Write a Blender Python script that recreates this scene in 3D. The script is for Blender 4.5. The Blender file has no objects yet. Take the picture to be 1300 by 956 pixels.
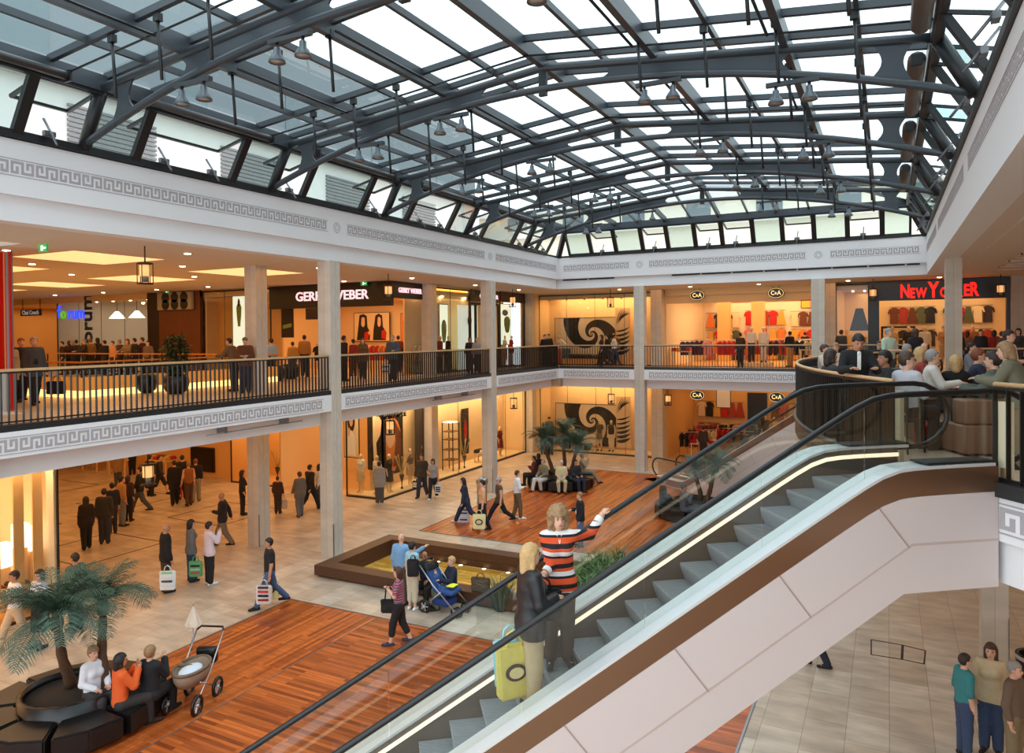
import bpy, bmesh, math, random
import numpy as np
from mathutils import Vector, Matrix, Quaternion
R = math.radians
rnd = random.Random(7)
C = bpy.context.scene.collection

# ------------------------------------------------------------ colours / materials
def lin(c):
    f = lambda v: (v/255/12.92) if v/255 <= .04045 else ((v/255+.055)/1.055)**2.4
    return (f(c[0]), f(c[1]), f(c[2]), 1)
_m = {}
def mat(name, c, rough=.6, metal=0., emit=0., noise=0., nscale=8., bump=0., spec=.5, ecol=None):
    if name in _m: return _m[name]
    m = bpy.data.materials.new(name); m.use_nodes = True
    nt = m.node_tree; b = nt.nodes['Principled BSDF']
    b.inputs['Base Color'].default_value = lin(c)
    b.inputs['Roughness'].default_value = rough; b.inputs['Metallic'].default_value = metal
    b.inputs['Specular IOR Level'].default_value = spec
    if emit:
        b.inputs['Emission Color'].default_value = lin(ecol or c); b.inputs['Emission Strength'].default_value = emit
    if noise or bump:
        tc = nt.nodes.new('ShaderNodeTexCoord'); n = nt.nodes.new('ShaderNodeTexNoise')
        n.inputs['Scale'].default_value = nscale; n.inputs['Detail'].default_value = 4
        nt.links.new(tc.outputs['Object'], n.inputs['Vector'])
        if noise:
            mx = nt.nodes.new('ShaderNodeMix'); mx.data_type = 'RGBA'
            a = lin(c); mx.inputs[6].default_value = tuple(v*(1-noise) for v in a[:3])+(1,)
            mx.inputs[7].default_value = tuple(min(1, v*(1+noise)) for v in a[:3])+(1,)
            nt.links.new(n.outputs['Fac'], mx.inputs[0]); nt.links.new(mx.outputs[2], b.inputs['Base Color'])
        if bump:
            bp = nt.nodes.new('ShaderNodeBump'); bp.inputs['Strength'].default_value = bump; bp.inputs['Distance'].default_value = .02
            nt.links.new(n.outputs['Fac'], bp.inputs['Height']); nt.links.new(bp.outputs[0], b.inputs['Normal'])
    _m[name] = m; return m
def glass(name, tint=(225, 240, 240), refl=.1, rough=.02):
    if name in _m: return _m[name]
    m = bpy.data.materials.new(name); m.use_nodes = True; nt = m.node_tree
    for n in list(nt.nodes): nt.nodes.remove(n)
    o = nt.nodes.new('ShaderNodeOutputMaterial'); mx = nt.nodes.new('ShaderNodeMixShader')
    t = nt.nodes.new('ShaderNodeBsdfTransparent'); g = nt.nodes.new('ShaderNodeBsdfGlossy'); fr = nt.nodes.new('ShaderNodeLayerWeight')
    t.inputs[0].default_value = lin(tint); g.inputs['Roughness'].default_value = rough
    mr = nt.nodes.new('ShaderNodeMapRange'); fr.inputs[0].default_value = .25
    mr.inputs['To Min'].default_value = refl*.4; mr.inputs['To Max'].default_value = min(1, refl*4)
    nt.links.new(fr.outputs['Fresnel'], mr.inputs['Value']); nt.links.new(mr.outputs[0], mx.inputs[0])
    nt.links.new(t.outputs[0], mx.inputs[1]); nt.links.new(g.outputs[0], mx.inputs[2]); nt.links.new(mx.outputs[0], o.inputs[0])
    _m[name] = m; return m

# ------------------------------------------------------------ objects
def tag(o, label=None, cat=None, group=None, kind=None):
    if label: o['label'] = label
    if cat: o['category'] = cat
    if group: o['group'] = group
    if kind: o['kind'] = kind
    return o
def thing(name, label, cat, loc=(0, 0, 0), rz=0, group=None, kind=None):
    o = bpy.data.objects.new(name, None); C.objects.link(o); o.empty_display_size = .2
    o.location = loc; o.rotation_euler = (0, 0, rz)
    return tag(o, label, cat, group, kind)
def link(name, me, parent=None, mats=None):
    o = bpy.data.objects.new(name, me); C.objects.link(o)
    if mats is not None:
        for m in (mats if isinstance(mats, (list, tuple)) else [mats]): me.materials.append(m)
    if parent is not None: o.parent = parent
    return o
def dup(root, loc=None, rz=None, label=None, group=None, scale=None):
    r = root.copy(); C.objects.link(r)
    if loc is not None: r.location = loc
    if rz is not None: r.rotation_euler = (0, 0, rz)
    if scale: r.scale = (scale,)*3
    if label: r['label'] = label
    if group: r['group'] = group
    for ch in list(root.children):
        c = ch.copy(); C.objects.link(c); c.parent = r
        for g in list(ch.children):
            d = g.copy(); C.objects.link(d); d.parent = c
    return r

class MB:
    """collects shapes in one mesh"""
    def __init__(s): s.v = []; s.f = []; s.mi = []; s.sm = []
    def add(s, vs, fs, mi=0, sm=False):
        o = len(s.v); s.v += [tuple(v) for v in vs]
        for f in fs: s.f.append([o+i for i in f]); s.mi.append(mi); s.sm.append(sm)
        return s
    def box(s, x0, x1, y0, y1, z0, z1, mi=0):
        return s.hexa([(x0,y0,z0),(x1,y0,z0),(x1,y1,z0),(x0,y1,z0),(x0,y0,z1),(x1,y0,z1),(x1,y1,z1),(x0,y1,z1)], mi)
    def hexa(s, p, mi=0):
        return s.add(p, [(3,2,1,0),(4,5,6,7),(0,1,5,4),(1,2,6,5),(2,3,7,6),(3,0,4,7)], mi)
    def obox(s, c, ax, ay, az, mi=0):
        """box from centre and three half-axis vectors"""
        c, ax, ay, az = map(Vector, (c, ax, ay, az)); p = []
        for k in (-1, 1):
            for i, j in ((-1,-1),(1,-1),(1,1),(-1,1)): p.append(c+ax*i+ay*j+az*k)
        return s.hexa(p, mi)
    def bar(s, a, b, w, h, up=(0, 0, 1), mi=0):
        a, b = Vector(a), Vector(b); d = (b-a); l = d.length/2; d.normalize(); up = Vector(up)
        x = d.cross(up)
        if x.length < 1e-4: x = d.cross(Vector((1, 0, 0)))
        x.normalize(); u = x.cross(d)
        return s.obox((a+b)/2, d*l, x*(w/2), u*(h/2), mi)
    def rbox(s, x0, x1, y0, y1, z0, z1, r=.03, mi=0, seg=3):
        """box with rounded vertical+horizontal edges"""
        bm = bmesh.new(); bmesh.ops.create_cube(bm, size=1)
        for v in bm.verts: v.co = Vector(((x0+x1)/2+v.co.x*(x1-x0), (y0+y1)/2+v.co.y*(y1-y0), (z0+z1)/2+v.co.z*(z1-z0)))
        bmesh.ops.bevel(bm, geom=bm.edges[:], offset=r, segments=seg, affect='EDGES', profile=.5)
        bm.verts.index_update()
        s.add([v.co[:] for v in bm.verts], [[v.index for v in f.verts] for f in bm.faces], mi, True); bm.free(); return s
    def tube(s, pts, r, n=8, mi=0, cap=True, flat=1.0, closed=False):
        pts = [Vector(p) for p in pts]; m = len(pts)
        rs = list(r) if isinstance(r, (list, tuple)) else [r]*m
        vs, fs = [], []; x = None
        for i, p in enumerate(pts):
            if closed: d = pts[(i+1) % m]-pts[i-1]
            else: d = pts[min(i+1, m-1)]-pts[max(i-1, 0)]
            d.normalize()
            if x is None:
                x = d.cross(Vector((0, 0, 1)))
                if x.length < 1e-3: x = d.cross(Vector((0, 1, 0)))
            x = x-d*x.dot(d); x.normalize(); y = d.cross(x)
            for k in range(n):
                a = 2*math.pi*k/n; vs.append(p+x*(math.cos(a)*rs[i])+y*(math.sin(a)*rs[i]*flat))
        for i in range(m if closed else m-1):
            j = (i+1) % m
            for k in range(n): fs.append((i*n+k, i*n+(k+1) % n, j*n+(k+1) % n, j*n+k))
        if cap and not closed: fs.append(tuple(range(n-1, -1, -1))); fs.append(tuple((m-1)*n+k for k in range(n)))
        return s.add(vs, fs, mi, True)
    def lathe(s, prof, c=(0, 0, 0), n=16, mi=0, cap=True):
        vs, fs = [], []; m = len(prof)
        for r, z in prof:
            for k in range(n):
                a = 2*math.pi*k/n; vs.append((c[0]+r*math.cos(a), c[1]+r*math.sin(a), c[2]+z))
        for i in range(m-1):
            for k in range(n): fs.append((i*n+k, i*n+(k+1) % n, (i+1)*n+(k+1) % n, (i+1)*n+k))
        if cap: fs.append(tuple(range(n-1, -1, -1))); fs.append(tuple((m-1)*n+k for k in range(n)))
        return s.add(vs, fs, mi, True)
    def ell(s, c, r, nu=12, nv=8, mi=0, rot=None):
        vs, fs = [], []; c = Vector(c)
        for i in range(nv+1):
            t = math.pi*i/nv
            for k in range(nu):
                a = 2*math.pi*k/nu; p = Vector((r[0]*math.sin(t)*math.cos(a), r[1]*math.sin(t)*math.sin(a), r[2]*math.cos(t)))
                vs.append(c+(rot @ p if rot else p))
        for i in range(nv):
            for k in range(nu): fs.append((i*nu+k, (i+1)*nu+k, (i+1)*nu+(k+1) % nu, i*nu+(k+1) % nu))
        return s.add(vs, fs, mi, True)
    def prism(s, poly, d0, d1, mi=0):
        """poly: list of 3d points, extruded from offset d0 to d1 (vectors)"""
        d0, d1 = Vector(d0), Vector(d1); n = len(poly); P = [Vector(p) for p in poly]
        vs = [p+d0 for p in P]+[p+d1 for p in P]
        fs = [tuple(range(n-1, -1, -1)), tuple(range(n, 2*n))]+[(i, (i+1) % n, n+(i+1) % n, n+i) for i in range(n)]
        return s.add(vs, fs, mi)
    def xf(s, fn):
        s.v = [tuple(fn(*v)) for v in s.v]; return s
    def mesh(s, name, mats, smooth=None):
        me = bpy.data.meshes.new(name); me.from_pydata(s.v, [], s.f)
        for m in (mats if isinstance(mats, (list, tuple)) else [mats]): me.materials.append(m)
        me.polygons.foreach_set('material_index', s.mi)
        me.polygons.foreach_set('use_smooth', [bool(x) if smooth is None else smooth for x in s.sm])
        me.update(); return me
    def build(s, name, mats, parent=None, world=False, fix=True, smooth=None):
        me = s.mesh(name, mats, smooth)
        if fix:
            bm = bmesh.new(); bm.from_mesh(me); bmesh.ops.recalc_face_normals(bm, faces=bm.faces); bm.to_mesh(me); bm.free()
        o = bpy.data.objects.new(name, me); C.objects.link(o)
        if parent is not None:
            o.parent = parent
            if world:
                me.transform((Matrix.Translation(parent.location) @ Matrix.Rotation(parent.rotation_euler.z, 4, 'Z')).inverted())
        return o
def struct(name, mb, mats, label=None, parent=None):
    o = mb.build(name, mats, parent)
    if parent is None: tag(o, label, None, None, 'structure')
    return o

# ------------------------------------------------------------ camera of the photograph (fitted) and pixel -> point on a real plane
FPX, YAW, PITCH, ROLL, EYE = 930.64, .473688, .0106163, -.0097676, 6.8
_cy, _sy = math.cos(YAW), math.sin(YAW)
_F = Vector((-_sy, _cy, 0)); _Rt = Vector((_cy, _sy, 0)); _U = Vector((0, 0, 1))
CF = _F*math.cos(PITCH)-_U*math.sin(PITCH); _U2 = _F*math.sin(PITCH)+_U*math.cos(PITCH)
CR = _Rt*math.cos(ROLL)+_U2*math.sin(ROLL); CU = _U2*math.cos(ROLL)-_Rt*math.sin(ROLL)
EYEP = Vector((0, 0, EYE))
def ray(x, y): return CR*((x-650)/FPX)-CU*((y-434)/FPX)+CF
def at(x, y, ax, val):
    d = ray(x, y); i = 'XYZ'.index(ax); t = (val-EYEP[i])/d[i]; return EYEP+d*t
def G(x, y, z=0.): return at(x, y, 'Z', z)
def depth(p): return (Vector(p)-EYEP).dot(CF)
cam = bpy.data.cameras.new('camera'); co = bpy.data.objects.new('camera', cam); C.objects.link(co)
co.matrix_world = Matrix((( CR.x, CU.x, -CF.x, 0), (CR.y, CU.y, -CF.y, 0), (CR.z, CU.z, -CF.z, EYE), (0, 0, 0, 1)))
cam.sensor_width = 36; cam.lens = FPX*36/1300; cam.shift_y = -44/1300; cam.clip_start = .05; cam.clip_end = 400
bpy.context.scene.camera = co
def area(name, loc, sx_, sy_, power, col=(1, .62, .28), rot=(0, 0, 0)):
    l = bpy.data.lights.new(name, 'AREA'); l.shape = 'RECTANGLE'; l.size = sx_; l.size_y = sy_; l.energy = power; l.color = col
    o = bpy.data.objects.new(name, l); C.objects.link(o); o.location = loc; o.rotation_euler = rot
    return o
# ------------------------------------------------------------ smooth implicit bodies polygonised with surface nets
def surface_net(vol, org, h):
    ins = vol < 0; nx, ny, nz = vol.shape
    c = np.zeros((nx-1, ny-1, nz-1), np.int8); P = np.zeros(c.shape+(3,)); n = np.zeros(c.shape)
    crn = [(i, j, k) for i in (0, 1) for j in (0, 1) for k in (0, 1)]
    for i, j, k in crn: c += ins[i:nx-1+i, j:ny-1+j, k:nz-1+k]
    act = (c > 0) & (c < 8); ids = np.argwhere(act)
    if len(ids) == 0: return np.zeros((0, 3)), np.zeros((0, 4), int)
    X, Y, Z = ids.T; pos = np.zeros((len(ids), 3)); cnt = np.zeros(len(ids))
    for a in crn:
        for ax in range(3):
            if a[ax]: continue
            b = list(a); b[ax] = 1
            va = vol[X+a[0], Y+a[1], Z+a[2]]; vb = vol[X+b[0], Y+b[1], Z+b[2]]
            m = (va < 0) != (vb < 0); t = np.where(m, va/np.where(m, va-vb, 1), 0)
            q = np.tile(np.array(a, float), (len(ids), 1)); q[:, ax] += t
            pos[m] += q[m]; cnt[m] += 1
    pos = (pos/cnt[:, None]+ids)*h+org
    idx = -np.ones(act.shape, int); idx[X, Y, Z] = np.arange(len(ids)); F = []
    for ax in range(3):
        s0 = [slice(1, -1)]*3; s1 = [slice(1, -1)]*3
        s0[ax] = slice(0, -1); s1[ax] = slice(1, None)
        A = ins[tuple(s0)]; B = ins[tuple(s1)]
        e = np.argwhere(A != B); off = np.array([1, 1, 1]); off[ax] = 0; e = e+off
        sg = A[A != B]; u, v = [(1, 2), (2, 0), (0, 1)][ax]
        q = []
        for du, dv in ((0, 0), (-1, 0), (-1, -1), (0, -1)):
            f = e.copy(); f[:, u] += du; f[:, v] += dv; q.append(idx[f[:, 0], f[:, 1], f[:, 2]])
        q = np.stack(q, 1); q[~sg] = q[~sg][:, ::-1]; F.append(q)
    F = np.concatenate(F); F = F[(F >= 0).all(1)]
    return pos, F
def seg_sd(P, a, b, ra, rb, sy=1.0, e=None):
    a = np.array(a, float); b = np.array(b, float)
    if sy != 1.0 and e is not None:      # flattened along direction e
        e = np.array(e); Q = P+np.outer((P-a) @ e*(sy-1), e).reshape(P.shape) if P.ndim == 2 else P; bb = b+e*((b-a) @ e)*(sy-1)
    else: Q = P; bb = b
    d = bb-a; L = max(d @ d, 1e-9); t = np.clip(((Q-a) @ d)/L, 0, 1)
    return np.linalg.norm(Q-a-t[:, None]*d, axis=1)-(ra+(rb-ra)*t)
def ell_sd(P, c, r):
    q = (P-np.array(c))/np.array(r); k = np.linalg.norm(q, axis=1); return (k-1)*min(r)*(.6+.4*max(r)/min(r)) if False else k*(k-1)/np.maximum(np.linalg.norm(q/np.array(r), axis=1), 1e-6)
def smin(a, b, k): 
    h = np.clip(.5+.5*(b-a)/k, 0, 1); return b*(1-h)+a*h-k*h*(1-h)
def field_mesh(fn, lo, hi, h):
    lo = np.array(lo)-2*h; hi = np.array(hi)+2*h; n = np.ceil((hi-lo)/h).astype(int)+1
    g = np.stack(np.meshgrid(*[lo[i]+h*np.arange(n[i]) for i in range(3)], indexing='ij'), -1).reshape(-1, 3)
    return surface_net(fn(g).reshape(n), lo, h)
def np_mesh(name, V, F, smooth=True):
    me = bpy.data.meshes.new(name); me.vertices.add(len(V)); me.vertices.foreach_set('co', np.asarray(V, np.float32).ravel())
    me.loops.add(len(F)*4); me.loops.foreach_set('vertex_index', np.asarray(F, np.int32).ravel())
    me.polygons.add(len(F)); me.polygons.foreach_set('loop_start', np.arange(0, len(F)*4, 4, dtype=np.int32))
    me.update(calc_edges=True); me.validate()
    if smooth: me.polygons.foreach_set('use_smooth', [True]*len(me.polygons))
    return me

def rot2(v, ax, a):
    return Matrix.Rotation(a, 3, ax) @ Vector(v)
def joints(pose, h=1.74, stride=.0, arms='down', lean=0., turn=0., sex='m', fat=1., head=(0, 0), armL=None, armR=None, legs=None):
    """joint positions in metres, person faces +y, x to the person's right"""
    k = h/1.75; J = {}
    hip = .93; fl = 0
    if pose == 'sit': hip = .50
    base = Vector((0, 0, hip)); sw = .168 if sex == 'm' else .15; hw = .085 if sex == 'm' else .09
    T = lambda v: base+Matrix.Rotation(-lean, 3, 'X') @ Vector(v)
    J['pel'] = base; J['wai'] = T((0, .0, .17)); J['che'] = T((0, .0, .37)); J['nek'] = T((0, -.01, .56)); J['hb'] = T((0, .0, .62))
    hd = Matrix.Rotation(-lean*.5-head[1], 3, 'X') @ Vector((0, .02, .09))
    J['hea'] = J['hb']+hd
    for s, n in ((-1, 'L'), (1, 'R')):
        J['sho'+n] = T((s*sw, 0, .50)); J['hip'+n] = base+Vector((s*hw, 0, -.02))
        if pose == 'sit':
            sp = .13 if sex == 'm' else .09; sh = .0 if legs is None else legs*s
            J['kne'+n] = J['hip'+n]+Vector((s*(sp-.06), .43, .0)); J['ank'+n] = Vector((s*sp, .45+sh*.22, .085))
            if legs == 9: J['kne'+n] = J['hip'+n]+Vector((s*.0, .43, .03)); J['ank'+n] = Vector((s*-.05, .75, .09))
        else:
            a = stride*s; kb = .12+abs(stride)*.5
            kn = J['hip'+n]+rot2((0, 0, -.43), 'X', a+(.08 if stride else .02))
            bend = (-kb if s*stride < 0 else -.1) if stride else -.03
            J['kne'+n] = kn; J['ank'+n] = kn+rot2((s*.005, 0, -.42), 'X', a+bend)
        arm = (armL if n == 'L' else armR) or arms
        sh = J['sho'+n]
        if arm == 'down': e = sh+Vector((s*.05, -.03, -.29)); w = e+Vector((s*.0, .06, -.25))
        elif arm == 'swingf': e = sh+Vector((s*.05, .08, -.28)); w = e+Vector((0, .16, -.20))
        elif arm == 'swingb': e = sh+Vector((s*.06, -.14, -.26)); w = e+Vector((0, -.06, -.24))
        elif arm == 'bag': e = sh+Vector((s*.06, .0, -.29)); w = e+Vector((s*.03, .05, -.25))
        elif arm == 'front': e = sh+Vector((s*.06, .04, -.28)); w = e+Vector((-s*.12, .21, .02))
        elif arm == 'chest': e = sh+Vector((s*.07, .06, -.27)); w = e+Vector((-s*.15, .17, .12))
        elif arm == 'face': e = sh+Vector((s*.04, .17, -.22)); w = e+Vector((-s*.10, .10, .22))
        elif arm == 'rail': e = sh+Vector((s*.07, .14, -.23)); w = e+Vector((-s*.06, .24, -.02))
        elif arm == 'lap': e = sh+Vector((s*.07, .03, -.27)); w = e+Vector((-s*.10, .22, -.06))
        elif arm == 'table': e = sh+Vector((s*.08, .12, -.23)); w = e+Vector((-s*.08, .23, .04))
        elif arm == 'hips': e = sh+Vector((s*.20, -.06, -.22)); w = e+Vector((-s*.13, .1, -.16))
        elif arm == 'reach': e = sh+Vector((s*.05, .2, -.17)); w = e+Vector((0, .25, -.02))
        elif arm == 'over': e = sh+Vector((s*.1, .23, -.08)); w = e+Vector((-s*.12, .2, .02))
        elif arm == 'point': e = sh+Vector((s*.1, .2, -.02)); w = e+Vector((s*.02, .2, .12))
        else: e = sh+Vector(arm[0]); w = sh+Vector(arm[1])
        J['elb'+n] = e; J['wri'+n] = w
        J['toe'+n] = J['ank'+n]+Vector((s*.03, .15, -.045))
    z0 = min(J['ankL'].z, J['ankR'].z)-.085
    if pose != 'sit':
        for n in J: J[n] = J[n]-Vector((0, 0, z0))
    for n in J: J[n] = J[n]*k
    return J, k
def hand_mb(mb, e, w, k, side, curl=.5):
    d = (w-e).normalized(); x = d.cross(Vector((0, 0, 1)))
    if x.length < .2: x = Vector((0, 1, 0))
    x.normalize(); n = x.cross(d).normalized()
    if n.z > 0 and abs(d.z) < .7: n = -n
    x = d.cross(n)
    mb.ell(w+d*.045*k, (.02*k, .042*k, .05*k), 8, 6, 0, Matrix((n, x, d)).transposed())
    for i, (o, l) in enumerate(((-.031, .066), (-.011, .078), (.01, .074), (.029, .058))):
        p = w+d*.08*k+x*o*k; q = p+(d*math.cos(curl*.6)+n*math.sin(curl*.6))*l*.5*k
        r_ = q+(d*math.cos(curl*1.7)+n*math.sin(curl*1.7))*l*.5*k
        mb.tube([p-d*.02*k, p, q, r_], [.0095*k, .0095*k, .0085*k, .0065*k], 5)
    p = w+d*.025*k+x*(-.036)*k; mb.tube([p, p+d*.035*k-x*.02*k+n*.01*k, p+d*.065*k-x*.018*k+n*.022*k], [.012*k, .0105*k, .0075*k], 5)

SKIN = mat('skin_fair', (222, 172, 145), .55); SKIN2 = mat('skin_tan', (196, 140, 108), .55)
EYEW = mat('eye_dark', (40, 28, 24), .3); LIPS = mat('lips', (176, 92, 86), .5)
_cloth = {}
def cloth(c):
    if not isinstance(c, tuple): return c
    if c not in _cloth: _cloth[c] = mat('fabric_%d_%d_%d' % c, c, .85, noise=.12, nscale=14, bump=.25)
    return _cloth[c]
HAIRC = dict(black=(30, 24, 22), brown=(72, 48, 32), dark=(48, 34, 26), blond=(196, 158, 106), grey=(150, 146, 142), white=(205, 203, 198), red=(128, 66, 36), sand=(150, 116, 80))
def hairmat(c):
    if not isinstance(c, str): return cloth(c)
    return mat('hair_'+c, HAIRC[c], .55, noise=.35, nscale=40, bump=.4)
def person(label, foot, face, h=1.74, pose='stand', stride=0., arms='down', lean=0., sex='m', fat=1.08, top=(60, 60, 65), sleeve=1., hem=.0,
           bottom=(50, 50, 60), leg=1., skirt=False, shoe=(40, 34, 30), hair='brown', hl=0, skin=0, head=(0, 0), armL=None, armR=None, legs=None,
           group=None, vox=None, coat=None, hat=None, curl=.5, under=None, seat=0., nm='person', cat='person', bodymat=None, glasses=False, thick=.015, shag=0):
    """foot: point on the floor under the person; face: heading angle in the world (radians), 0 = +y"""
    J, k = joints(pose, h, stride, arms, lean, 0, sex, fat, head, armL, armR, legs)
    if seat:
        dz = seat-J['pel'].z+.09*k
        for n in J:
            if n[:3] not in ('ank', 'toe'): J[n] = J[n]+Vector((0, 0, dz))
    w = depth(foot); vx = vox or min(.032, max(.013, w*.0011))
    A = {n: np.array(v) for n, v in J.items()}
    f = fat*k; fem = sex == 'f'
    td = 1/(.62 if not fem else .64)
    def torso(P, g):
        e = (0, 1, 0)
        a = seg_sd(P, A['pel'], A['wai'], .158*f+g, (.145 if not fem else .128)*f+g, 1.38, e)
        b = seg_sd(P, A['wai'], A['che'], (.145 if not fem else .128)*f+g, (.165 if not fem else .145)*f+g, 1.42, e)
        c = seg_sd(P, A['shoL']*.82+A['shoR']*.18, A['shoR']*.82+A['shoL']*.18, .068*k+g, .068*k+g)
        d = smin(smin(a, b, .06), c, .08)
        if fem:
            for s in (-1, 1): d = smin(d, np.linalg.norm(P-(A['che']+np.array((s*.065*k, .075*f, .0))), axis=1)-.062*k-g, .05)
        return d
    def leg_(P, n, g, lo=1., flare=0):
        a = seg_sd(P, A['hip'+n], A['kne'+n], .088*f+g, .058*f+g+flare*.5); t = A['kne'+n]+(A['ank'+n]-A['kne'+n])*min(1, max(.01, lo))
        return smin(a, seg_sd(P, A['kne'+n], t, .058*f+g+flare*.5, (.058-.02*lo)*f+g+flare), .03)
    def arm_(P, n, g, lo=1.):
        e = A['sho'+n]+(A['elb'+n]-A['sho'+n])*min(1, lo*2)
        a = seg_sd(P, A['sho'+n], e, .054*f+g, .043*f+g)
        if lo > .5:
            w_ = A['elb'+n]+(A['wri'+n]-A['elb'+n])*(lo*2-1); a = smin(a, seg_sd(P, A['elb'+n], w_, .043*f+g, .034*f+g), .02)
        return a
    hc = A['hea']; ht = head[0]
    fd = np.array((-math.sin(ht), math.cos(ht), 0)); rd = np.array((math.cos(ht), math.sin(ht), 0)); up = np.array((0, 0, 1))
    if head[1] or lean:
        tl = head[1]+lean*.5; fd2 = fd*math.cos(tl)-up*math.sin(tl); up = fd*math.sin(tl)+up*math.cos(tl); fd = fd2
    M3 = np.stack((rd, fd, up), 1)
    def headf(P):
        Q = (P-hc) @ M3
        d = ell_sd(Q, (0, -.008*k, .025*k), (.073*k, .092*k, .098*k)); d = smin(d, ell_sd(Q, (0, .03*k, -.055*k), (.052*k, .056*k, .062*k)), .04)
        d = smin(d, ell_sd(Q, (0, .095*k, -.012*k), (.012*k, .02*k, .026*k)), .016)
        for s in (-1, 1): d = smin(d, ell_sd(Q, (s*.074*k, -.005*k, -.005*k), (.011*k, .02*k, .03*k)), .01)
        for s in (-1, 1): d = np.maximum(d, -(np.linalg.norm(Q-np.array((s*.032*k, .1*k, .015*k)), axis=1)-.017*k))
        return d
    def body(P):
        d = torso(P, -.004)
        for n in 'LR':
            d = smin(d, leg_(P, n, 0), .04); d = smin(d, arm_(P, n, 0), .03)
            d = smin(d, seg_sd(P, A['ank'+n], A['toe'+n], .037*k, .03*k), .02)
        d = smin(d, seg_sd(P, A['nek']-np.array((0, 0, .04)), A['hb'], .055*k, .052*k), .03)
        return smin(d, headf(P), .02)
    al = np.array([A[n] for n in A]); lo, hi = al.min(0)-.2*max(1, f), al.max(0)+.17*max(1, f); lo[2] = max(lo[2], -.02)
    lo[2] = min(lo[2], al[:, 2].min()-.06)
    root = thing(nm, label, cat, foot, face, group)
    V, F = field_mesh(body, lo, hi, vx); me = np_mesh('body', V, F)
    hm = MB()
    for n, s in (('L', -1), ('R', 1)): hand_mb(hm, J['elb'+n], J['wri'+n], k, s, curl)
    bm = bmesh.new(); bm.from_mesh(me); t = hm.mesh('t', SKIN); bm.from_mesh(t); bpy.data.meshes.remove(t)
    if nm == 'person':
        fm = MB(); r3 = Matrix([list(r_) for r_ in M3])
        for s in (-1, 1):
            fm.ell(hc+M3 @ np.array((s*.032*k, .085*k, .014*k)), (.012*k, .006*k, .007*k), 6, 4, 1, r3)
            fm.ell(hc+M3 @ np.array((s*.033*k, .092*k, .036*k)), (.018*k, .005*k, .004*k), 6, 4, 1, r3)
        fm.ell(hc+M3 @ np.array((0, .086*k, -.058*k)), (.023*k, .007*k, .007*k), 6, 4, 2, r3)
        t = fm.mesh('t', [SKIN, EYEW, LIPS]); bm.from_mesh(t); bpy.data.meshes.remove(t)
    bm.to_mesh(me); bm.free()
    ms = bodymat or (SKIN2 if skin else SKIN)
    for m in (ms, EYEW, LIPS): me.materials.append(m)
    link('body', me, root)
    g = thick+(.008 if coat else 0)
    wz = A['pel'][2]+.06*k
    def cl(name, fn, m, l=None, h_=None):
        V, F = field_mesh(fn, lo if l is None else l, hi if h_ is None else h_, vx)
        if len(F) == 0: return None
        o = link(name, np_mesh(name, V, F), root, cloth(m)); return o
    if top is not None:
        hz = wz-.06*k-hem*k
        def topf(P):
            d = torso(P, g)
            for n in 'LR':
                d = smin(d, arm_(P, n, g, sleeve), .03) if sleeve > .05 else d
                if hem > .05: d = smin(d, seg_sd(P, A['hip'+n], A['hip'+n]+(A['kne'+n]-A['hip'+n])*min(1, hem/.4), .09*f+g*1.6, .075*f+g*2+hem*.04), .06)
            if pose == 'sit': return np.maximum(d, (A['pel'][2]-.06*k)-P[:, 2])
            return np.maximum(np.maximum(d, hz-P[:, 2]), P[:, 2]-(A['nek'][2]+.02*k))
        cl('jacket' if coat else 'top', topf, top)
        if under is not None:
            def uf(P): return np.maximum(seg_sd(P, A['wai']+np.array((0, .06*f, 0)), A['nek']+np.array((0, .03, -.05)), .075*f+g, .045*f+g), np.abs(P[:, 0])-.05)
            cl('shirt_front', lambda P: np.maximum(seg_sd(P, A['wai']+np.array((0, .072*f, 0)), A['nek']+np.array((0, .03, -.04)), .055*f+g, .035*f+g), A['pel'][2]+.1*k-P[:, 2]), under)
    if bottom is not None:
        if skirt:
            kn = (A['kneL']+A['kneR'])/2; hp = A['pel']
            e_ = hp+(kn-hp)*min(1.6, leg*2)
            def bf(P):
                d = smin(torso(P, g*.6), seg_sd(P, hp, e_, .15*f+g, .17*f+g), .05)
                return np.maximum(np.maximum(d, P[:, 2]-wz-.02), e_[2]-P[:, 2])
            cl('skirt', bf, bottom)
        else:
            def bf(P):
                d = np.maximum(torso(P, g*.7), P[:, 2]-wz)
                for n in 'LR': d = smin(d, leg_(P, n, g, (leg-.5)*2*.97 if leg > .5 else .02, .012), .03)
                if leg <= .5: d = np.maximum(d, A['kneL'][2]-P[:, 2]-.02)
                return np.maximum(d, P[:, 2]-wz-.03)
            cl('trousers', bf, bottom)
    if shoe is not None:
        for n in 'LR':
            a, t = A['ank'+n], A['toe'+n]; bk = a+np.array((0, -.05*k, -.05*k))
            def sf(P):
                d = smin(seg_sd(P, bk, t+np.array((0, .03*k, .0)), .042*k, .036*k), seg_sd(P, a-np.array((0, 0, .02*k)), (a+t)/2, .047*k, .04*k), .03)
                return np.maximum(d, a[2]-.085*k-P[:, 2])
            cl('shoe', sf, shoe, np.minimum(a, t)-.11, np.maximum(a, t)+.11)
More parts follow.
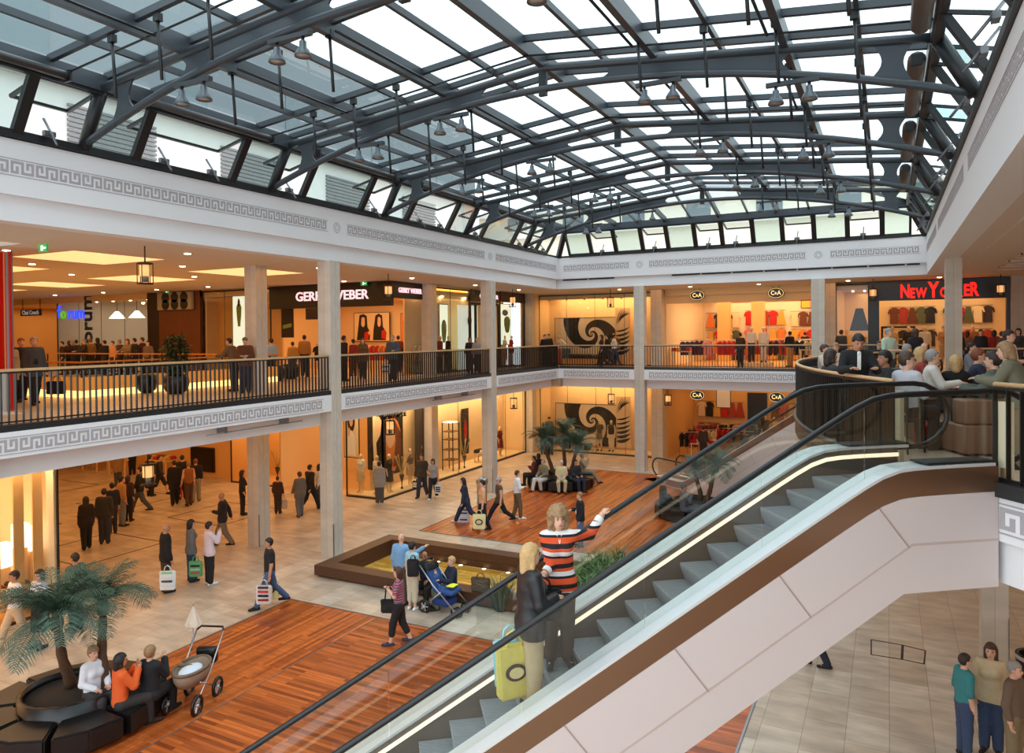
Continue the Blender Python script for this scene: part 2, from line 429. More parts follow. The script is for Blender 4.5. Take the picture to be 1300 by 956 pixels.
    if hair is not None:
        def hf(P):
            Q = (P-hc) @ M3; th = .016*k+(.006 if fem else 0)
            d = ell_sd(Q, (0, -.014*k, .03*k), (.073*k+th, .092*k+th, .098*k+th))
            cut = np.minimum(Q[:, 1]-.035*k, .058*k-Q[:, 2]); cut2 = np.minimum(Q[:, 1]+.02*k, .02*k-Q[:, 2])
            d = np.maximum(d, np.maximum(cut, cut2)); d = np.maximum(d, -.075*k-.02*hl*k-Q[:, 2])
            if hl >= 1:
                L = (.10+.11*(hl-1))*k
                b = seg_sd(Q, np.array((0, -.05*k, 0)), np.array((0, -.065*k, -L)), .082*k, .07*k, 1., None)
                for s in (-1, 1): b = smin(b, seg_sd(Q, np.array((s*.075*k, -.01*k, .03*k)), np.array((s*.08*k, -.015*k, -L*.8)), .028*k, .026*k), .03)
                b = np.maximum(b, np.minimum(Q[:, 1]-.03*k, .05*k-Q[:, 2])); d = smin(d, b, .02)
            if shag: d = d-.022*k+shag*np.sin(Q[:, 0]*62/k+1)*np.sin(Q[:, 1]*57/k)*np.sin(Q[:, 2]*49/k+2); d = np.maximum(d, np.minimum(Q[:, 1]-.05*k, .05*k-Q[:, 2]))
            return d
        cl('hair', hf, hairmat(hair), hc-.17-.11*hl, hc+.17)
    if hat is not None:
        cl('cap', lambda P: np.maximum(smin(ell_sd((P-hc) @ M3, (0, -.005*k, .05*k), (.095*k, .115*k, .085*k)), ell_sd((P-hc) @ M3, (0, .07*k, .055*k), (.075*k, .09*k, .012*k)), .02), .03*k-((P-hc) @ M3)[:, 2]), hat, hc-.2, hc+.2)
    if glasses:
        gm = MB()
        for s in (-1, 1):
            q = [hc+M3 @ np.array((s*.033*k+.026*k*math.cos(t), .1*k, .013*k+.02*k*math.sin(t))) for t in [i*.63 for i in range(10)]]; gm.tube(q, .004*k, 4, closed=True)
        gm.build('glasses', mat('glasses_frame', (30, 26, 26), .4), root)
    root['_j'] = 0; del root['_j']
    PJ[root.name] = (J, face, Vector(foot)); return root
PJ = {}
def wrist(root, n='R', drop=.08):
    J, face, foot = PJ[root.name]; d = (J['wri'+n]-J['elb'+n]).normalized()
    return foot+Matrix.Rotation(face, 3, 'Z') @ (J['wri'+n]+d*drop)
def heading(p, deg):
    """deg: 0 away from the camera, 90 to the left of the picture, 180 towards it, 270 to the right"""
    return math.atan2(-p[0], p[1])+R(deg)
# ------------------------------------------------------------ surface materials
def brickmat(name, c1, c2, mortar, sx, sy, rough=.35, msize=.006, streak=.25, offs=.5, rot=0., spec=.5, sq=1.0, bumpm=.2, sc2=(1.2, 9, 3)):
    m = bpy.data.materials.new(name); m.use_nodes = True; nt = m.node_tree; b = nt.nodes['Principled BSDF']
    tc = nt.nodes.new('ShaderNodeTexCoord'); mp = nt.nodes.new('ShaderNodeMapping'); br = nt.nodes.new('ShaderNodeTexBrick')
    mp.inputs['Rotation'].default_value = (0, 0, rot); nt.links.new(tc.outputs['Object'], mp.inputs['Vector']); nt.links.new(mp.outputs[0], br.inputs['Vector'])
    br.inputs['Scale'].default_value = 1; br.inputs['Brick Width'].default_value = sx; br.inputs['Row Height'].default_value = sy
    br.inputs['Mortar Size'].default_value = msize; br.offset = offs; br.inputs['Bias'].default_value = 0; br.inputs['Mortar Smooth'].default_value = .1
    br.inputs['Color1'].default_value = lin(c1); br.inputs['Color2'].default_value = lin(c2); br.inputs['Mortar'].default_value = lin(mortar)
    n = nt.nodes.new('ShaderNodeTexNoise'); mp2 = nt.nodes.new('ShaderNodeMapping'); mp2.inputs['Rotation'].default_value = (0, 0, rot)
    mp2.inputs['Scale'].default_value = sc2; nt.links.new(tc.outputs['Object'], mp2.inputs[0]); nt.links.new(mp2.outputs[0], n.inputs['Vector'])
    n.inputs['Scale'].default_value = 1.3; n.inputs['Detail'].default_value = 5
    mx = nt.nodes.new('ShaderNodeMix'); mx.data_type = 'RGBA'; mx.blend_type = 'MULTIPLY'
    rp = nt.nodes.new('ShaderNodeMapRange'); rp.inputs['To Min'].default_value = 1-streak; rp.inputs['To Max'].default_value = 1+streak; rp.inputs['From Min'].default_value = .3; rp.inputs['From Max'].default_value = .7
    nt.links.new(n.outputs['Fac'], rp.inputs['Value']); mx.inputs[0].default_value = 1
    nt.links.new(br.outputs['Color'], mx.inputs[6]); nt.links.new(rp.outputs[0], mx.inputs[7]); nt.links.new(mx.outputs[2], b.inputs['Base Color'])
    b.inputs['Roughness'].default_value = rough; b.inputs['Specular IOR Level'].default_value = spec
    return m
STONE = brickmat('floor_stone_tiles', (202, 186, 168), (184, 164, 144), (152, 134, 118), 1.1, .66, .34, .006, .22, .5, R(90), sc2=(.9, 2.6, 1))
STONE_F1 = brickmat('upper_floor_stone', (200, 176, 150), (190, 166, 140), (160, 138, 116), 1.05, .62, .4, .006, .12, .5, R(90))
WOODY = brickmat('deck_planks_lengthwise', (206, 106, 46), (134, 58, 22), (76, 26, 8), 1.5, .085, .32, .0022, .22, .37, R(90), .4)
WOODX = brickmat('deck_planks_crosswise', (202, 104, 46), (132, 58, 22), (76, 26, 8), 1.5, .085, .32, .0022, .22, .37, 0, .4)
PILLAR = brickmat('pillar_limestone', (206, 196, 182), (196, 185, 170), (165, 152, 138), 9, 1.12, .55, .005, .08, 0)
WHITE = mat('white_plaster', (238, 238, 240), .7)
BEAMW = mat('white_beam', (226, 226, 230), .7)
KEYM = mat('meander_grey', (176, 170, 172), .7)
CEILW = mat('ceiling_plaster', (226, 214, 200), .75)
CEILR = mat('ceiling_plaster_right', (222, 208, 196), .75)
CURB = mat('black_granite', (40, 42, 44), .35, noise=.25, nscale=40)
BLACKM = mat('black_steel', (17, 17, 19), .45)
STEEL = mat('brushed_steel', (190, 192, 196), .32, 1.)
ALU = mat('grey_aluminium', (150, 152, 156), .4, .8)
RAILW = mat('handrail_wood', (206, 166, 118), .45, noise=.12, nscale=20)
CREAM = mat('shop_wall_cream', (236, 206, 158), .7)
CREAM2 = mat('shop_wall_ochre', (226, 178, 112), .7)
SHOPFLOOR = mat('shop_floor_warm', (214, 170, 112), .45, noise=.08)
GLASSW = glass('shop_glass', (244, 246, 242), .10)
GLASSB = glass('balustrade_glass', (226, 240, 238), .10)
DARKFR = mat('dark_window_frame', (36, 30, 26), .5)
F1 = 5.0; CE = 9.1; XL, XR, YB = -15.1, 1.44, 34.8

# ------------------------------------------------------------ ground floor
PX0, PX1, PY0, PY1 = -14.0, -7.95, 16.25, 18.85
struct('floor', MB().box(-50, 16, -4, PY0, -.5, 0).box(-50, 16, PY1, 62, -.5, 0).box(-50, PX0, PY0, PY1, -.5, 0).box(PX1, 16, PY0, PY1, -.5, 0), STONE, 'pale sandstone tile floor of the ground level')
m = MB().box(-14.5, -11.6, 21.1, 34.25, 0, .012); m2 = MB().box(-11.6, -2.2, 21.1, 34.25, 0, .012)
d = struct('floor_deck', m, WOODY, 'reddish timber deck panel at the palm seats'); m2.build('planking', WOODY, d)
d = struct('floor_deck', MB().box(-13.75, -10.95, 2.0, 14.15, 0, .012), WOODY, 'reddish timber deck panel in front of the fountain')
MB().box(-10.95, -2.2, 2.0, 14.15, 0, .012).build('planking', WOODX, d)
m = MB()
for (x0, x1, y0, y1) in ((-14.5, -2.2, 21.1, 34.25), (-13.75, -2.2, 2.0, 14.15)):
    for a, b in (((x0, y0), (x1, y0)), ((x0, y1), (x1, y1)), ((x0, y0), (x0, y1)), ((x1, y0), (x1, y1))):
        m.bar((a[0], a[1], .012), (b[0], b[1], .012), .04, .02)
m.bar((-10.95, 2, .012), (-10.95, 14.15, .012), .02, .012)
struct('trim_1', m, ALU, 'metal edge strip round the timber decks')
m = MB()
for (x0, x1, y0, y1) in ((-24.2, -21.4, 13.5, 16.3), (-24.2, -21.4, 18.6, 21.4), (-29.8, -27, 13.5, 16.3), (-29.8, -27, 18.6, 21.4), (-35.4, -32.6, 13.5, 16.3), (-35.4, -32.6, 18.6, 21.4)):
    for a, b in (((x0, y0), (x1, y0)), ((x0, y1), (x1, y1)), ((x0, y0), (x0, y1)), ((x1, y0), (x1, y1))):
        m.bar((a[0], a[1], .001), (b[0], b[1], .001), .05, .006)
struct('trim_2', m, DARKFR, 'dark inlaid lines in the side mall floor')
# service hatch in the floor at right
hp = [G(x, y, .003) for x, y in ((1106, 812), (1146, 819), (1175, 826), (1173, 843), (1145, 837), (1106, 831))]
m = MB()
for a, b in ((0, 1), (1, 2), (2, 3), (3, 4), (4, 5), (5, 0), (1, 4)): m.bar(hp[a], hp[b], .025 if (a, b) != (1, 4) else .05, .006)
tag(m.build('floor_hatch', DARKFR), 'steel framed service hatch in the stone floor under the escalator', 'floor hatch')

# ------------------------------------------------------------ upper floor slabs (with the void of the side mall)
vx0, vx1, vy0, vy1 = -38., -21.5, 13.6, 21.5
m = MB()
for (x0, x1, y0, y1) in ((-18.55, -15.6, -4, 34.8), (-18.55, -15.1, 34.8, 35.3), (-18.55, XR+9, 35.3, 54), (-50, -18.55, 10.4, vy0), (-50, -18.55, vy1, 25.2), (-50, vx0, vy0, vy1), (vx1, -18.55, vy0, vy1)):
    m.box(x0, x1, y0, y1, 4.06, F1)
struct('floor_upper', m, STONE_F1, 'stone floor of the upper gallery')
m = MB()   # left and back edge slabs between pillars
PYL = [7.2, 17.36, 27.5, 34.8]; segs = [(-4, 7.2), (7.65, 17.36), (17.81, 27.5), (27.95, 34.8)]
BX = [(-15.1, -11.1), (-10.6, -3.0), (-2.45, 1.44)]
for a, b in segs:
    m.box(-15.62, XL, a, b, 4.5, F1); m.box(-16.0, -15.56, a, b+.0, 4.05, 4.5)
for a, b in BX: m.box(a, b, YB, YB+.52, 4.5, F1); m.box(a-.4 if a < -15 else a, b, YB+.44, YB+.9, 4.05, 4.5)
m.box(-15.62, XL, YB, YB+.5, 4.5, F1)
struct('trim_3', m, WHITE, 'white edge band of the upper floor')
m = MB()
for a, b in segs: m.box(-15.4, XL-.01, a, b, F1, F1+.13)
for a, b in BX: m.box(a, b, YB+.01, YB+.3, F1, F1+.13)
struct('trim_4', m, CURB, 'black granite kerb under the railings')

# ------------------------------------------------------------ cornice under the glass roof
m = MB()
m.box(-15.7, XL, -4, YB, 9.6, 10.68); m.box(-15.7, XL-.13, -4, YB, 9.1, 9.6)
m.box(-15.7, XR+.6, YB, YB+.6, 9.6, 10.68); m.box(-15.7, XR+.6, YB+.13, YB+.6, 9.1, 9.6)
m.box(XR, XR+.6, -4, YB, 9.1, 10.68)
struct('trim_5', m, WHITE, 'white two-step cornice round the atrium')
m = MB()
x = -14.9
while x < 1.2:
    b = min(1.2, x+1.35)
    if not (-11.4 < x < -10.3 or -11.4 < b < -10.3 or -3.3 < x < -2.2 or -3.3 < b < -2.2): m.box(x, b, YB+.08, YB+.16, 9.52, 9.585)
    x += 1.42
struct('trim_6', m, BLACKM, 'row of dark vent slots under the back cornice')

# ------------------------------------------------------------ Greek key friezes
GK = ['111110111', '100010101', '101010101', '101010001', '111011111']
def meander(m, L, H, P, fwd, nrm, th=.006):
    """key pattern along direction fwd from point P (bottom left)"""
    cell = H/5; n = max(1, int(L/(cell*9.8))); u = L/n; cw = u/9.8
    f, nn = Vector(fwd), Vector(nrm); up = Vector((0, 0, 1)); P = Vector(P)
    for i in range(n):
        rows = GK if i % 2 == 0 else [r_[::-1] for r_ in GK]
        for r_, row in enumerate(rows):
            c = 0
            while c < 9:
                if row[c] == '1':
                    e = c
                    while e < 9 and row[e] == '1': e += 1
                    if e-c > 1 or True:
                        z = H-(r_+.5)*cell
                        m.obox(P+f*(i*u+(c+e)/2*cw)+up*z+nn*th/2, f*((e-c)/2*cw), nn*th, up*cell/2)
                    c = e
                else: c += 1
    for z in (-.045, H+.035): m.obox(P+f*(L/2)+up*z+nn*th/2, f*(L/2+.03), nn*th, up*.008)
def ring(m, P, nrm, r=.15):
    nn = Vector(nrm); x = nn.cross(Vector((0, 0, 1)))
    for rr in (r, r*.55): m.tube([Vector(P)+x*rr*math.cos(a)+Vector((0, 0, 1))*rr*math.sin(a) for a in [k*math.pi/10 for k in range(20)]], .012, 4, closed=True)
m = MB()
for a, b in ((-3.5, 7.0), (7.3, 17.25), (18.2, 27.0), (28.0, 34.5)): meander(m, b-a, .24, (XL, a, 10.02), (0, 1, 0), (1, 0, 0))
for y in (17.7, 27.5): ring(m, (XL, y, 10.13), (1, 0, 0))
struct('trim_7', m, KEYM, 'grey meander frieze on the left cornice')
m = MB()
for a, b in ((-14.8, -11.3), (-10.3, -3.2), (-2.2, 1.2)): meander(m, b-a, .23, (a, YB, 10.03), (1, 0, 0), (0, -1, 0))
for x in (-10.8, -2.7): ring(m, (x, YB, 10.14), (0, -1, 0))
struct('trim_8', m, KEYM, 'grey meander frieze on the back cornice')
m = MB()
for a, b in ((-3.5, 7.), (7.3, 17.2), (18.2, 27.), (28., 34.5)): meander(m, b-a, .24, (XR, a, 10.02), (0, 1, 0), (-1, 0, 0))
struct('trim_9', m, KEYM, 'grey meander frieze on the right cornice')
m = MB()
for a, b in segs: meander(m, b-a-.6, .24, (XL, a+.2, 4.62), (0, 1, 0), (1, 0, 0))
struct('trim_10', m, KEYM, 'grey meander frieze on the left floor edge')
m = MB()
for a, b in BX: meander(m, b-a-.5, .24, (a+.25, YB, 4.62), (1, 0, 0), (0, -1, 0))
struct('trim_11', m, KEYM, 'grey meander frieze on the back floor edge')

# ------------------------------------------------------------ stone pillars
def pillar(x0, x1, y0, y1, z0, z1, label, guard=True):
    t = thing('stone_pillar', label, 'pillar', ((x0+x1)/2, (y0+y1)/2, z0), group=None, kind='structure')
    MB().box(x0, x1, y0, y1, z0, z1).build('shaft', PILLAR, t, world=True)
    if guard and z0 == 0: MB().box(x1-.005, x1+.012, y0-.012, y0+.03, 0, 1.05).build('corner_guard', ALU, t, world=True)
    return t
pillar(-15.6, -15.1, 7.2, 7.65, 0, CE, 'pale stone pillar at the left picture edge')
pillar(-15.6, -15.1, 17.36, 17.81, 0, CE, 'tall pale stone pillar beside the corner of the fountain')
pillar(-15.6, -15.1, 27.5, 27.95, 0, CE, 'tall pale stone pillar beside the steel waste bin')
pillar(-11.1, -10.6, YB, YB+.5, 0, CE, 'tall pale stone pillar right of the spiral displays')
pillar(-3.0, -2.45, YB, YB+.5, 0, CE, 'pale stone pillar left of the black and red shop sign')
pillar(1.66, 2.12, 27.4, 27.85, F1, CE, 'pale stone pillar standing in front of the black and red shop sign')
pillar(1.66, 2.12, 17.4, 17.85, 0, 4.05, 'stone pillar under the upper right gallery beside the black bin')
pillar(-18.6, -18.1, 17.26, 17.75, 0, CE, 'shaded stone pillar of the inner row, behind the man in a flat cap')
pillar(-18.6, -18.1, 27.4, 27.9, 0, CE, 'stone pillar at the right end of the long black fashion sign', False)
pillar(-18.6, -18.1, 37.8, 38.3, 0, CE, 'narrow stone pillar in the far left corner', False)
pillar(-11.2, -10.6, 38.0, 38.5, 0, CE, 'inner stone pillar left of the red clothes shop', False)
pillar(-2.7, -2.2, 38.0, 38.5, 0, CE, 'inner stone pillar at the right end of the red clothes shop', False)
pillar(4.75, 5.3, 38.0, 38.5, F1, CE, 'inner stone pillar right of the black and red shop sign', False)

# ------------------------------------------------------------ ceilings
COF = [(x, y) for y in (11.9, 17.7) for x in (-21.85, -27.5, -33.2, -39)]
m = MB()
xs = sorted(set([-50, -15.7]+[v for x, y in COF for v in (x, x+2.85)])); ys = sorted(set([10.4, 25.2]+[v for x, y in COF for v in (y, y+2.75)]))
for i in range(len(xs)-1):
    for j in range(len(ys)-1):
        if not any(x <= (xs[i]+xs[i+1])/2 <= x+2.85 and y <= (ys[j]+ys[j+1])/2 <= y+2.75 for x, y in COF):
            m.box(xs[i], xs[i+1], ys[j], ys[j+1], CE, CE+.3)
m.box(-18.6, -15.7, -4, 10.4, CE, CE+.3); m.box(-18.6, -15.7, 25.2, 39.5, CE, CE+.3); m.box(-15.7, 12, YB+.6, 39.5, CE, CE+.3)
struct('ceiling', m, CEILW, 'plaster ceiling of the upper gallery')
LIGHTP = mat('ceiling_light_panel', (255, 222, 160), .6, emit=1.5)
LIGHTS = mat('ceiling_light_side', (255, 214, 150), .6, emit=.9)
for i, (x, y) in enumerate(COF):
    t = thing('ceiling_light', 'square glowing ceiling light coffer, %s row, number %d from the atrium' % ('near' if y < 15 else 'far', i % 4+1), 'ceiling light', (x+1.42, y+1.37, CE), group='square glowing light coffers in the side mall ceiling')
    MB().box(x+.35, x+2.5, y+.35, y+2.4, CE+.3, CE+.34).build('diffuser', LIGHTP, t, world=True)
    q = MB(); a = (x, y, CE); 
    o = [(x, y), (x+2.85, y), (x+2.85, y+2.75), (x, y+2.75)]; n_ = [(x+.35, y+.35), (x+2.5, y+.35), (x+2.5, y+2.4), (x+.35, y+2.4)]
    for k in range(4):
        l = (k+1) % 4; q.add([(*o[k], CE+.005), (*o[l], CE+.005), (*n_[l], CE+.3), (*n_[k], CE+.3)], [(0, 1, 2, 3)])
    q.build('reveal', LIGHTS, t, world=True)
struct('ceiling_sky_block', MB().box(-52, -15.7, -4, 56, 9.5, 9.6).box(-15.7, 16, YB+.6, 56, 9.5, 9.6).box(XR+.6, 16, -4, YB+.6, 9.5, 9.6), CEILW)  # unseen slab added to block the sky above shops and galleries
# right gallery ceiling with shallow diamond coffers
m = MB(); m.box(XR+.6, 14, -4, YB+.6, CE, CE+.3)
for y in np.arange(6, 34, 2.6):
    for x in (3.6, 6.4, 9.2):
        m.box(x, x+1.7, y, y+.06, CE-.05, CE); m.box(x, x+1.7, y+1.5, y+1.56, CE-.05, CE); m.box(x, x+.06, y, y+1.56, CE-.05, CE); m.box(x+1.64, x+1.7, y, y+1.56, CE-.05, CE)
m.box(2.5, 2.56, -4, 34, CE-.02, CE)
struct('ceiling_right', m, CEILR, 'plaster ceiling of the right gallery')

# recessed downlights in the gallery ceilings
DL = mat('downlight_glow', (255, 226, 176), .4, emit=12.)
t = thing('ceiling_downlight', 'small round recessed ceiling downlight of the upper gallery', 'downlight', (0, 0, 0), group='round ceiling downlights')
MB().lathe([(.001, .0), (.1, 0), (.085, -.03), (.001, -.045)], n=12).build('lens', DL, t)
MB().lathe([(.1, .0), (.13, 0), (.13, -.014), (.1, -.014)], n=14, cap=False).build('rim', ALU, t)
dl = [(-20.2, 10.9), (-20.2, 16.2), (-17, 13.8), (-17, 19), (-26, 16.2), (-23.3, 13.3), (-23.3, 19.2), (-17, 24.4), (-17, 29.5), (-20, 22.5), (-20.3, 24.2), (-24, 23.4), (-27.5, 23.4), (-31, 23.4), (-35, 23.4), (-39, 23.4), (-17, 34), (-12.5, 36.8), (-8.8, 36.8), (-5.5, 36.8), (-1.6, 36.8), (2, 36.8)]
for i, (x, y) in enumerate(dl):
    if i == 0: t.location = (x, y, CE)
    else: dup(t, (x, y, CE))
# ------------------------------------------------------------ steel and glass roof
RS = mat('roof_steel', (60, 66, 72), .4, .15)
RSD = mat('roof_steel_dark', (30, 32, 35), .45, .1)
RGL = glass('roof_glass', (226, 238, 240), .07)
CGL = glass('clerestory_glass', (204, 220, 220), .07)
XC = -6.83; HW = 7.62; ZE, ZR = 11.95, 12.74        # truss top chord: eave and ridge
TY = [-.9, 4.4, 9.69, 14.97, 20.06, 25.39, 30.76]
def zc(x): return ZR-(ZR-ZE)*abs(x-XC)/HW
YE = 34.12                                          # back eave
gr = thing('glass_roof', 'large pitched glass and steel roof over the atrium', 'glass roof', (XC, 15, ZE), kind='structure')
yb = [-4.0, -.9, 4.4, 9.69, 14.97, 20.06, 25.39, 30.76]
XP = [XC+1.275*k for k in range(-6, 7)]
XP[0], XP[-1] = XC-HW, XC+HW
for k in range(-6, 7):
    x = XP[k+6]; m = MB()
    if k % 2 == 0 and abs(k) < 6:
        m.bar((x, -4, zc(x)+.16), (x, 30.76, zc(x)+.16), .14, .34)
        m.bar((x, 30.76, zc(x)+.2), (x*.97+XC*.03, YE, ZE+.16), .12, .22)
        m.build('purlin', RS, gr, world=True)
    elif abs(k) == 6:
        m.bar((x, -4, zc(x)+.1), (x, YE, zc(x)+.1), .2, .34); m.build('eave_beam', RS, gr, world=True)
    else:
        m.bar((x, -4, zc(x)+.27), (x, 30.76, zc(x)+.27), .08, .13); m.bar((x, 30.76, zc(x)+.27), (x, YE, ZE+.16), .07, .1)
        m.build('glazing_bar', RS, gr, world=True)
m = MB().bar((XC-HW, YE, ZE+.06), (XC+HW, YE, ZE+.06), .2, .3); m.build('eave_beam', RS, gr, world=True)
m = MB()
for s in (-1, 1):
    m.bar((XC+s*HW*.999, YE, ZE+.1), (XC+s*5.1, 30.76, zc(XC+5.1)+.25), .08, .12)
m.build('hip_bar', RS, gr, world=True)
for t in TY[1:]+[36.]:
    m = MB()
    for dy in (-1.06, .1, 1.18):
        y = t+dy
        if y > 31.: continue
        for s in (-1, 1): m.bar((XC, y, zc(XC)+.27), (XC+s*HW, y, ZE+.27), .1, .13)
    if m.v: m.build('cross_bars', RS, gr, world=True)
for i in range(len(yb)-1):
    m = MB(); a, b = yb[i], yb[i+1]
    for s in (-1, 1): m.add([(XC, a, ZR+.34), (XC+s*HW, a, ZE+.34), (XC+s*HW, b, ZE+.34), (XC, b, ZR+.34)], [(0, 1, 2, 3)])
    m.build('glazing', RGL, gr, world=True)
m = MB()
for i in range(len(XP)-1):
    a, b = XP[i], XP[i+1]; m.add([(a, 30.77, zc(a)+.34), (b, 30.77, zc(b)+.34), (b, YE, ZE+.24), (a, YE, ZE+.24)], [(0, 1, 2, 3)])
m.build('glazing', RGL, gr, world=True)
for n, t in enumerate(TY[1:]):
    m = MB(); y = t-.85
    for s in (-1, 1): m.tube([(XC, y, zc(XC)-.02), (XC+s*(HW-.1), y, ZE+.02)], .022, 6)
    m.build('shade_rod', RSD, gr, world=True)
    if n:
        m = MB()
        for x in (XP[2]+.22, XP[4]+.22, XP[8]-.22, XP[10]-.22): m.tube([(x, t-4.2, zc(x)+.0), (x, t-.8, zc(x)+.0)], .03, 6)
        m.build('shade_tube', RSD, gr, world=True)
# ---- arched trusses
def zl(x): return 12.27-1.42*((x-XC)/8.27)**2
ORD = ['first', 'second', 'third', 'fourth', 'fifth', 'farthest']
for n, t in enumerate(TY[1:]):
    lab = ['arched steel roof truss overhead, nearest to the viewer', 'arched roof truss crossing the top left of the picture', 'large arched roof truss with ridge post at picture centre top', 'arched roof truss, third from the back wall', 'arched roof truss, second from the back wall', 'arched roof truss closest to the back wall'][n]
    tr = thing('roof_truss', lab, 'roof truss', (XC, t, ZR), group='arched steel trusses under the glass roof')
    MB().tube([(XC-HW, t, ZE), (XC, t, ZR), (XC+HW, t, ZE)], .088, 12).build('top_chord', RS, tr, world=True)
    MB().tube([(x, t, zl(x)) for x in np.linspace(XC-8.27, XC+8.2, 33)], .078, 12).build('bottom_chord', RS, tr, world=True)
    MB().box(XC-.09, XC+.09, t-.05, t+.05, zl(XC)-.16, ZR).build('ridge_post', RSD, tr, world=True)
    for s in (-1, 1):
        for name, d0, d1, cv in (('web_plate', 1.25, 5.35, .3), ('gusset_plate', 6.55, 7.3, .2)):
            A, B = [], []
            for q in range(9):
                u = q/8; bow = cv*math.sin(math.pi*u)
                x0 = XC+s*(d0+bow); x1 = XC+s*(d1-bow)
                f = lambda x: (zl(x), zc(x))
                A.append((x0, t, f(x0)[0]+(f(x0)[1]-f(x0)[0])*u)); B.append((x1, t, f(x1)[0]+(f(x1)[1]-f(x1)[0])*u))
            m = MB(); vs = []
            for yy in (t-.018, t+.018):
                vs += [(p[0], yy, p[2]) for p in A]+[(p[0], yy, p[2]) for p in B]
            fs = []
            for q in range(8):
                fs += [(q, q+1, 10+q, 9+q), (18+q, 27+q, 28+q, 19+q), (q, 18+q, 19+q, q+1), (9+q, 10+q, 28+q, 27+q)]
            m.add(vs, fs); m.build(name, RS, tr, world=True)
        MB().tube([(XC+s*HW, t, ZE), (XC+s*8.2, t, 10.85)], .13, 10).build('eave_leg', RSD, tr, world=True)
# ---- lamps under the trusses
sp = thing('roof_lamp', 'pair of grey bell lamps on a bracket under a roof truss', 'hanging lamp', (0, 0, 0), group='bell lamp pairs under the roof trusses')
MB().box(-.48, .48, -.05, .05, -.06, .02).build('bracket', RS, sp)
for x in (-.3, .3):
    MB().tube([(x, 0, -.06), (x, 0, -.16)], .03, 8).build('stem', RSD, sp)
    o = MB().lathe([(.03, -.12), (.06, -.14), (.065, -.24), (.10, -.28), (.145, -.36), (.15, -.40), (.135, -.40), (.09, -.29)], (x, 0, 0), 16, cap=False).build('lamp_shade', mat('lamp_grey', (92, 98, 104), .35, .5), sp)
    MB().lathe([(.001, -.36), (.125, -.37), (.125, -.385), (.001, -.385)], (x, 0, 0), 14).build('lens', mat('lamp_lens', (170, 164, 156), .25), sp)
first = True
for t in TY[1:]:
    for x in (-11.7, -9.25, -4.2, -1.6):
        loc = (x, t-.02 if t < 20 else t, zl(x)-.13)
        if first: sp.location = loc; first = False
        else: dup(sp, loc)
# ---- roof vent openers: leaning rods
sp = thing('vent_opener', 'thin dark spindle rod of a roof vent hanging from a glazing bar', 'vent opener', (0, 0, 0), group='spindle rods hanging from the roof vents')
MB().tube([(0, 0, 0), (.06, .02, -1.08)], .03, 7).build('rod', RSD, sp)
MB().box(-.07, .07, -.05, .05, -.06, .08).build('hinge', RSD, sp)
first = True
for t in TY[2:]:
    for dy, xs_ in ((-1.02, (-12.6, -11.35, -10.1, -4.33, -3.05, -1.78, -.49)), (1.15, (-11.95, -10.67, -9.37, -3.1, -1.8, -.5))):
        for x in xs_:
            if t > 30 and dy > 0: continue
            loc = (x, t+dy, zc(x)+.12 if dy < 0 else zc(x)+.02)
            if first: sp.location = loc; first = False
            else: dup(sp, loc)
# ---- slanted clerestory windows
ZS, ZT, IN = 10.78, 11.88, .66
def cler(name, n, P, fwd, inn, L, opened, acts):
    """P bottom corner, fwd unit along the wall, inn unit vector into the atrium"""
    f, i_ = Vector(fwd), Vector(inn); up = Vector((0, 0, 1)); P = Vector(P); tip = i_*IN+up*(ZT-ZS)
    t = thing('window_%d' % n, name, None, P, kind='structure')
    m = MB(); w = .05
    for a in (0, L): m.bar(P+f*min(max(a, w), L-w), P+f*min(max(a, w), L-w)+tip, .1, .12)
    m.bar(P, P+f*L, .14, .16); m.bar(P+tip, P+f*L+tip, .12, .14); m.build('window_frame', RSD, t, world=True)
    q0, q1 = P+f*.1+tip*.06, P+f*(L-.1)+tip*.06; r0, r1 = P+f*.1+tip*.95, P+f*(L-.1)+tip*.95
    out = -i_
    if opened:
        o = out*.95-up*.22; s0, s1 = r0+o, r1+o
        m = MB()
        for a, b in ((r0, s0), (r1, s1), (s0, s1), (r0, r1)): m.bar(a, b, .07, .06)
        fr = m.build('sash', RSD, t, world=True)
        MB().add([r0, r1, s1, s0], [(0, 1, 2, 3)]).build('pane', CGL, t, world=True)
    else: MB().add([q0, q1, r1, r0], [(0, 1, 2, 3)]).build('pane', CGL, t, world=True)
    for a in acts:
        p = P+f*a; m = MB(); e0 = p+i_*.42-up*.13; e1 = p+i_*-.05+up*.46+f*.02
        m.tube([e0, e1], .026, 7); m.obox(p+i_*.16+up*.12, f*.11, i_*.05, up*.05); m.build('opener', mat('opener_grey', (112, 114, 118), .35, .7), t, world=True)
k = 1
ML = [-.9, .3, 3.1, 4.4, 5.6, 8.35, 9.69, 10.87, 13.6, 14.97, 16.15, 18.8, 20.06, 21.3, 24.0, 25.39, 26.6, 29.4, 30.76, 32., 33.3]
OPL = [0, 0, 0, 0, 0, 1, 0, 1, 0, 1, 0, 1, 0, 1, 0, 1, 0, 1, 1, 1]
for a, b, o in zip(ML[:-1], ML[1:], OPL):
    cler('slanted %s clerestory window of the left side, %s' % ('open' if o else 'fixed', 'wide' if b-a > 2 else 'narrow'), k, (XL, a, ZS), (0, 1, 0), (1, 0, 0), b-a, o, ([.55] if b-a < 2 else [.65, 2.0]) if o else []); k += 1
    cler('slanted clerestory window of the right side', k, (XR, a, ZS), (0, 1, 0), (-1, 0, 0), b-a, o, ([.55] if b-a < 2 else [.65, 2.0]) if o else []); k += 1
MBK = [-14.5, -13.25, -11.95, -10.58, -9.33, -8.02, -6.78, -5.41, -4.15, -2.85, -1.52, -.19, .9]
OPB = [0, 1, 0, 1, 0, 1, 1, 0, 1, 0, 1, 0]
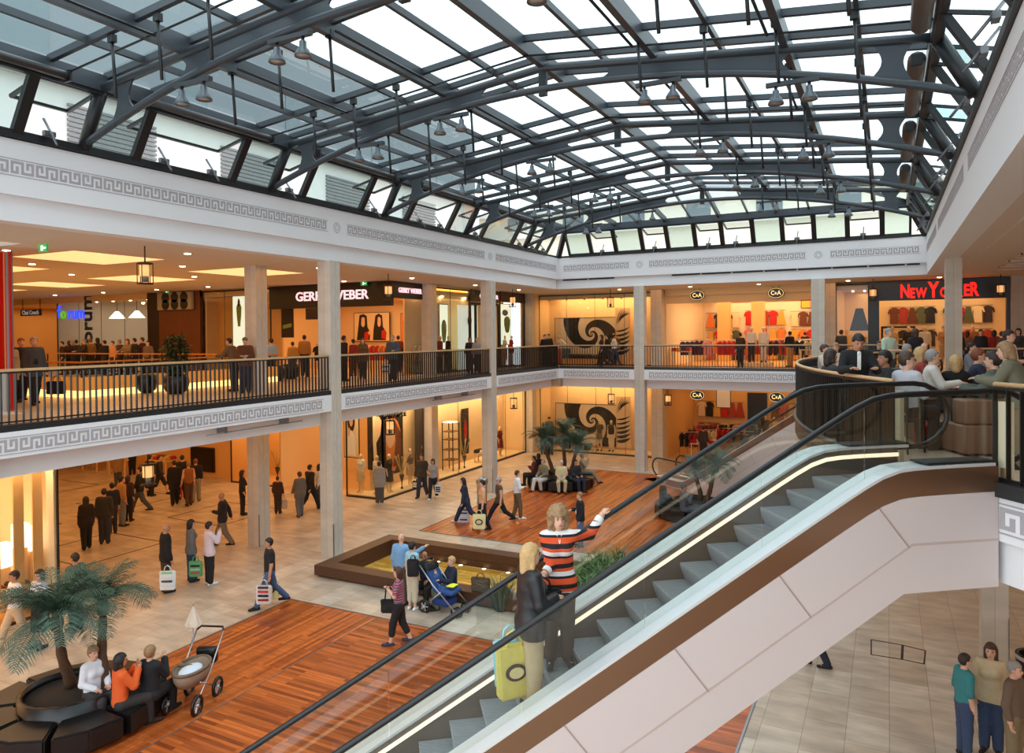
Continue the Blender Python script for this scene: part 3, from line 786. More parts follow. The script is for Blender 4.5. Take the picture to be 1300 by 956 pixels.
for a, b, o in zip(MBK[:-1], MBK[1:], OPB):
    cler('slanted %s clerestory window over the back wall' % ('open' if o else 'fixed'), k, (a, YB, ZS), (1, 0, 0), (0, -1, 0), b-a, o, [.6] if o else []); k += 1
m = MB().box(-15.3, XL+.0, -4, YB, 10.68, 10.78).box(-15.3, XR+.3, YB, YB+.2, 10.68, 10.78).box(XR, XR+.3, -4, YB, 10.68, 10.78)
for (x, y, ix, iy) in ((XL, YB, IN, -IN), (XR, YB, -IN, -IN)): m.bar((x, y, ZS-.05), (x+ix, y+iy, ZT+.1), .22, .22)
struct('trim_12', m, RSD, 'dark sill of the clerestory windows')
# ---- rolled blinds along the eaves
for s, x in ((0, XC-HW+.28), (1, XC+HW-.28)):
    for n, t in enumerate(TY[1:-1]):
        b = thing('roller_blind', 'rolled sun blind under the %s roof eave, %s bay from the front' % ('left' if s == 0 else 'right', ORD[n]), 'roller blind', (x, t+.9, ZE-.05), group='rolled blinds along the roof eaves')
        MB().tube([(x, t+.9, ZE-.05), (x, t+4.4, ZE-.05)], .085 if s == 0 else .16, 12).build('roll', mat('blind_grey', (72, 70, 70), .5, .3) if s == 0 else mat('blind_brown', (86, 72, 64), .5), b, world=True)
        m = MB()
        for y in (t+.88, t+4.42): m.lathe([(.12, -.02), (.12, .02)], (0, 0, 0), 14)
        for y in (t+.86, t+4.4): MB().box(x-.1, x+.1, y, y+.04, ZE-.16, ZE+.06).build('bracket', RSD, b, world=True)
# ---- neighbouring building facades beyond the glass (stand outside, seen through the panes)
FAC = mat('facade_pale', (214, 212, 208), .8); LOU = mat('louvre_grey', (120, 122, 124), .6); FG = mat('facade_glass', (112, 124, 128), .2, .1)
FACG = mat('facade_grey', (128, 136, 140), .7)
b = thing('office_block', 'pale neighbouring block with grey louvres beyond the left roof', 'building', (-25, 16, 10), kind=None)
MB().box(-32, -25, -6, 44, 9.5, 15.4).build('walls', FAC, b, world=True); MB().box(-32, -25.3, -6, 44, 15.4, 20.5).build('upper_walls', FACG, b, world=True)
for y in np.arange(-4, 40, 6.5):
    m = MB()
    for z in np.arange(12.9, 14.9, .17): m.box(-25.02, -24.9, y, y+3.4, z, z+.085)
    m.build('louvre_panel', LOU, b, world=True)
for y in np.arange(-.2, 40, 6.5): MB().box(-25.32, -25.27, y+.3, y+2.3, 16.0, 18.4).build('window', FG, b, world=True)
MB().box(-26.5, -24.6, -6, 44, 15.35, 15.55).build('ledge', mat('parapet', (170, 168, 166), .7), b, world=True)
b = thing('terrace_block', 'cream neighbouring block with stepped cornice beyond the back windows', 'building', (-6, 50, 10))
MB().box(-30, 20, 46, 54, 9.5, 15.2).build('walls', mat('facade_cream', (226, 222, 206), .8), b, world=True)
MB().box(-30, 20, 45.6, 46, 13.4, 13.7).box(-30, 20, 45.5, 46, 15, 15.3).build('cornice', FAC, b, world=True)
m = MB()
for x in np.arange(-28, 18, 4.2): m.box(x, x+1.5, 45.96, 46.02, 14.0, 14.9)
m.build('windows', FG, b, world=True)
# ------------------------------------------------------------ gallery railings: handrail, posts, every baluster a part
BAL_ME = MB().box(-.026, .026, -.008, .008, 0, 1).mesh('baluster', BLACKM)
def railing(label, pts, zb, zt, spacing=.135, wood=True, group='black baluster railings of the galleries', wood_m=None):
    """pts: polyline in plan"""
    P = [Vector((p[0], p[1], 0)) for p in pts]
    t = thing('gallery_railing', label, 'railing', (P[0].x, P[0].y, zb), group=group)
    m = MB(); m.tube([(p.x, p.y, zt-.028) for p in P], .034, 8, flat=.8) if len(P) > 2 else m.bar((P[0].x, P[0].y, zt-.028), (P[1].x, P[1].y, zt-.028), .07, .05)
    m.build('handrail', wood_m or RAILW, t, world=True)
    m = MB()
    for i in range(len(P)-1):
        m.bar((P[i].x, P[i].y, zt-.075), (P[i+1].x, P[i+1].y, zt-.075), .045, .03)
        m.bar((P[i].x, P[i].y, zb+.05), (P[i+1].x, P[i+1].y, zb+.05), .03, .03)
    m.build('flat_bar', BLACKM, t, world=True)
    L = [0]
    for i in range(len(P)-1): L.append(L[-1]+(P[i+1]-P[i]).length)
    n = int(L[-1]/spacing); pos = []
    for k in range(n+1):
        d = (k+.0)*L[-1]/max(n, 1); i = max(j for j in range(len(P)-1) if L[j] <= d+1e-6); u = (P[i+1]-P[i]).normalized()
        pos.append((P[i]+u*(d-L[i]), math.atan2(u.y, u.x)+R(90)))
    pos.sort(key=lambda q: (q[0]-Vector((0, 0, 0))).length)
    extra = MB()
    for k, (p, a) in enumerate(pos):
        if k < 98:
            o = bpy.data.objects.new('baluster', BAL_ME); C.objects.link(o); o.parent = t
            o.location = (p.x-P[0].x, p.y-P[0].y, 0); o.rotation_euler = (0, 0, a); o.scale = (1, 1, zt-zb-.08)
        else:
            q = Matrix.Rotation(a, 3, 'Z'); extra.obox((p.x, p.y, (zb+zt-.08)/2), q @ Vector((.02, 0, 0)), q @ Vector((0, .006, 0)), (0, 0, (zt-zb-.08)/2))
    if extra.v: tag(extra.build('balusters_far', BLACKM, t, world=True), kind='stuff')
    return t
XRL = -15.22
railing('black railing with pale handrail at the left edge, before the first pillar', [(XRL, 4.2), (XRL, 7.2)], F1+.13, 6.22)
railing('long black railing with pale handrail in the left foreground before the flat-capped man', [(XRL, 7.66), (XRL, 17.35)], F1+.13, 6.22)
railing('black railing below the long black fashion sign between two stone pillars', [(XRL, 17.82), (XRL, 27.5)], F1+.13, 6.22)
railing('black railing on the left side running into the far corner', [(XRL, 27.96), (XRL, 34.82)], F1+.13, 6.22)
railing('black railing in front of the upper spiral display', [(XRL+.1, 34.92), (-11.1, 34.92)], F1+.13, 6.22)
railing('black railing in front of the upper red clothes shop', [(-10.6, 34.92), (-3.0, 34.92)], F1+.13, 6.22)
railing('short black railing right of the back pillar, behind the cafe guests', [(-2.45, 34.92), (1.5, 34.92)], F1+.13, 6.22)
railing('black railing beside the right stone pillar behind the cafe', [(2.2, 27.6), (5.2, 27.6)], F1+.05, 6.22)
# sign bars fixed to the beams below the left railings
for n, (y0, y1) in enumerate(((12.9, 16.3), (23.2, 26.4))):
    t = thing('banner_rail', 'thin steel banner rail on two brackets under the %s left balcony' % ('near' if n == 0 else 'second'), 'banner rail', (-15.5, y0, 4.4))
    MB().tube([(-15.3, y0, 4.32), (-15.3, y1, 4.32)], .018, 6).build('bar', ALU, t, world=True)
    for y in (y0+.6, y1-.6): MB().box(-15.58, -15.28, y-.05, y+.05, 4.3, 4.49).build('bracket', ALU, t, world=True)
# ------------------------------------------------------------ escalators: s along the run, n across, z up
TH = R(37)
def EW(s, n, z): return (s*math.cos(TH)-n*math.sin(TH), s*math.sin(TH)+n*math.cos(TH), z)
def EW2(s, n, z): x, y, z = EW(s, n, z); return (x, 36.2-y, z)
PINK = mat('escalator_cladding', (214, 200, 197), .55)
BRONZE = mat('escalator_bronze_band', (146, 112, 88), .3, .8)
DECKM = mat('escalator_deck_steel', (236, 239, 241), .36, .45)
HRUB = mat('handrail_rubber', (20, 21, 23), .32)
STEPM = mat('escalator_step', (152, 158, 164), .5, .25, noise=.12, nscale=30)
RISM = mat('escalator_riser', (112, 108, 104), .5, .2, noise=.15, nscale=30)
SKIRT = mat('escalator_skirt', (112, 100, 92), .4, .5)
LED = mat('escalator_light_strip', (255, 238, 206), .5, emit=1.0)
EGL = glass('escalator_glass', (247, 250, 248), .12)
POSTW = mat('post_pale_wood', (226, 212, 180), .5, noise=.06)
SL = .577
def hz(s):      # handrail centre height
    z = 3.407+SL*(s-.529); return smooth(z, 1.11, 6.11)
def smooth(z, a, b):
    k = .22
    f = lambda x, y: .5*(x+y+math.sqrt((x-y)**2+k*k*.25)); g = lambda x, y: .5*(x+y-math.sqrt((x-y)**2+k*k*.25))
    return g(f(z, a), b)
def dz(s): return smooth(4.378+SL*(s-3.634), .34, 5.345)
SS = [-5.2+.2*i for i in range(59)]           # -5.2 .. 6.4
def strip(m, f0, f1, n0, n1, ss, mi=0):
    """solid between height curves f0<f1 and n0..n1"""
    vs = []; fs = []
    for s in ss: vs += [(s, n0, f0(s)), (s, n1, f0(s)), (s, n1, f1(s)), (s, n0, f1(s))]
    for i in range(len(ss)-1):
        for k in range(4): fs.append((i*4+k, i*4+(k+1) % 4, i*4+4+(k+1) % 4, i*4+4+k))
    fs += [(0, 1, 2, 3), tuple(len(ss)*4-4+k for k in range(4))]
    return m.add(vs, fs, mi)
def escalator(label, W, near_detail=True):
    r = thing('escalator', label, 'escalator', W(-3.4, 7.8, 0))
    B = lambda name, m, mt: m.xf(W).build(name, mt, r, world=True)
    SD = SS+[6.57]
    for nm, n0, n1 in (('near', 6.98, 7.3), ('far', 8.33, 8.64)):
        B('deck', strip(MB(), lambda s: dz(s)-.035, lambda s: dz(s), n0, n1, SD), DECKM)
        n = 7.14 if nm == 'near' else 8.47
        hp = [(s, n, hz(s)) for s in SS if s > -5. and s < 6.72]+[(6.6, n, 6.11)]
        arc = lambda s0, zc_, r_, sg: [(s0+sg*r_*math.sin(a), n, zc_+r_*math.cos(a)) for a in [i*math.pi/10 for i in range(0, 11)]]
        up = [(6.75+.43*math.sin(a)*1.15, n, 5.70+.41*math.cos(a)) for a in [i*math.pi/9 for i in range(0, 10)]]
        dn = [(-5.2-.43*math.sin(a)*1.15, n, .70+.41*math.cos(a)) for a in [i*math.pi/9 for i in range(9, -1, -1)]]
        B('handrail', MB().tube([(-4.9, n, .29)]+dn+hp+up+[(6.5, n, 5.29)], .034, 10), HRUB)
        cuts = [-5.3, -3.9, -2.6, -1.3, 0, 1.3, 2.6, 3.9, 5.1, 6.85]
        for a, b in zip(cuts[:-1], cuts[1:]):
            ss = list(np.linspace(a+.006, b-.006, 9))
            B('glass_panel', strip(MB(), lambda s: dz(s)-.02, lambda s: hz(s)-.03, n-.006, n+.006, ss), EGL)
        ni, no = (7.3, 7.31) if nm == 'near' else (8.32, 8.33)
        sk = (7.29, 7.31) if nm == 'near' else (8.315, 8.33)
        B('skirt', strip(MB(), lambda s: dz(s)-.62, lambda s: dz(s)-.03, sk[0], sk[1], SS), SKIRT)
        st = (7.31, 7.325) if nm == 'near' else (8.295, 8.315)
        B('light_strip', strip(MB(), lambda s: dz(s)-.135, lambda s: dz(s)-.09, st[0], st[1], [s for s in SS if s < 6.5]), LED)
    # truss cladding
    cl = [lambda s: dz(s)-.31, lambda s: max(-.6, min(4.5, 4.378+SL*(s-3.634)-.98)), lambda s: max(-.9, min(4.0, 4.378+SL*(s-3.634)-1.42))]
    SC = sorted(SS+[6.6, 3.634+(4.5-4.378+.98)/SL, 3.634+(4.0-4.378+1.42)/SL])
    for nm, n0, n1 in (('near', 6.975, 7.0), ('far', 8.625, 8.65)):
        B('bronze_band', strip(MB(), cl[0], lambda s: dz(s)-.035, n0, n1, SC), BRONZE)
        B('cladding_upper', strip(MB(), lambda s: cl[1](s)+.012, lambda s: cl[0](s)-.006, n0+.004, n1, SC), PINK)
        B('cladding_lower', strip(MB(), cl[2], lambda s: cl[1](s)-.012, n0+.004, n1, SC), PINK)
    B('soffit', strip(MB(), lambda s: cl[2](s)-.02, cl[2], 6.98, 8.645, SC), PINK)
    for n0, n1 in ((6.976, 6.99), (8.635, 8.649)): B('seam_strip', strip(MB(), lambda s: cl[1](s)-.013, lambda s: cl[1](s)+.013, n0, n1, SC), mat('seam_beige', (196, 176, 166), .6))
    for s in (-1.75, -.6, .55, 1.7, 2.85, 4.0, 5.15):
        for n in (6.977, 8.648): B('panel_joint', MB().bar((s, n, cl[0](s)-.01), (s+.35, n, cl[1](s+.35)), .012, .014, (0, 1, 0)), mat('joint_brown', (172, 150, 140), .7))
    # steps
    k = -21
    for k in range(-20, 11):
        s = 2.068+.348*k; z = 3.227+.2035*k
        z = max(0.0, min(5.0, z))
        m = MB(); zb_ = z-.2
        P = [(s, z), (s+.42, z), (s+.42, z-.03), (s+.06, z-.03), (s+.055, z-.10), (s+.09, z-.2), (s+.06, z-.2), (s+.02, z-.1), (s, z-.03)]
        m.add([(a, 7.325, b) for a, b in P]+[(a, 8.3, b) for a, b in P], [tuple(range(9)), tuple(range(17, 8, -1))]+[(i, (i+1) % 9, 9+(i+1) % 9, 9+i) for i in range(9)])
        for q in range(24): m.box(s+.01, s+.40, 7.34+q*.04, 7.355+q*.04, z, z+.006)
        B('step', m, STEPM)
        # curved riser face below each nosing
        m = MB(); vs = []; fs = []
        for i in range(6):
            u = i/5; vs += [(s+.015+.10*math.sin(u*1.4)**2*.9, 7.325, z-.02-.19*u), (s+.015+.10*math.sin(u*1.4)**2*.9, 8.3, z-.02-.19*u)]
        for i in range(5): fs.append((2*i, 2*i+1, 2*i+3, 2*i+2))
        m.add(vs, fs, 0, True)
        if 0 < z < 5: B('riser', m, RISM)
    m = MB().box(5.55, 6.62, 7.31, 8.32, 4.93, 5.005).box(-5.0, -4.9, 7.31, 8.32, 0, .006); B('landing_plate', m, ALU)
    m = MB().box(-6.2, -4.9, 7.0, 8.62, 0, .012); B('floor_plate', m, ALU)
    m = MB()
    for n0, n1 in ((6.98, 7.3), (8.33, 8.64)): m.rbox(5.75, 6.6, n0+.02, n1-.02, 5.345, 5.365, .008)
    B('deck_plate', m, BLACKM)
    return r
escalator('large glass sided escalator in the foreground carrying two women', EW)
escalator('glass sided escalator on the far side of the curved cafe balcony', EW2)

# ------------------------------------------------------------ bow-fronted cafe balcony
BC, BR = (12.9, 18.1), 14.7
def bow(y, r=BR): return BC[0]-math.sqrt(r*r-(y-BC[1])**2)
ya, ybw = 10.95, 25.25
arc = [(bow(y), y) for y in np.linspace(ya, ybw, 41)]
eA = EW(6.6, 8.65, 0)[:2]; eB = EW(6.66, 7.13, 0)[:2]; eC = EW(6.68, 6.45, 0)[:2]
e2A = (eA[0], 36.2-eA[1]); e2B = (eB[0], 36.2-eB[1]); e2C = (eC[0], 36.2-eC[1])
plan = [(14, -4), (XR, -4), (XR, eC[1]), eC, eB, eA]+arc+[e2A, e2B, e2C, (XR, 28.2), (XR, 34.8), (14, 34.8)]
m = MB(); m.prism([(x, y, 0) for x, y in plan], (0, 0, 4.5), (0, 0, F1)); struct('floor_cafe', m, STONE_F1, 'floor of the right gallery and the bow-fronted cafe balcony')
plan2 = [(14, -4), (XR+.05, -4), (XR+.05, eC[1]), (eC[0]+.04, eC[1]+.02), (eB[0]+.03, eB[1]), (eA[0]+.03, eA[1])]+[(x+.25, y) for x, y in arc]+[(e2A[0]+.03, e2A[1]), e2B, e2C, (XR+.3, 28.2), (XR+.3, 34.8), (14, 34.8)]
m = MB(); m.prism([(x, y, 0) for x, y in plan2], (0, 0, 4.0), (0, 0, 4.5)); struct('ceiling_cafe', m, WHITE, 'white underside of the right gallery')
# white edge of the landing with a short frieze
m = MB(); a, b = Vector((*eB, 0)), Vector((*eC, 0)); d = (b-a).normalized(); nn = Vector((-math.cos(TH), -math.sin(TH), 0))
m.obox((a+b)/2+nn*.02+Vector((0, 0, 4.74)), d*((b-a).length/2), nn*.03, (0, 0, .26)); struct('trim_13', m, WHITE, 'white edge of the escalator landing')
m = MB(); meander(m, .62, .24, (a+d*.16+nn*.05)+Vector((0, 0, 4.62)), d, nn); struct('trim_14', m, KEYM, 'grey meander frieze on the landing edge')
m = MB(); m.tube([(bow(y, BR+.03), y, F1+.03) for y in np.linspace(ya, ybw, 41)], .05, 6); m.bar((*eB, F1+.05), (*eC, F1+.05), .22, .16); m.bar((*eC, F1+.05), (XR+.05, -2, F1+.05), .22, .14)
struct('trim_15', m, CURB, 'dark kerb along the cafe balcony')
GREYED = mat('balcony_metal_edge', (116, 112, 108), .35, .8)
m = MB()
for zz in (4.5, 4.96):
    pass
vs = []; fs = []
ys_ = np.linspace(ya, ybw, 41)
for y in ys_: vs += [(bow(y, BR+.04), y, 4.72), (bow(y, BR+.04), y, 5.0), (bow(y, BR+.0), y, 5.0), (bow(y, BR), y, 4.72)]
for i in range(40):
    for k in range(4): fs.append((i*4+k, i*4+(k+1) % 4, i*4+4+(k+1) % 4, i*4+4+k))
struct('trim_16', MB().add(vs, fs), GREYED, 'metal fascia of the curved balcony')
railing('curved black balcony railing with pale wooden handrail round the cafe', arc, F1+.03, 6.16, .105, group='black baluster railings of the galleries')
railing('black railing with wooden handrail beside the escalator landing at the right edge', [(eB[0]+.03, eB[1]-.02), (eC[0], eC[1]), (XR+.1, 2)], F1+.1, 6.22, .17)
for n, (s, nn_) in enumerate(((6.72, 8.72), (6.74, 7.02))):
    x, y, _ = EW(s, nn_, 0)
    t = thing('end_post', 'pale wooden end post at the %s side of the escalator landing' % ('far' if n == 0 else 'near'), 'post', (x, y, F1))
    q = Matrix.Rotation(TH, 3, 'Z'); MB().obox((x, y, F1+.5), q @ Vector((.03, 0, 0)), q @ Vector((0, .075, 0)), (0, 0, .5)).build('post', POSTW, t, world=True)
    MB().obox((x-.03, y-.02, F1+.18), q @ Vector((.012, 0, 0)), q @ Vector((0, .025, 0)), (0, 0, .09)).build('lock_plate', mat('brass_plate', (176, 140, 100), .4, .6), t, world=True)
# ------------------------------------------------------------ writing
def text(s, size, c, face, depth_=.02, m=None, parent=None, name='lettering', off=.012, align='CENTER', sx=1., rx=90, up=0):
    """flat lettering standing at c, facing along heading `face` (degrees: 0 faces -y, 90 faces +x)"""
    cu = bpy.data.curves.new(name, 'FONT'); cu.body = s; cu.size = size; cu.extrude = depth_; cu.offset = off*size; cu.align_x = align; cu.align_y = 'CENTER'
    cu.resolution_u = 3
    o = bpy.data.objects.new(name, cu); C.objects.link(o); bpy.context.view_layer.update()
    dg = bpy.context.evaluated_depsgraph_get(); me = bpy.data.meshes.new_from_object(o.evaluated_get(dg)); bpy.data.objects.remove(o); bpy.data.curves.remove(cu)
    me.transform(Matrix.Translation(c) @ Matrix.Rotation(R(face), 4, 'Z') @ Matrix.Rotation(R(rx), 4, 'X') @ Matrix.Rotation(R(up), 4, 'Z') @ Matrix.Diagonal((sx, 1, 1, 1)))
    if parent is not None: me.transform(Matrix.Translation(parent.location).inverted())
    o = bpy.data.objects.new(name, me); C.objects.link(o); me.materials.clear(); me.materials.append(m)
    if parent is not None: o.parent = parent
    return o
PINKL = mat('sign_pink_white', (255, 206, 214), .4, emit=1.1); REDL = mat('sign_red', (255, 26, 14), .4, emit=1.4)
BLUEL = mat('sign_blue', (40, 70, 255), .4, emit=1.6); GREENL = mat('sign_green', (90, 190, 40), .4, emit=.8)
SIGNB = mat('sign_black', (16, 14, 15), .3); YELL = mat('sign_cream', (255, 226, 150), .4, emit=.9)
LBOX = mat('poster_light', (226, 236, 214), .4, emit=1.0)
WD = mat('brown_panel', (116, 68, 36), .45, noise=.2, nscale=5); DKW = mat('dark_panel', (50, 36, 28), .5)
LAMPW = mat('spot_glow', (255, 226, 180), .4, emit=14.)

CREAMC = mat('shop_wall_pale', (240, 222, 192), .7)
# ------------------------------------------------------------ shop shells (walls / ceilings are the setting)
def shell(n, x0, x1, y0, y1, z0, z1, sides, wall=CREAM, ceil=None, power=0, floor_m=SHOPFLOOR, col=(1, .60, .26), lz=.12):
    m = MB(); t = .08
    if 'W' in sides: m.box(x0-t, x0, y0, y1, z0, z1)
    if 'E' in sides: m.box(x1, x1+t, y0, y1, z0, z1)
    if 'N' in sides: m.box(x0, x1, y1, y1+t, z0, z1)
    if 'S' in sides: m.box(x0, x1, y0-t, y0, z0, z1)
    if m.v: struct('wall_shop_%d' % n, m, wall)
    struct('ceiling_shop_%d' % n, MB().box(x0, x1, y0, y1, z1, z1+.1), ceil or CREAM)
    if floor_m: struct('floor_shop_%d' % n, MB().box(x0, x1, y0, y1, z0, z0+.012), floor_m)
    if power: area('shop_lamp_%d' % n, ((x0+x1)/2, (y0+y1)/2, z1-lz), (x1-x0)*.8, (y1-y0)*.8, power, col)
shell(1, -29.8, -18.6, 25.25, 34.5, F1, 8.75, 'WN', CREAM, CREAM, 330)                 # long fashion shop, upper floor
shell(2, -19.9, -18.62, 27.95, 37.8, F1, 9.0, 'W', CREAM, CREAM, 120, lz=.05)              # upper display windows on the left
shell(3, -18.1, -11.2, 38.85, 40.3, F1, 9.02, 'WNE', CREAM, CREAM, 130, lz=.05)         # upper spiral window
shell(4, -10.6, -2.7, 38.9, 52, F1, 8.75, 'WNE', CREAMC, CREAMC, 520, col=(1, .66, .34))                  # upper red clothes shop
shell(5, -2.2, 5.4, 38.5, 48, F1, 8.9, 'WNE', CREAM, CREAM, 230, col=(1, .66, .34))                     # upper black and red shop
shell(6, -41.9, -33.2, 25.3, 36, F1, 9.0, 'WNE', mat('shop_wall_grey', (196, 190, 180), .7), None, 190, col=(1, .84, .66))
shell(7, -50, -42, 25.2, 32, F1, 8.8, 'WN', CREAM2, None, 130)
shell(8, -24.2, -18.6, 24.45, 37.8, 0, 4.04, 'WN', CREAM, CREAM, 200, lz=.05)            # ground floor fashion shop
shell(9, -27.4, -24.3, 24.5, 26.5, 0, 4.04, 'WN', CREAM2, CREAM, 90, lz=.05)
shell(10, -18.1, -11.2, 38.9, 40.3, 0, 4.04, 'WNE', CREAM, CREAM, 110, lz=.05)
shell(11, -10.6, -2.7, 38.9, 50, 0, 4.04, 'WNE', CREAM2, CREAM, 190, col=(1, .56, .22), lz=.05)
shell(12, -27, -18.7, 1, 11.1, 0, 4.04, 'WSN', CREAMC, CREAMC, 560, lz=.05, col=(1, .64, .30))
area('shoe_window_lamp', (-18.8, 9.3, 3.95), .25, 3.2, 70, (1, .7, .4)); area('window_display_lamp', (-19.2, 31, 3.95), .9, 12.6, 330, (1, .70, .40)); area('corner_window_lamp', (-19.5, 24.9, 3.95), 1.6, .7, 80, (1, .70, .40))  # shoe window light is an added fill, brightening the banners from the front
struct('wall_header', MB().box(-50, -30.1, 25.12, 25.3, 8.78, 9.5).box(-18.72, -18.1, 38.3, 38.9, 0, 9.4).box(-18.8, -18.7, 37.75, 40.4, 0, 9.4).box(-11.12, -10.68, 38.5, 52, 0, 9.4).box(-2.62, -2.28, 38.5, 52, 0, 9.4).box(-30.1, -18.62, 25.26, 25.5, 8.75, 9.5).box(-18.66, -18.56, 25.5, 38, 8.99, 9.5).box(-18.1, 5.4, 38.86, 39, 8.75, 9.5).box(-10.6, -2.7, 38.7, 38.9, 8.75, 9.12), CREAM)
m = MB().box(-50, -27.5, 25.0, 25.2, 0, 4.06).box(-41, -40.8, 10.4, 25.2, 0, 4.06).box(-50, -27, 10.2, 10.4, 0, 4.06); struct('wall_side_mall', m, CREAM2, 'ochre wall of the ground level side mall')
m = MB().box(-50, -49.8, 10.4, 32, F1, CE).box(-50, -20.1, 10.2, 10.4, F1, CE); struct('wall_side_mall_upper', m, CREAM2)
m = MB().box(-34, -33.1, 25.1, 25.5, F1, CE).box(-18.6, -18.5, 34.8, 37.8, 8.55, CE)
struct('wall_piers', m, DKW)
struct('wall_right', MB().box(13.8, 14, -4, 40, 0, CE), CREAM2)
struct('wall_back_right', MB().box(5.4, 14, 38.8, 39, 0, CE).box(-2.7, 14, 38.9, 39.1, 0, 4.06), CREAM2)
struct('ceiling_side_mall_ground', MB().box(-50, -16, 10.4, 25.2, 4.04, 4.07).box(-18.6, -16, -4, 39, 4.04, 4.07).box(-16, 2, 35.6, 39, 4.04, 4.07), CEILW)

def pane(n, label, p0, p1, z0, z1, frame=.05, fm=DARKFR, sub=0, base=.0):
    """shop window: glass sheet in a slim frame, standing on the line p0-p1"""
    t = thing('shop_window', label, 'shop window', (p0[0], p0[1], z0)); a, b = Vector((*p0, 0)), Vector((*p1, 0)); u = (b-a).normalized()
    up = Vector((0, 0, 1)); m = MB()
    for q in (a, b): m.bar(q+up*z0, q+up*z1, frame, frame)
    m.bar(a+up*(z0+.03), b+up*(z0+.03), .07, .06); m.bar(a+up*(z1-.03), b+up*(z1-.03), .05, .06)
    for k in range(1, sub): q = a+(b-a)*k/sub; m.bar(q+up*z0, q+up*z1, .018, .018)
    m.build('window_frame', fm, t, world=True)
    MB().add([a+up*z0, b+up*z0, b+up*z1, a+up*z1], [(0, 1, 2, 3)]).build('pane', GLASSW, t, world=True)
    return t
W = -18.55
pane(0, 'ground floor corner shop window with two poster portraits, short side facing the viewer', (-20.4, 24.35), (W, 24.4), .0, 4.03)
pane(0, 'ground floor shop window with a large hair poster behind the man and woman walking', (W, 24.4), (W, 27.35), .0, 4.03)
pane(0, 'ground floor shop window with a dark brown screen and glass showcase', (W, 27.95), (W, 32.8), .0, 4.03, sub=2)
pane(0, 'ground floor shop window with two mannequins in red dresses', (W, 32.85), (W, 37.75), .0, 4.03, sub=2)
pane(0, 'ground floor window with the black and white spiral display', (-18.1, 38.85), (-11.2, 38.85), .0, 4.03, sub=4)
pane(0, 'upper window with the black and white spiral display', (-18.1, 38.82), (-11.2, 38.82), F1, 9.02, sub=4)
pane(0, 'upper display window left of the second black fashion sign', (W, 27.95), (W, 31.6), F1, 9.0, sub=2)
pane(0, 'upper display window between second black fashion sign and the far corner', (W, 34.8), (W, 37.75), F1, 9.0, sub=2)
pane(0, 'upper shop window left of the black and red shop sign', (-2.2, 38.45), (-.8, 38.45), F1, 9.02)
pane(0, 'large grey glazed shop front with the blue sign', (-41.8, 25.2), (-34.0, 25.2), F1, 9.05, sub=4)
pane(0, 'ochre glazed shop front left of the long black fashion sign', (-30.0, 25.2), (-25.5, 25.2), F1, 9.05, sub=3)
pane(0, 'small ground floor window with a vase of twigs', (-27.35, 24.45), (-24.3, 24.5), .0, 4.03)
pane(0, 'ground floor shoe shop window at the left picture edge', (W, 2), (W, 11.1), .0, 4.03, sub=4)
struct('wall_ochre_panel', MB().box(-30.0, -25.5, 25.9, 26, F1, 9.05), CREAM2)

# ------------------------------------------------------------ shop signs
t = thing('shop_sign', 'long black shop sign with pale pink letters wrapping a corner', 'shop sign', (-22, 25.1, 8.5))
m = MB().box(-25.42, W+.02, 25.05, 25.25, 8.05, 9.08).box(W-.15, W+.02, 25.25, 27.42, 8.38, 9.08); m.build('fascia', SIGNB, t, world=True)
text('GERRY WEBER', .56, (-21.75, 25.04, 8.55), 0, .02, PINKL, t, off=.02, sx=1.12)
text('GERRY WEBER', .30, (W+.03, 26.45, 8.72), 90, .02, PINKL, t, off=.02, sx=.88)
t = thing('shop_sign', 'short black shop sign over a white lit entrance, partly hidden by a pillar', 'shop sign', (W, 33.2, 8.7))
MB().box(W-.15, W+.02, 31.65, 34.76, 8.45, 9.06).build('fascia', SIGNB, t, world=True)
text('GERRY WEBER', .30, (W+.03, 33.55, 8.75), 90, .02, PINKL, t, off=.02)
t = thing('shop_sign', 'black shop front sign with bright red letters', 'shop sign', (2, 38.3, 8.6))
MB().box(-.8, 4.78, 38.25, 38.5, 8.18, 9.07).build('fascia', SIGNB, t, world=True)
for x0, x1 in ((-.8, -.35), (4.6, 4.8)): MB().box(x0, x1, 38.25, 38.5, F1, 8.18).build('portal_post', SIGNB, t, world=True)
xx = .53
for ch, sz, dz_ in (('N', .84, 0), ('E', .62, -.09), ('W', .62, -.09), ('Y', .98, .02), ('O', .62, -.09), ('R', .62, -.09), ('K', .62, -.09), ('E', .72, -.03), ('R', .84, 0)):
    o = text(ch, sz, (0, 38.23, 8.56+dz_), 0, .02, REDL, t, off=.03, sx=.64); xs_ = [v.co.x for v in o.data.vertices]; a_ = xx-t.location.x-min(xs_); o.data.transform(Matrix.Translation((a_, 0, 0))); xx += max(xs_)-min(xs_)+.03
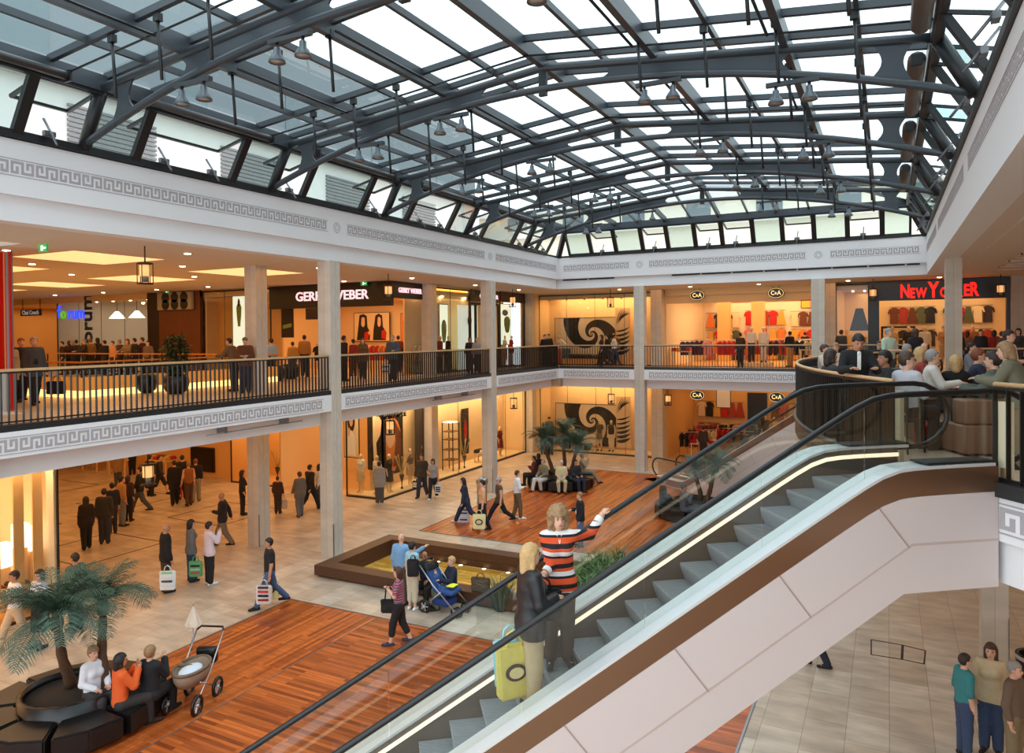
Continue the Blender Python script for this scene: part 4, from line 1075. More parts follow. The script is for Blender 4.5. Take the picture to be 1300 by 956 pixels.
def ca_sign(x, y, z, label, rx_=.40, rz_=.27):
    t = thing('shop_sign', label, 'shop sign', (x, y, z))
    def oval(a, b, y0, y1, mt, nm):
        m = MB(); P = [(x+a*math.cos(q), 0, z+b*math.sin(q)) for q in [k*math.pi/14 for k in range(28)]]; m.prism([(p[0], y, p[2]) for p in P], (0, y0, 0), (0, y1, 0)); m.build(nm, mt, t, world=True)
    oval(rx_, rz_, -.03, .03, mat('sign_red_rim', (120, 34, 26), .4), 'rim'); oval(rx_*.92, rz_*.9, -.035, .035, YELL, 'ring'); oval(rx_*.87, rz_*.84, -.04, .04, SIGNB, 'plate')
    text('C', .30, (x-.15, y-.045, z), 0, .006, YELL, t, off=.02, sx=.85); text('&', .17, (x+.0, y-.045, z-.01), 0, .006, YELL, t, off=.02); text('A', .30, (x+.155, y-.045, z), 0, .006, YELL, t, off=.02, sx=.85)
    for dx in (-.15, .15): MB().tube([(x+dx, y, z+rz_*.8), (x+dx, y, z+rz_*.8+.2)], .008, 5).build('hanger', BLACKM, t, world=True)
ca_sign(-8.87, 38.6, 8.73, 'oval hanging shop sign, upper floor, left of two'); ca_sign(-4.96, 38.6, 8.72, 'oval hanging shop sign, upper floor, right of two')
ca_sign(-8.9, 38.6, 3.5, 'oval hanging shop sign, ground floor, left of two'); ca_sign(-4.95, 38.6, 3.52, 'oval hanging shop sign, ground floor, nearest the escalator')
t = thing('shop_sign', 'glowing blue and green sign behind grey glass on the upper left', 'shop sign', (-40.5, 25.1, 8)); 
q = at(92, 398, 'Y', 25.1); text('f', .95, q+Vector((-1.25, 0, .08)), 0, .03, BLUEL, t, off=.012); text('o', .9, q+Vector((-.85, 0, 0)), 0, .03, GREENL, t, off=.02); text('rum', .9, q+Vector((.35, 0, 0)), 0, .03, BLUEL, t, off=.012)
text('forum', 1.25, at(111, 408, 'Y', 25.12), 0, .03, mat('sign_dull_blue', (40, 66, 92), .5), t, off=.02, rx=90, up=90)
q = at(40, 397, 'Y', 25.1); t = thing('shop_sign', 'small hanging grey script sign at the far left shop', 'shop sign', q)
MB().box(q.x-1., q.x+1., q.y-.06, q.y, q.z-.18, q.z+.18).build('board', mat('sign_grey', (70, 68, 70), .5), t, world=True)
text('Chai Couch', .34, q+Vector((0, -.07, 0)), 0, .01, mat('sign_pale', (190, 186, 180), .5, emit=.3), t, off=.02)
for dx in (-.85, .85): MB().tube([(q.x+dx, q.y, q.z+.1), (q.x+dx, q.y, 9.09)], .02, 5).build('hanger', BLACKM, t, world=True)
t = thing('shop_sign', 'black metal lettering at the top of a ground floor shop window', 'shop sign', (W, 25.2, 3.38))
text('MOBILE MODE', .27, (W+.03, 25.2, 3.40), 90, .02, SIGNB, t, off=.03, sx=.95)
for x, y, z, l in ((55, 315, 9.0, 'near the left picture edge'), (212, 370, 8.95, 'over the white panel with black discs'), (462, 360, 9.05, 'over the long black fashion sign')):
    q = at(x, y, 'Z', z-.1) if x < 100 else at(x, y, 'Y', 24.9 if x < 300 else 24.9)
    t = thing('exit_sign', 'small green emergency exit sign %s' % l, 'exit sign', q)
    MB().box(q.x-.16, q.x+.16, q.y-.02, q.y+.02, q.z-.09, q.z+.09).build('panel', mat('exit_green', (30, 150, 70), .4, emit=.6), t, world=True)
    MB().box(q.x-.05, q.x+.02, q.y-.03, q.y-.02, q.z-.06, q.z+.06).box(q.x+.05, q.x+.13, q.y-.03, q.y-.02, q.z-.02, q.z+.02).build('pictogram', mat('exit_white', (240, 250, 240), .4, emit=1.), t, world=True)

# ------------------------------------------------------------ white panel with six black discs, brown wall
q0, q1 = at(203, 394, 'Y', 25.05), at(246, 370, 'Y', 25.05)
t = thing('wall_panel', 'pale square wall panel with six black discs', 'wall panel', ((q0.x+q1.x)/2, 25.0, q0.z))
MB().box(q0.x, q1.x, 24.9, 25.05, q0.z, q1.z).build('board', mat('panel_grey', (176, 172, 160), .6), t, world=True)
for i in range(3):
    for j in range(2):
        c = (q0.x+(q1.x-q0.x)*(.25+.27*i), 0, q0.z+(q1.z-q0.z)*(.3+.4*j)); m = MB()
        m.prism([(c[0]+.26*math.cos(a), 24.9, c[2]+.26*math.sin(a)) for a in [k*math.pi/9 for k in range(18)]], (0, -.03, 0), (0, 0, 0)); m.build('disc', SIGNB, t, world=True)
struct('wall_brown', MB().box(-33.1, -30.1, 25.1, 25.4, F1, CE), WD, 'brown panelled wall beside the grey shop front')

# ------------------------------------------------------------ spiral displays
def spiral_mat():
    m = bpy.data.materials.new('spiral_print'); m.use_nodes = True; nt = m.node_tree; b = nt.nodes['Principled BSDF']; b.inputs['Roughness'].default_value = .6
    tc = nt.nodes.new('ShaderNodeTexCoord'); sp = nt.nodes.new('ShaderNodeSeparateXYZ'); nt.links.new(tc.outputs['Object'], sp.inputs[0])
    def M(op, a, b_=None, c=None):
        n = nt.nodes.new('ShaderNodeMath'); n.operation = op
        for i, v in enumerate((a, b_, c)):
            if v is None: continue
            if isinstance(v, (int, float)): n.inputs[i].default_value = v
            else: nt.links.new(v, n.inputs[i])
        return n.outputs[0]
    x, z = sp.outputs[0], sp.outputs[2]
    r = M('SQRT', M('ADD', M('MULTIPLY', x, x), M('MULTIPLY', z, z))); th = M('ARCTAN2', z, x)
    v = M('FRACT', M('ADD', M('DIVIDE', M('ADD', M('ADD', th, -.25), M('MULTIPLY', M('LOGARITHM', M('MAXIMUM', r, .03), math.e), 2.1)), math.pi), 20.28))
    rp = nt.nodes.new('ShaderNodeValToRGB'); rp.color_ramp.interpolation = 'CONSTANT'; nt.links.new(v, rp.inputs[0])
    e = rp.color_ramp.elements; e[0].position = 0; e[0].color = lin((20, 16, 15)); e[1].position = .5; e[1].color = lin((240, 214, 176))
    nt.links.new(rp.outputs[0], b.inputs['Base Color']); return m
SPM = spiral_mat()
def spiral(label, z0, px, y=39.75):
    """white board with a two-armed black spiral and a column of curved bars"""
    c = at(px[0], px[1], 'Y', y); x0, x1 = -17.5, -12.9; BW = x1-.85
    t = thing('spiral_display', label, 'window display', (c.x, y, c.z)); zt, zb = c.z+.93, c.z-1.45
    MB().box(x0, BW, y, y+.05, zb, zt).build('board', SPM, t, world=True)
    MB().box(x0-.03, BW, y-.01, y+.06, zt, zt+.03).box(x0-.03, x0, y-.01, y+.06, zb, zt).build('frame', DARKFR, t, world=True)
    xc = x1-.42
    MB().box(xc-.43, xc+.43, y-.05, y, zb, c.z+1.45).build('column_board', mat('display_cream2', (238, 206, 160), .6), t, world=True)
    st = []
    for i in range(6): st.append(([(xc-.4, zb+.35+i*.25), (xc-.1, zb+.32+i*.25), (xc+.2, zb+.42+i*.25), (xc+.42, zb+.58+i*.25)], .2-.02*i))
    for i in range(5): st.append(([(xc-.4+.05*i, c.z+.45+.05*i), (xc-.36+.07*i, c.z+.85+.04*i), (xc-.2+.12*i, c.z+1.2-.03*i), (xc-.02+.11*i, c.z+1.4-.06*i)], .085))
    for P, th in st:
        vs = []; N = 12
        for j in range(N+1):
            u = j/N; k = [(1-u)**3, 3*u*(1-u)**2, 3*u*u*(1-u), u**3]; qx = sum(k[a]*P[a][0] for a in range(4)); qz = sum(k[a]*P[a][1] for a in range(4)); h_ = th*math.sin(math.pi*(.12+.86*u))
            vs += [(qx, y-.056, qz-h_/2), (qx, y-.056, qz+h_/2), (qx+h_*.0, y-.05, qz+h_/2), (qx, y-.05, qz-h_/2)]
        b = MB(); fs = []
        for j in range(N):
            for k in range(4): fs.append((j*4+k, j*4+(k+1) % 4, j*4+4+(k+1) % 4, j*4+4+k))
        b.add(vs, fs).build('curved_bar', SIGNB, t, world=True)
spiral('black and white spiral display in the upper back window', F1+.05, (751, 424))
spiral('black and white spiral display in the ground floor back window', .12, (752, 534))
m = MB().box(-18.0, -11.3, 38.9, 40.2, 0.012, .12); struct('trim_20', m, mat('window_plinth', (236, 206, 160), .5), 'lit plinth of the ground floor spiral window')
sp = thing('window_spot', 'small black spotlight on the ceiling of the upper spiral window', 'spotlight', (0, 0, 0), group='spotlights in the spiral windows')
MB().tube([(0, 0, 0), (0, 0, -.12)], .012, 5).build('stem', BLACKM, sp); MB().tube([(0, -.04, -.1), (0, .08, -.26)], [.045, .06], 8).build('head', mat('spot_grey', (110, 100, 90), .4, .5), sp)
first = True
for x in (-17.6, -16.5, -15.4, -14.3, -13.2, -12.1):
    if first: sp.location = (x, 39.1, 9.0); first = False
    else: dup(sp, (x, 39.1, 9.0))
    dup(sp, (x, 39.1, 4.03), label='small black spotlight on the ceiling of the ground floor spiral window')

# ------------------------------------------------------------ lanterns
LANT = mat('lantern_shade', (255, 190, 120), .6, emit=.85); LFR = mat('lantern_bronze', (58, 44, 34), .45, .4)
sp = thing('lantern', 'cylindrical pendant lantern', 'lantern', (0, 0, 0), group='bronze pendant lanterns of the galleries')
MB().tube([(0, 0, 0), (0, 0, -.42)], .018, 6).build('rod', LFR, sp)
MB().lathe([(.001, -.48), (.13, -.48), (.13, -.75), (.001, -.75)], n=16).build('lamp_shade', LANT, sp)
m = MB().lathe([(.19, -.42), (.19, -.45)], n=16).lathe([(.19, -.93), (.19, -.96)], n=16)
for k in range(6): a = k*math.pi/3; m.tube([(.18*math.cos(a), .18*math.sin(a), -.43), (.18*math.cos(a), .18*math.sin(a), -.95)], .012, 5)
m.build('cage', LFR, sp)
MB().lathe([(.07, -.76), (.07, -.9)], n=10).build('bulb_holder', mat('lantern_grey', (120, 116, 112), .4), sp)
LL = [((-16.6, 12.21, CE), 'pendant lantern over the left gallery railing in the near bay'), ((-16.6, 22.3, CE), 'pendant lantern before the long black fashion sign'), ((-16.6, 32.5, CE), 'pendant lantern beside the second black fashion sign'),
      ((-12.9, 36.5, CE), 'pendant lantern before the upper spiral display'), ((-.58, 36.5, CE), 'pendant lantern at the left post of the black and red shop'), ((4.2, 36.5, CE), 'pendant lantern at the right end of the red lettering'), ((-16.6, 12.21, 4.04), 'pendant lantern above the ground floor crowd at left'),
      ((-16.6, 22.3, 4.04), 'pendant lantern over the ground floor corner window'), ((-16.6, 32.5, 4.04), 'pendant lantern before the ground floor red dresses'), ((-12.9, 36.5, 4.04), 'pendant lantern before the ground floor spiral display'), ((-10.0, 36.9, 4.04), 'pendant lantern half hidden by the back pillar')]
for i, (p, l) in enumerate(LL):
    if i == 0: sp.location = p; sp['label'] = l
    else: dup(sp, p, label=l)
# right end lantern sits lower in the photograph's view
# ------------------------------------------------------------ side mall void: glowing parapet with glass and wooden rails
PARA = mat('parapet_ochre_uplit', (226, 160, 72), .5, emit=.25); PLED = mat('parapet_strip', (255, 214, 130), .5, emit=1.6)  # panel emission paints in the uplight from the base strip
t = thing('void_parapet', 'glowing ochre parapet with wooden rails round the side mall opening', 'parapet', (vx1, vy0, F1))
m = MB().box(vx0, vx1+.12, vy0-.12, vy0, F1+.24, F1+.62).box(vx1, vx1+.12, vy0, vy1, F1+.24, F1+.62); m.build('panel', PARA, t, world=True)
m = MB().box(vx0, vx1+.12, vy0-.12, vy0, F1+.02, F1+.22).box(vx1, vx1+.12, vy0, vy1, F1+.02, F1+.22); m.build('light_strip', PLED, t, world=True)
m = MB().bar((vx0, vy0-.08, 6.08), (vx1+.08, vy0-.08, 6.08), .07, .05).bar((vx1+.08, vy0-.08, 6.08), (vx1+.08, vy1, 6.08), .07, .05).bar((vx0, vy1, 6.08), (vx1+.08, vy1, 6.08), .07, .05); m.build('handrail', mat('orange_rail', (206, 130, 60), .4), t, world=True)
for x in np.arange(vx0, vx1, 1.5): MB().box(x-.02, x+.02, vy0-.1, vy0-.06, F1, 6.06).build('post', BLACKM, t, world=True); MB().box(x-.02, x+.02, vy1-.02, vy1+.02, F1, 6.06).build('post', BLACKM, t, world=True)
for y in np.arange(vy0, vy1, 1.5): MB().box(vx1+.06, vx1+.1, y-.02, y+.02, F1, 6.06).build('post', BLACKM, t, world=True)
MB().add([(vx0, vy0-.08, 5.6), (vx1, vy0-.08, 5.6), (vx1, vy0-.08, 6.05), (vx0, vy0-.08, 6.05)], [(0, 1, 2, 3)]).add([(vx1+.08, vy0, 5.6), (vx1+.08, vy1, 5.6), (vx1+.08, vy1, 6.05), (vx1+.08, vy0, 6.05)], [(0, 1, 2, 3)]).build('glass', GLASSB, t, world=True)
# red striped glass panel at the left edge
t = thing('shop_window', 'red striped glass shop front at the left picture edge', 'shop window', (-20.3, 10.7, F1))
RX = at(13, 420, 'Y', 10.66).x+20.05
MB().box(RX-23.5, RX-20.05, 10.66, 10.70, F1, 9.0).build('pane', mat('red_glass_pale', (226, 150, 96), .3), t, world=True)
for x in np.arange(-23.4, -20.1, .36): MB().box(RX+x, RX+x+.2, 10.61, 10.66, F1, 9.0).build('stripe', mat('red_glass', (206, 22, 14), .25), t, world=True)
MB().box(RX-20.1, RX-20.0, 10.6, 10.72, F1, 9.0).build('window_frame', ALU, t, world=True)
MB().box(RX-20.35, RX-20.0, 10.5, 10.6, F1, F1+1.0).build('post', mat('post_grey', (166, 166, 160), .4), t, world=True)
# ------------------------------------------------------------ goods in the shops
def garment_me(c, w=.42, h=.75, kind='top'):
    m = MB(); n = 5; d = .05
    if kind == 'top': P = [(-w*.12, 0), (-w/2, -.1), (-w*.62, -.32), (-w*.5, -.34), (-w*.36, -.2), (-w*.40, -h), (w*.40, -h), (w*.36, -.2), (w*.5, -.34), (w*.62, -.32), (w/2, -.1), (w*.12, 0)]
    else: P = [(-w*.2, -.02), (-w*.3, -.35), (-w*.55, -h), (w*.55, -h), (w*.3, -.35), (w*.2, -.02)]
    m.prism([(x, 0, z) for x, z in P], (0, -d, 0), (0, d, 0))
    me = m.mesh('garment', cloth(c)); bm = bmesh.new(); bm.from_mesh(me); bmesh.ops.bevel(bm, geom=bm.edges[:], offset=.015, segments=1, affect='EDGES'); bm.to_mesh(me); bm.free(); return me
_g = {}
ORN = ['first', 'second', 'third', 'fourth', 'fifth', 'sixth', 'seventh', 'eighth']
CN = {}
def garment(p, rz, c, label, group, kind='top', h=.75, w=.42):
    k = (c, kind, h, w)
    if k not in _g: _g[k] = garment_me(c, w, h, kind)
    o = bpy.data.objects.new('hanging_garment', _g[k]); C.objects.link(o); o.location = p; o.rotation_euler = (0, 0, rz)
    return tag(o, label, 'clothes', group)
def cname(c):
    r, g, b = c
    if max(c)-min(c) < 28: return 'black' if max(c) < 60 else 'grey' if max(c) < 150 else 'white'
    if r > 150 and g < 90: return 'red'
    if r > 170 and g > 120 and b < 110: return 'yellow'
    if r > 170 and b > 130: return 'pink'
    if b > r+20: return 'blue'
    if g > r and g > b: return 'green'
    return 'brown'
def rack(x, y, z, L, rz, cols, where, n=None, two=False):
    t = thing('clothes_rack', 'chrome clothes rack %s' % where, 'clothes rack', (x, y, z), rz)
    m = MB()
    for s in (-1, 1): m.tube([(s*L/2, 0, 0), (s*L/2, 0, 1.35)], .018, 6); m.tube([(s*L/2, -.25, .02), (s*L/2, .25, .02)], .018, 6)
    m.build('frame', STEEL, t); MB().tube([(-L/2, 0, 1.35), (L/2, 0, 1.35)], .018, 6).build('rail', STEEL, t)
    n = n or int(L/.24); q = Matrix.Rotation(rz, 3, 'Z')
    for i in range(n):
        c = cols[i*len(cols)//n]; p = Vector((x, y, z+1.3))+q @ Vector((-L/2+L*(i+.5)/n, 0, 0))
        garment(p, rz+R(62), c, '%s garment hanging on the rack %s' % (cname(c), where), '%s garments on the rack %s' % (cname(c), where))
def table(x, y, z, w, d, h, where, cols, mt=None, rz=0, n=8):
    where0 = where; where = where.replace('at the left front of the upper', 'at the left of the upper').replace('at the right front of the upper', 'at the right of the upper')
    t = thing('display_table', 'low display table %s' % where, 'table', (x, y, z), rz)
    MB().rbox(-w/2, w/2, -d/2, d/2, h-.06, h, .012).build('table_top', mt or CREAM, t)
    for sx in (-1, 1):
        for sy in (-1, 1): MB().box(sx*(w/2-.06)-.03, sx*(w/2-.06)+.03, sy*(d/2-.06)-.03, sy*(d/2-.06)+.03, 0, h-.06).build('leg', mt or CREAM, t)
    q = Matrix.Rotation(rz, 3, 'Z')
    for i in range(n):
        c = cols[i % len(cols)]; a = -w/2+w*(i % (n//2)+.5)/(n//2); b = -d/4 if i < n//2 else d/4
        k = ('fold', c)
        if k not in _g: _g[k] = MB().rbox(-.13, .13, -.16, .16, 0, .10, .03).rbox(-.12, .12, -.15, .15, .10, .17, .03).mesh('folded_stack', cloth(c))
        o = bpy.data.objects.new('folded_clothes', _g[k]); C.objects.link(o); o.location = Vector((x, y, z+h))+q @ Vector((a, b, 0)); o.rotation_euler = (0, 0, rz)
        tag(o, '%s folded clothes on the table %s' % (cname(c), where), 'clothes', '%s folded clothes on the table %s' % (cname(c), where))
def poster(c, w, h, face, label, draw, bg, frame=DARKFR, emit=False):
    """c centre, face: 0 faces -y, 90 faces +x; draw: list of (material, [(u,v)...]) in 0..1"""
    t = thing('poster', label, 'poster', c); q = Matrix.Rotation(R(face), 3, 'Z'); c = Vector(c)
    X, N = q @ Vector((1, 0, 0)), q @ Vector((0, -1, 0)); Z = Vector((0, 0, 1))
    MB().obox(c, X*(w/2), N*.02, Z*(h/2)).build('frame', frame, t, world=True)
    MB().obox(c+N*.02, X*(w/2-.035), N*.004, Z*(h/2-.035)).build('sheet', bg, t, world=True)
    for i, (mt, P) in enumerate(draw):
        MB().prism([c+N*(.026+.002*i)+X*((u-.5)*w*.93)+Z*((v-.5)*h*.95) for u, v in P], N*0, N*.0015).build('print', mt, t, world=True, fix=True)
    return t
def blob(cx, cy, rx, ry, n=14, k=0): return [(min(.99, max(.01, cx+rx*math.cos(a)*(1+k*math.sin(3*a)))), min(.99, max(.01, cy+ry*math.sin(a)*(1+k*math.cos(2*a))))) for a in [i*2*math.pi/n for i in range(n)]]
PBLK = mat('print_black', (24, 20, 18), .6); PSKIN = mat('print_skin', (236, 190, 150), .6); PBRN = mat('print_brown', (116, 58, 26), .6); PRED = mat('print_red', (196, 30, 20), .6); PGRN = mat('print_green', (150, 170, 80), .6); PCRM = mat('print_cream', (232, 206, 160), .6); PORA = mat('print_orange', (226, 130, 60), .6); PWHT = mat('print_white', (240, 238, 230), .6); PBLU = mat('print_blue', (90, 130, 150), .6)
MANQ = mat('mannequin_ivory', (236, 200, 150), .45); MANW = mat('mannequin_white', (240, 232, 216), .45)
# ---- ground floor corner window: posters, busts, twigs
poster((-20.9, 25.3, 2.55), .85, 2.2, 0, 'poster of a woman in a white top with long black hair', [(PBLK, blob(.5, .74, .26, .22)), (PSKIN, blob(.5, .76, .13, .13)), (PWHT, [(.2, .02), (.25, .45), (.5, .56), (.75, .45), (.8, .02)]), (PSKIN, [(.25, .45), (.38, .62), (.45, .55), (.35, .42)])], PCRM)
poster((-19.55, 25.3, 2.3), .95, 2.6, 0, 'tall dark poster of a pale leaning figure', [(PCRM, [(.3, .95), (.85, .85), (.75, .6), (.5, .45), (.55, .15), (.35, .1), (.3, .5)]), (PSKIN, blob(.62, .78, .2, .14))], PBLK)
poster((-19.55, 26.25, 2.1), 1.9, 2.9, 90, 'large poster of a face framed by red brown hair', [(PORA, blob(.5, .45, .42, .5, 16, .1)), (PSKIN, blob(.5, .62, .2, .22)), (PBRN, [(.6, .9), (.95, .6), (.9, .05), (.6, .1), (.72, .5)]), (PBRN, [(.1, .9), (.02, .3), (.3, .1), (.22, .5)])], PBLK)
struct('trim_21', MB().box(-20.4, -18.6, 24.42, 25.2, .012, .1).box(-19.9, -18.6, 25.2, 37.7, .012, .1), mat('plinth_light', (242, 214, 164), .5), 'lit plinth of the ground floor display windows')
struct('wall_display', MB().box(-20.02, -19.95, 25.4, 37.75, .1, 4.03), CREAM, 'cream rear wall of the ground floor display windows')
def bust(x, y, z, face, label, topc, skirtc):
    t = person(label, (x, y, z), face, 1.62, sex='f', arms='down', hair=None, top=topc, sleeve=.5, bottom=skirtc, skirt=True, leg=.5, shoe=None, nm='mannequin', cat='mannequin', bodymat=MANQ, vox=.03)
    return t
WT, TAN = (236, 226, 200), (196, 170, 130)
FR = R(180)
bust(-20.05, 24.85, .1, FR, 'headful mannequin in white blouse and long cream skirt, left in the corner window', WT, (226, 196, 150))
bust(-19.15, 24.8, .1, FR, 'mannequin in white knit top and patterned skirt at the window corner', WT, (186, 170, 130))
bust(-18.95, 25.35, .1, R(-90), 'mannequin in dark dress before the large hair poster', (70, 56, 44), (54, 42, 36))
bust(-18.95, 26.9, .1, R(-90), 'mannequin in brown jacket at the right end of the hair poster window', (130, 104, 80), (200, 160, 110))
def twigs(x, y, z, label, h=.9, vase=(60, 56, 50)):
    t = thing('twig_vase', label, 'vase', (x, y, z)); MB().lathe([(.05, 0), (.06, .03), (.02, .1), (.025, .3), (.09, .5), (.11, .62), (.09, .62)], n=12).build('vase', cloth(vase), t)
    for i in range(7):
        a = i*.9; MB().tube([(0, 0, .5), (.12*math.cos(a), .12*math.sin(a), .5+h*.5), (.3*math.cos(a), .3*math.sin(a), .5+h)], .012, 5).ell((.3*math.cos(a), .3*math.sin(a), .5+h), (.03, .03, .08), 6, 4).build('twig', mat('twig_pale', (206, 180, 120), .7), t)
twigs(-18.9, 26.2, .1, 'vase of pale blossom twigs before the large hair poster'); twigs(-18.95, 28.4, .1, 'vase of dry grasses before the dark brown screen', 1.0); twigs(-18.95, 31.6, .1, 'dark vase with long leaves beside the second pillar', .9); twigs(-25.2, 25.2, .1, 'vase with spread twigs in the small ochre window', .9)
poster((-19.6, 29.1, 1.9), 1.7, 3.5, 90, 'dark brown woven screen in the ground floor window', [(PBRN, blob(.5, .6, .25, .1)), (PCRM, blob(.6, .65, .12, .05))], DKW)
t = thing('glass_showcase', 'tall narrow lit showcase beside the dark brown screen', 'showcase', (-19.3, 30.9, .1))
m = MB()
for sx in (-.3, .3):
    for sy in (-.3, .3): MB().box(-19.3+sx-.02, -19.3+sx+.02, 30.9+sy-.02, 30.9+sy+.02, .1, 2.5).build('corner_post', DKW, t, world=True)
for z in (.6, 1.1, 1.6, 2.0, 2.45): MB().box(-19.62, -18.98, 30.58, 31.22, z, z+.03).build('shelf', WD if z < 2.4 else LBOX, t, world=True)
for i in range(2): bust(-18.95, 34.3+1.1*i, .1, R(-90), 'mannequin in dark red dress, %s of the pair' % ('left' if i == 0 else 'right'), (120, 40, 28), (126, 44, 30))
table(-19.0, 33.4, .1, .7, .5, .5, 'in the red dress window', [(30, 26, 24), (230, 220, 200)], n=4)
poster((-19.85, 33.2, 1.7), .7, 2.4, 90, 'narrow dark poster left of the red dresses', [(PRED, blob(.5, .5, .2, .3))], PBLK)
# ---- ground floor spiral window mannequins
def mann(x, y, z, face, label, **k):
    kw = dict(hair=None, nm='mannequin', cat='mannequin', bodymat=MANQ, vox=.03); kw.update(k); return person(label, (x, y, z), face, **kw)
mann(-17.75, 39.35, .12, FR, 'mannequin in black hat and grey jacket left of the lower spiral', top=(96, 80, 66), bottom=(180, 150, 110), hat=(24, 20, 20), coat=1)
mann(-16.55, 39.3, .12, FR, 'female mannequin with hands on hips in white top before the lower spiral', sex='f', h=1.7, arms='hips', top=(236, 220, 190), bottom=(26, 22, 22))
mann(-14.6, 39.3, .12, FR, 'mannequin in patterned short dress before the lower spiral', sex='f', h=1.72, top=(90, 76, 58), bottom=(120, 104, 80), skirt=True, leg=.3, sleeve=.3)
mann(-13.9, 39.3, .12, FR, 'mannequin in black waistcoat and cream trousers before the lower spiral', top=(22, 20, 20), sleeve=.0, bottom=(232, 206, 160))
t = thing('display_bench', 'black low bench in the ground floor spiral window', 'bench', (-15.6, 39.3, .12)); MB().rbox(-16.1, -15.1, 39.1, 39.5, .40, .5, .02).build('bench_top', SIGNB, t, world=True)
for x in (-16.0, -15.5): MB().rbox(x, x+.3, 39.12, 39.48, .12, .4, .02).build('support', SIGNB, t, world=True)
mann(-16.9, 38.98, F1, FR, 'mannequin in white top with hands on hips in the upper spiral window', sex='f', h=1.68, arms='hips', top=(236, 214, 190), bottom=(190, 110, 100))
mann(-13.7, 39.3, F1, FR, 'mannequin in grey green jacket in the upper spiral window', arms='hips', top=(96, 90, 66), bottom=(60, 50, 40))
mann(-17.72, 39.3, F1, FR, 'mannequin in black at the left end of the upper spiral window', top=(30, 26, 26), bottom=(30, 26, 26), hair='dark')
t = thing('display_sofa', 'long dark reclining seat in the upper spiral window', 'sofa', (-15.6, 39.3, F1)); MB().rbox(-17.4, -14.2, 39.05, 39.55, F1+.35, F1+.62, .1).build('seat', SIGNB, t, world=True); MB().rbox(-17.4, -16.4, 39.05, 39.55, F1+.6, F1+.95, .12).build('backrest', SIGNB, t, world=True)
for x in (-17.1, -14.6): MB().box(x, x+.1, 39.1, 39.5, F1, F1+.36).build('leg', SIGNB, t, world=True)
# ---- upper left display windows
for y, c, l, s in ((28.3, (60, 40, 30), 'dark mannequin before the left green lit poster', 'f'), (29.5, (150, 40, 30), 'mannequin in red scarf in the upper left window', 'm'), (30.2, (54, 40, 28), 'mannequin in brown fur coat in the upper left window', 'f')):
    mann(-19.0, y, F1, R(-90), l, sex=s, top=c, hem=.2, bottom=(60, 44, 34), h=1.72)
for y, c, l in ((35.1, (190, 30, 26), 'red dressed mannequin right of the second pillar'), (36.1, (240, 226, 200), 'pale dressed mannequin in the upper window near the corner'), (36.9, (216, 40, 40), 'bright red dressed mannequin near the corner')):
    mann(-19.0, y, F1, R(-90), l, sex='f', top=c, hem=.2, bottom=(230, 200, 170), h=1.7)
poster(at(563, 415, 'X', -19.0), .8, 2.2, 90, 'narrow lit green poster left in the upper window', [(PGRN, blob(.5, .4, .3, .3, 14, .1))], LBOX)
poster(at(642, 412, 'X', -19.0), 1.3, 2.3, 90, 'lit pale green poster right of the second fashion sign', [(PGRN, blob(.6, .5, .3, .25, 14, .15)), (PBLU, blob(.4, .8, .3, .08))], LBOX)
t = thing('lit_portal', 'white lit entrance with grey frame under the short black sign', 'shop entrance', (W, 33.2, F1)); m = MB()
for y0, y1 in ((31.62, 31.72), (32.2, 32.28), (34.62, 34.74)): m.box(W-.1, W+.02, y0, y1, F1, 8.3)
m.box(W-.1, W+.02, 31.62, 34.74, 8.3, 8.42); m.build('door_frame', DARKFR, t, world=True)
MB().box(-19.3, -19.25, 31.65, 33.6, F1, 8.3).build('light_panel', mat('portal_light', (226, 240, 228), .4, emit=.62), t, world=True)
MB().ell((-19.15, 32.6, 7.5), (.06, .2, .28), 10, 8).build('wreath', WD, t, world=True)
# ---- long fashion shop, upper floor
poster(at(472, 415, 'Y', 34.3), 2.6, 1.7, 0, 'wide poster of two dark haired women with red drinks on the shop rear wall', [(PBLK, [(.05, .02), (.1, .5), (.14, .93), (.26, .97), (.36, .9), (.38, .5), (.46, .3), (.44, .02)]), (PBLK, [(.54, .02), (.56, .4), (.62, .9), (.72, .97), (.82, .9), (.84, .5), (.94, .3), (.92, .02)]), (PSKIN, [(.19, .58), (.2, .82), (.25, .87), (.3, .82), (.3, .58), (.27, .5), (.23, .5)]), (PSKIN, [(.68, .58), (.69, .82), (.73, .87), (.78, .8), (.78, .58), (.75, .5), (.71, .5)]), (PSKIN, [(.38, .3), (.5, .42), (.54, .36), (.42, .2)]), (PRED, [(.28, .03), (.29, .28), (.36, .34), (.42, .25), (.40, .03)]), (PRED, [(.80, .08), (.8, .34), (.87, .4), (.93, .32), (.92, .06)])], PCRM)
poster(at(519, 422, 'Y', 34.2), 1.1, 2.2, 0, 'tall poster in orange tones at the right of the fashion shop', [(PBLK, blob(.4, .7, .25, .2, 14, .2)), (PBLK, blob(.6, .35, .25, .2, 14, .2))], PORA)
poster(at(365, 403, 'Y', 25.9), .75, 1.9, 0, 'dark green glazed panel left in the fashion shop', [(PGRN, [(.1, .2), (.9, .25), (.9, .35), (.1, .3)])], DKW)
poster(at(304, 407, 'Y', 25.5), .9, 2.6, 0, 'narrow lit poster with a green dancer figure beside the shaded pillar', [(PGRN, blob(.5, .6, .18, .3, 14, .3)), (PBLK, blob(.5, .85, .1, .08))], LBOX)
poster(at(398, 388, 'Y', 30.4), 1.1, 1.5, 0, 'dark poster of two faces behind the man in a tan jacket', [(PSKIN, blob(.3, .6, .15, .2)), (PSKIN, blob(.7, .6, .15, .2))], PBLK)
